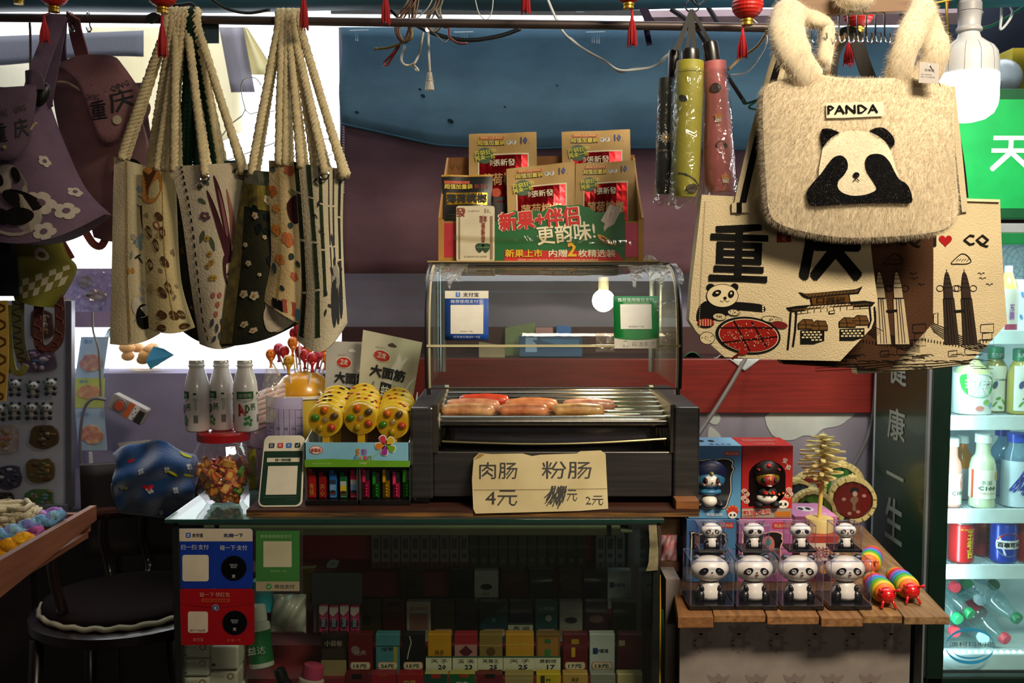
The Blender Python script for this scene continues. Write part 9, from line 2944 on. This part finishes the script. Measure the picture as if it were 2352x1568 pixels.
# ================================================================ LED bulb
YE=1.895
lb=T('led_bulb','large lit white LED bulb in a socket beside the plush tote','light bulb',P(2228,280,YE))
k=YE/F
c0=P(2228,0,YE)
zq=lambda py: P(2228,py,YE).z
grey=C('#b9bcc0',.4,n=.04)
def lat(prof,name,mat,n=32):
 MB().lathe(V((c0.x,YE,0)),[(r*k,zq(py)) for py,r in prof][::-1],n).build(name,mat,lb,smooth=True)
lat([(-20,18),(6,24),(8,26),(26,26),(28,24)],'socket_top',C('#8f8f92',.4),24)
lat([(28,25),(30,27),(36,25),(60,24),(62,25)],'socket',C('#9fa0a4',.4),24)
lat([(62,25),(66,28),(72,28),(75,23)],'collar',C('#a8a8aa',.4),24)
lat([(75,22),(88,26),(98,38),(108,52),(122,61),(145,64.5),(172,65)],'housing',grey,36)
for a in range(0,360,30):
 an=R(a)
 MB().tube([V((c0.x + r*k*1.005*math.sin(an),YE - r*k*1.005*math.cos(an),zq(py))) for py,r in ((100,40),(108,52),(122,61),(145,64.5),(170,65))],.0006,4).build('fin',C('#8c9094',.5),lb)
lat([(173,66),(178,66.5),(230,66.5),(245,64),(262,56),(274,40),(280,18),(281,.1)],'diffuser',LIGHTMAT('#f4faff',14.0),36)
MB().tube([V((c0.x,YE,zq(-18))),V((c0.x,YE,zq(-60)))],.004,8).build('cord',C('#6a6a6c',.5),lb,smooth=True)
point('led_bulb_light',(c0.x,YE,zq(300)),5.0,(.90,.96,1.0),.04)

# ================================================================ lanterns and tassels
RED=C('#b81c14',.45,n=.12,sss=.1)
GLD=C('#a8862c',.35,.7)
TAS=C('#a8141a',.8)
def tassel(t,px,py0,py1,Y,w=9):
 k=Y/F
 a=P(px,py0,Y)
 MB().ball(a,w*.35*k,nu=10,nv=7).build('knot',TAS,t,smooth='all')
 mid=py0 + (py1 - py0)*.25
 MB().lathe(V((a.x,Y,0)),[(w*1.0*k,P(px,py1 - 4,Y).z),(w*.9*k,P(px,(mid + py1)/2,Y).z),(w*.45*k,P(px,mid,Y).z),(w*.3*k,a.z)],14).build('tassel_core',TAS,t,smooth='all')
 mb=MB()
 random.seed(int(px))
 for q in range(22):
  an=random.random()*2*PI
  r_=w*k*(1 + .15*random.random())
  mb.tube([V((a.x + r_*.4*math.cos(an),Y + r_*.4*math.sin(an),P(px,mid,Y).z)),V((a.x + r_*math.cos(an),Y + r_*math.sin(an),P(px,(mid + py1)/2,Y).z)),V((a.x + r_*1.15*math.cos(an + .1),Y + r_*1.15*math.sin(an + .1),P(px,py1 + random.uniform(-4,4),Y).z))],.0006,4)
 mb.build('thread_fringe',TAS,t)['kind']='stuff'
def lantern(lab,px,py,r,Y,tb=None,tx=0):
 k=Y/F
 c=P(px,py,Y)
 t=T('paper_lantern',lab,'lantern',c - V((0,0,r*.9*k)),'red lanterns along the top')
 n=24
 pr_=[]
 for i in range(1,24):
  a=PI*i/24 - PI/2
  rr=r*math.cos(a)*(1.0 if i % 2 else .965)
  pr_.append((rr*k,r*.86*math.sin(a)*k))
 MB().lathe(c,pr_,28).build('shade',RED,t,smooth=True,ang=8)
 MB().lathe(c + V((0,0,-r*.98*k)),[(r*.30*k,-r*.26*k),(r*.38*k,-r*.24*k),(r*.34*k,-r*.05*k),(r*.40*k,0),(r*.38*k,r*.12*k)],18).build('bottom_cap',GLD,t,smooth=True)
 MB().lathe(c + V((0,0,r*.86*k)),[(r*.38*k,0),(r*.34*k,r*.16*k)],18).build('top_cap',GLD,t,smooth=True)
 MB().tube([c + V((0,0,r*.95*k)),V((c.x,c.y,2.8))],.001,5).build('string',C('#7a1410',.7),t)
 if tb:
  b=py + r*1.22
  MB().tube([P(px,b - 2,Y),P(px + tx,b + 8,Y)],.001,5).build('tassel_string',TAS,t)
  tassel(t,px + tx,b + 8,tb,Y)
lantern('red lantern at the top left above the backpacks',123,-14,33,1.72,98,-22)
lantern('red lantern hanging before the left rope handles',372,-14,35,1.70,130,0)
lantern('small red lantern at the far top left corner',42,-26,28,1.75)
lantern('red lantern above the grill with a long tassel',1444,-22,33,1.74,106,8)
lantern('red lantern right of the umbrellas with a long tassel',1717,12,36,1.72,134,-11)
lantern('red lantern hanging behind the wire hook rack',1973,32,34,1.86,150,-22)
for (px,y0,y1,lab) in ((885,-30,54,'red tassel hanging left of the tangled wires'),(1208,-40,30,'short red tassel hanging above the blue curtain'),(697,-30,66,'red tassel hanging over the right rope handles')):
 t=T('red_tassel',lab,'tassel',P(px,y1,1.74),'loose red tassels')
 tassel(t,px,y0,y1,1.74,8)
 MB().tube([P(px,y0,1.74),V((P(px,y0,1.74).x,1.74,2.8))],.001,5).build('string',C('#7a1410',.7),t)

# ================================================================ tarpaulin roll, batten, wires
mb=MB()
mb.grid(lambda u,v: P(-760 + 4080*u,-29 - 24*u,1.98) + V((0,.052*math.cos(2*PI*v)*(1 + .04*math.sin(u*40)),.052*math.sin(2*PI*v)*(1 + .05*math.sin(u*31 + v*6)))),60,16,False,True)
o=mb.build('tarpaulin_roll',C('#2f6a84',.5,n=.3,ns=5,col2='#26525f',bump=.4,bs=10),None,smooth='all')
tag(o,'rolled up blue tarpaulin along the top edge of the stall','tarpaulin')
t=T('roof_batten','pale aluminium batten under the roof above the curtain','batten',P(1120,30,2.45))
MB().tube([P(760,22,2.45),P(1490,26,2.45)],.011,4).build('bar',C('#b4b8bc',.4,.3),t)
for px in (960,1332):
 MB().pbox(px - 8,-30,px + 9,28,2.43,.004).build('clip',GLASS('#e8eef0',2,.1,0,1,.5),t)
t=T('roof_beam','pinkish roof beam crossing behind the rail at top right','beam',P(1900,60,2.55))
MB().tube([P(1480,45,2.5),P(2250,34,2.5)],.022,4).build('bar',C('#a88a90',.7),t)
for k,(xa,ya,xb,yb) in enumerate(((1540,20,1600,60),(1610,-10,1660,70),(2050,0,2100,70))):
 MB().tube([P(xa,ya,2.42),P(xb,yb,2.42)],.006,6).build('strut',C('#3a3038',.7),t)
def wire(name,lab,pts,Y,r,col,rough=.5,parts=None):
 t=T(name,lab,'wire',P(pts[len(pts) // 2][0],max(p[1] for p in pts),Y))
 MB().tube(catmull([tuple(P(p[0],p[1],p[2] if len(p) > 2 else Y)) for p in pts],6,False),r,6).build('cable',C(col,rough),t,smooth='all')
 return t
# tangled bundle
tw=T('wire_tangle','tangled bundle of red, brown and white wires hanging from the roof','wire bundle',P(960,205,1.86))
random.seed(23)
def tangle(pts,r,col,nm):
 MB().tube(catmull([tuple(P(x,y,1.86 + .012*random.uniform(-1,1))) for x,y in pts],6,False),r,6).build(nm,C(col,.45),tw,smooth='all')
for k in range(5):
 j=random.uniform(-12,12)
 tangle([(960 + j,-30),(940 + j,10),(918 + j,40),(912 + j*.5,75),(928 + j*.5,98),(940 + j*.3,70),(948 + j,20),(955 + j,-30)],.0018,random.choice(['#5a4632','#6a5238','#4f1c1c']),'brown_wire')
for k in range(4):
 j=random.uniform(-10,10)
 tangle([(1015 + j,-30),(1008 + j,10),(990 + j,35),(985 + j*.5,60),(1000 + j*.5,72),(1014 + j*.3,50),(1005 + j,20),(1020 + j,-30)],.0018,random.choice(['#5a4632','#8a8478','#4f2020']),'brown_wire')
tangle([(945,60),(945,88),(925,95),(915,102),(890,110),(866,112),(862,113)],.0026,'#7a6a2c','yellow_wire')
tangle([(938,70),(930,90),(915,105),(900,125),(885,140),(882,148),(890,148),(905,125),(918,105)],.0022,'#6a1418','red_wire')
tangle([(1005,55),(1020,62),(1030,65),(1033,85),(1050,98),(1066,100),(1072,99)],.0022,'#6a1418','red_wire')
tangle([(972,75),(968,100),(962,125),(952,145),(940,150),(928,148),(922,135),(930,105)],.0022,'#a8a294','white_wire'); tangle([(948,148),(955,156),(960,162)],.003,'#a8a294','wire_end')
tangle([(984,70),(984,100),(985,130),(987,165)],.0028,'#b0aca4','white_wire')
tangle([(1000,-20),(985,15),(960,40),(950,42)],.0012,'#b0aca4','thin_wire'); tangle([(970,62),(1000,78),(1020,96),(1030,90)],.0008,'#8a8a88','thin_wire')
c=P(987,186,1.86)
MB().lathe(V((c.x,1.86,0)),[(10*.000813,P(987,207,1.86).z),(10*.000813,P(987,200,1.86).z),(6*.000813,P(987,176,1.86).z),(5*.000813,P(987,166,1.86).z)],14).build('plug',GLASS('#f0ece4',2,.1,.2,60,.55,'#cfc8bc'),tw,smooth=True)
for q in range(4):
 yy=172 + 5*q
 MB().lathe(V((c.x,1.86,P(987,yy,1.86).z)),[((6 + q)*.000813,0),((6.5 + q)*.000813,.001)],12).build('plug_rib',C('#b8b2a8',.4),tw,smooth=True)
MB().ball(P(982,68,1.86),.004,nu=10,nv=8).build('led_dot',LIGHTMAT('#f0f6ff',6),tw,smooth='all')
wire('black_cable','thick black cable sagging under the rail right of the tangle',[(955,58,1.95),(990,75,1.95),(1040,89,1.95),(1090,92,1.95),(1150,82,1.95),(1196,66,1.95)],1.95,.0042,'#16181a',.3)
wire('string_light_wire','clear twisted string light wire sagging toward the umbrellas',[(1254,-10),(1275,40),(1295,75),(1320,98),(1350,118),(1390,140),(1420,160),(1460,160),(1500,152),(1530,128),(1545,118)],1.88,.0022,'#b4b8b8',.3)
wire('string_light_wire','second clear strand twisted with the string light wire',[(1256,-10),(1280,46),(1300,82),(1312,88),(1330,104),(1356,124),(1388,138),(1424,166),(1450,158),(1510,150),(1540,120)],1.885,.0016,'#9aa0a0',.3)
t=wire('wire_loop','thin white wire loop hanging in front of the bright gap',[(1090,-10),(1094,10),(1100,30),(1112,44),(1122,42),(1130,25),(1133,-5)],1.86,.0011,'#c4c6c4')
wire('black_wire','thin black wire slanting down behind the rail at the curtain corner',[(860,-10,2.0),(890,18,2.0),(918,44,2.0)],2.0,.003,'#121416')
wire('black_wire','black cable loop behind the left rope handles',[(345,-10,1.86),(400,12,1.86),(440,10,1.86),(455,30,1.86),(450,40,1.86)],1.86,.004,'#101214')
wire('black_wire','thin black wire sagging along the tarpaulin above totes',[(480,-5,1.90),(520,20,1.90),(570,30,1.90),(620,22,1.90)],1.90,.003,'#101214')
wire('white_wire','loose white wire swinging between pink umbrella and lantern',[(1700,20,1.82),(1745,60,1.82),(1762,90,1.82),(1745,130,1.82),(1715,165,1.82),(1680,172,1.82)],1.82,.0016,'#b4b8b8')
wire('tan_cord','tan cord stretched from the umbrellas up to the lantern',[(1672,160,1.9),(1700,135,1.9),(1740,105,1.86),(1764,70,1.805)],1.9,.003,'#8a744c')
wire('green_twine','green twine knotted on a black rod beside the plush tote',[(1704,226,1.885),(1712,238,1.885),(1745,228,1.88),(1720,246,1.88),(1742,252,1.88)],1.88,.0022,'#1f5a44')
mb=MB().tube([P(1600,66,1.812),P(1672,176,1.89),P(1712,238,1.89)],.004,8)
tag(mb.build('black_rod',C('#101214',.4),None,smooth=True),'black rod end pointing down beside the pink umbrella','rod')
wire('yellow_red_wire','yellow wire hanging beside the LED bulb socket',[(2172,-10,1.95),(2175,40,1.95),(2178,70,1.95),(2176,105,1.95)],1.95,.0022,'#b09a2c')
wire('yellow_red_wire','red wire hanging beside the LED bulb socket',[(2178,-10,1.955),(2174,45,1.955),(2180,75,1.955),(2182,105,1.955)],1.955,.0022,'#a8241c')
wire('green_wire_line','green wire running from the bulb socket to the picture edge',[(2245,66,2.05),(2280,58,2.05),(2320,36,2.05),(2360,10,2.05)],2.05,.003,'#1c6a4c')
wire('yellow_wire_line','yellow wire running along the top behind the rack end',[(2080,14,1.9),(2140,8,1.9),(2200,-4,1.9)],1.9,.002,'#b09a2c')
t=T('knotted_string','translucent plastic string knotted over the wire at top right','string',P(2300,66,2.0))
for pts in ([(2262,4),(2290,0),(2300,8),(2300,40),(2298,66),(2308,60),(2322,40),(2325,25),(2315,5)],[(2262,6),(2280,2),(2310,-6)]):
 MB().tube(catmull([tuple(P(x,y,2.0)) for x,y in pts],5,False),.0026,6).build('strand',C('#a8acac',.4),t,smooth='all')
wire('green_twine','dark green twine hanging at the rack left end',[(1776,60,1.78),(1782,30,1.78),(1780,90,1.78),(1774,110,1.78)],1.78,.002,'#1c4a34')
t=T('dark_ribbon','dark purple ribbon knotted on the rail above the curtain','ribbon',P(1490,100,1.83))
strap([(1478,20,1.82),(1490,45,1.81),(1500,58,1.815)],.014,C('#241f30',.9),t,'ribbon_end'); strap([(1484,60,1.83),(1488,85,1.83),(1492,104,1.83)],.010,C('#241f3c',.9),t,'ribbon_end')
mb=MB().ppoly(catmull([(335,36),(352,28),(366,32),(355,46),(348,54),(338,50)],3),1.775,.006)
tag(mb.build('black_clip',C('#101012',.5),None,bevel=.001),'black plastic clip on the rail beside left lantern','clip')
wire('grey_cord','thin grey cord hanging from the rail in the window at far left',[(68,46,1.81),(70,90,1.85),(70,170,1.88)],1.85,.0024,'#5f5a56')
# dark cabinet added to keep the space behind the chair dark
t=T('dark_backdrop','added dark cabinet in shade behind the armchair','backdrop',P(200,1500,2.62) - V((0,0,.5)))
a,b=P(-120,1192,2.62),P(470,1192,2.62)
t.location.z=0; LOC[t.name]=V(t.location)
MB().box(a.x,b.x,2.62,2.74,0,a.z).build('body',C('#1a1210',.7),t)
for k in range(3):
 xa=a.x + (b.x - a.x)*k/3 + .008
 MB().box(xa,xa + (b.x - a.x)/3 - .016,2.61,2.62,.05,a.z - .02).build('door',C('#1e1513',.6),t,bevel=.002)  # panels on the added dark block

# dark blue sheeting closing the stall above the fridge
mb=MB()
mb.grid(lambda u,v: P(2120 + 660*u,-260 + 530*v,2.68 + .02*math.sin(u*9 + v*4)),16,10)
tag(mb.build('dark_sheet',C('#2c3446',.7,n=.25,ns=4),None,smooth='all',solid=.002),'dark blue plastic sheet hanging behind the fridge top','plastic sheet')
# ================================================================ lettering last
finish_texts()
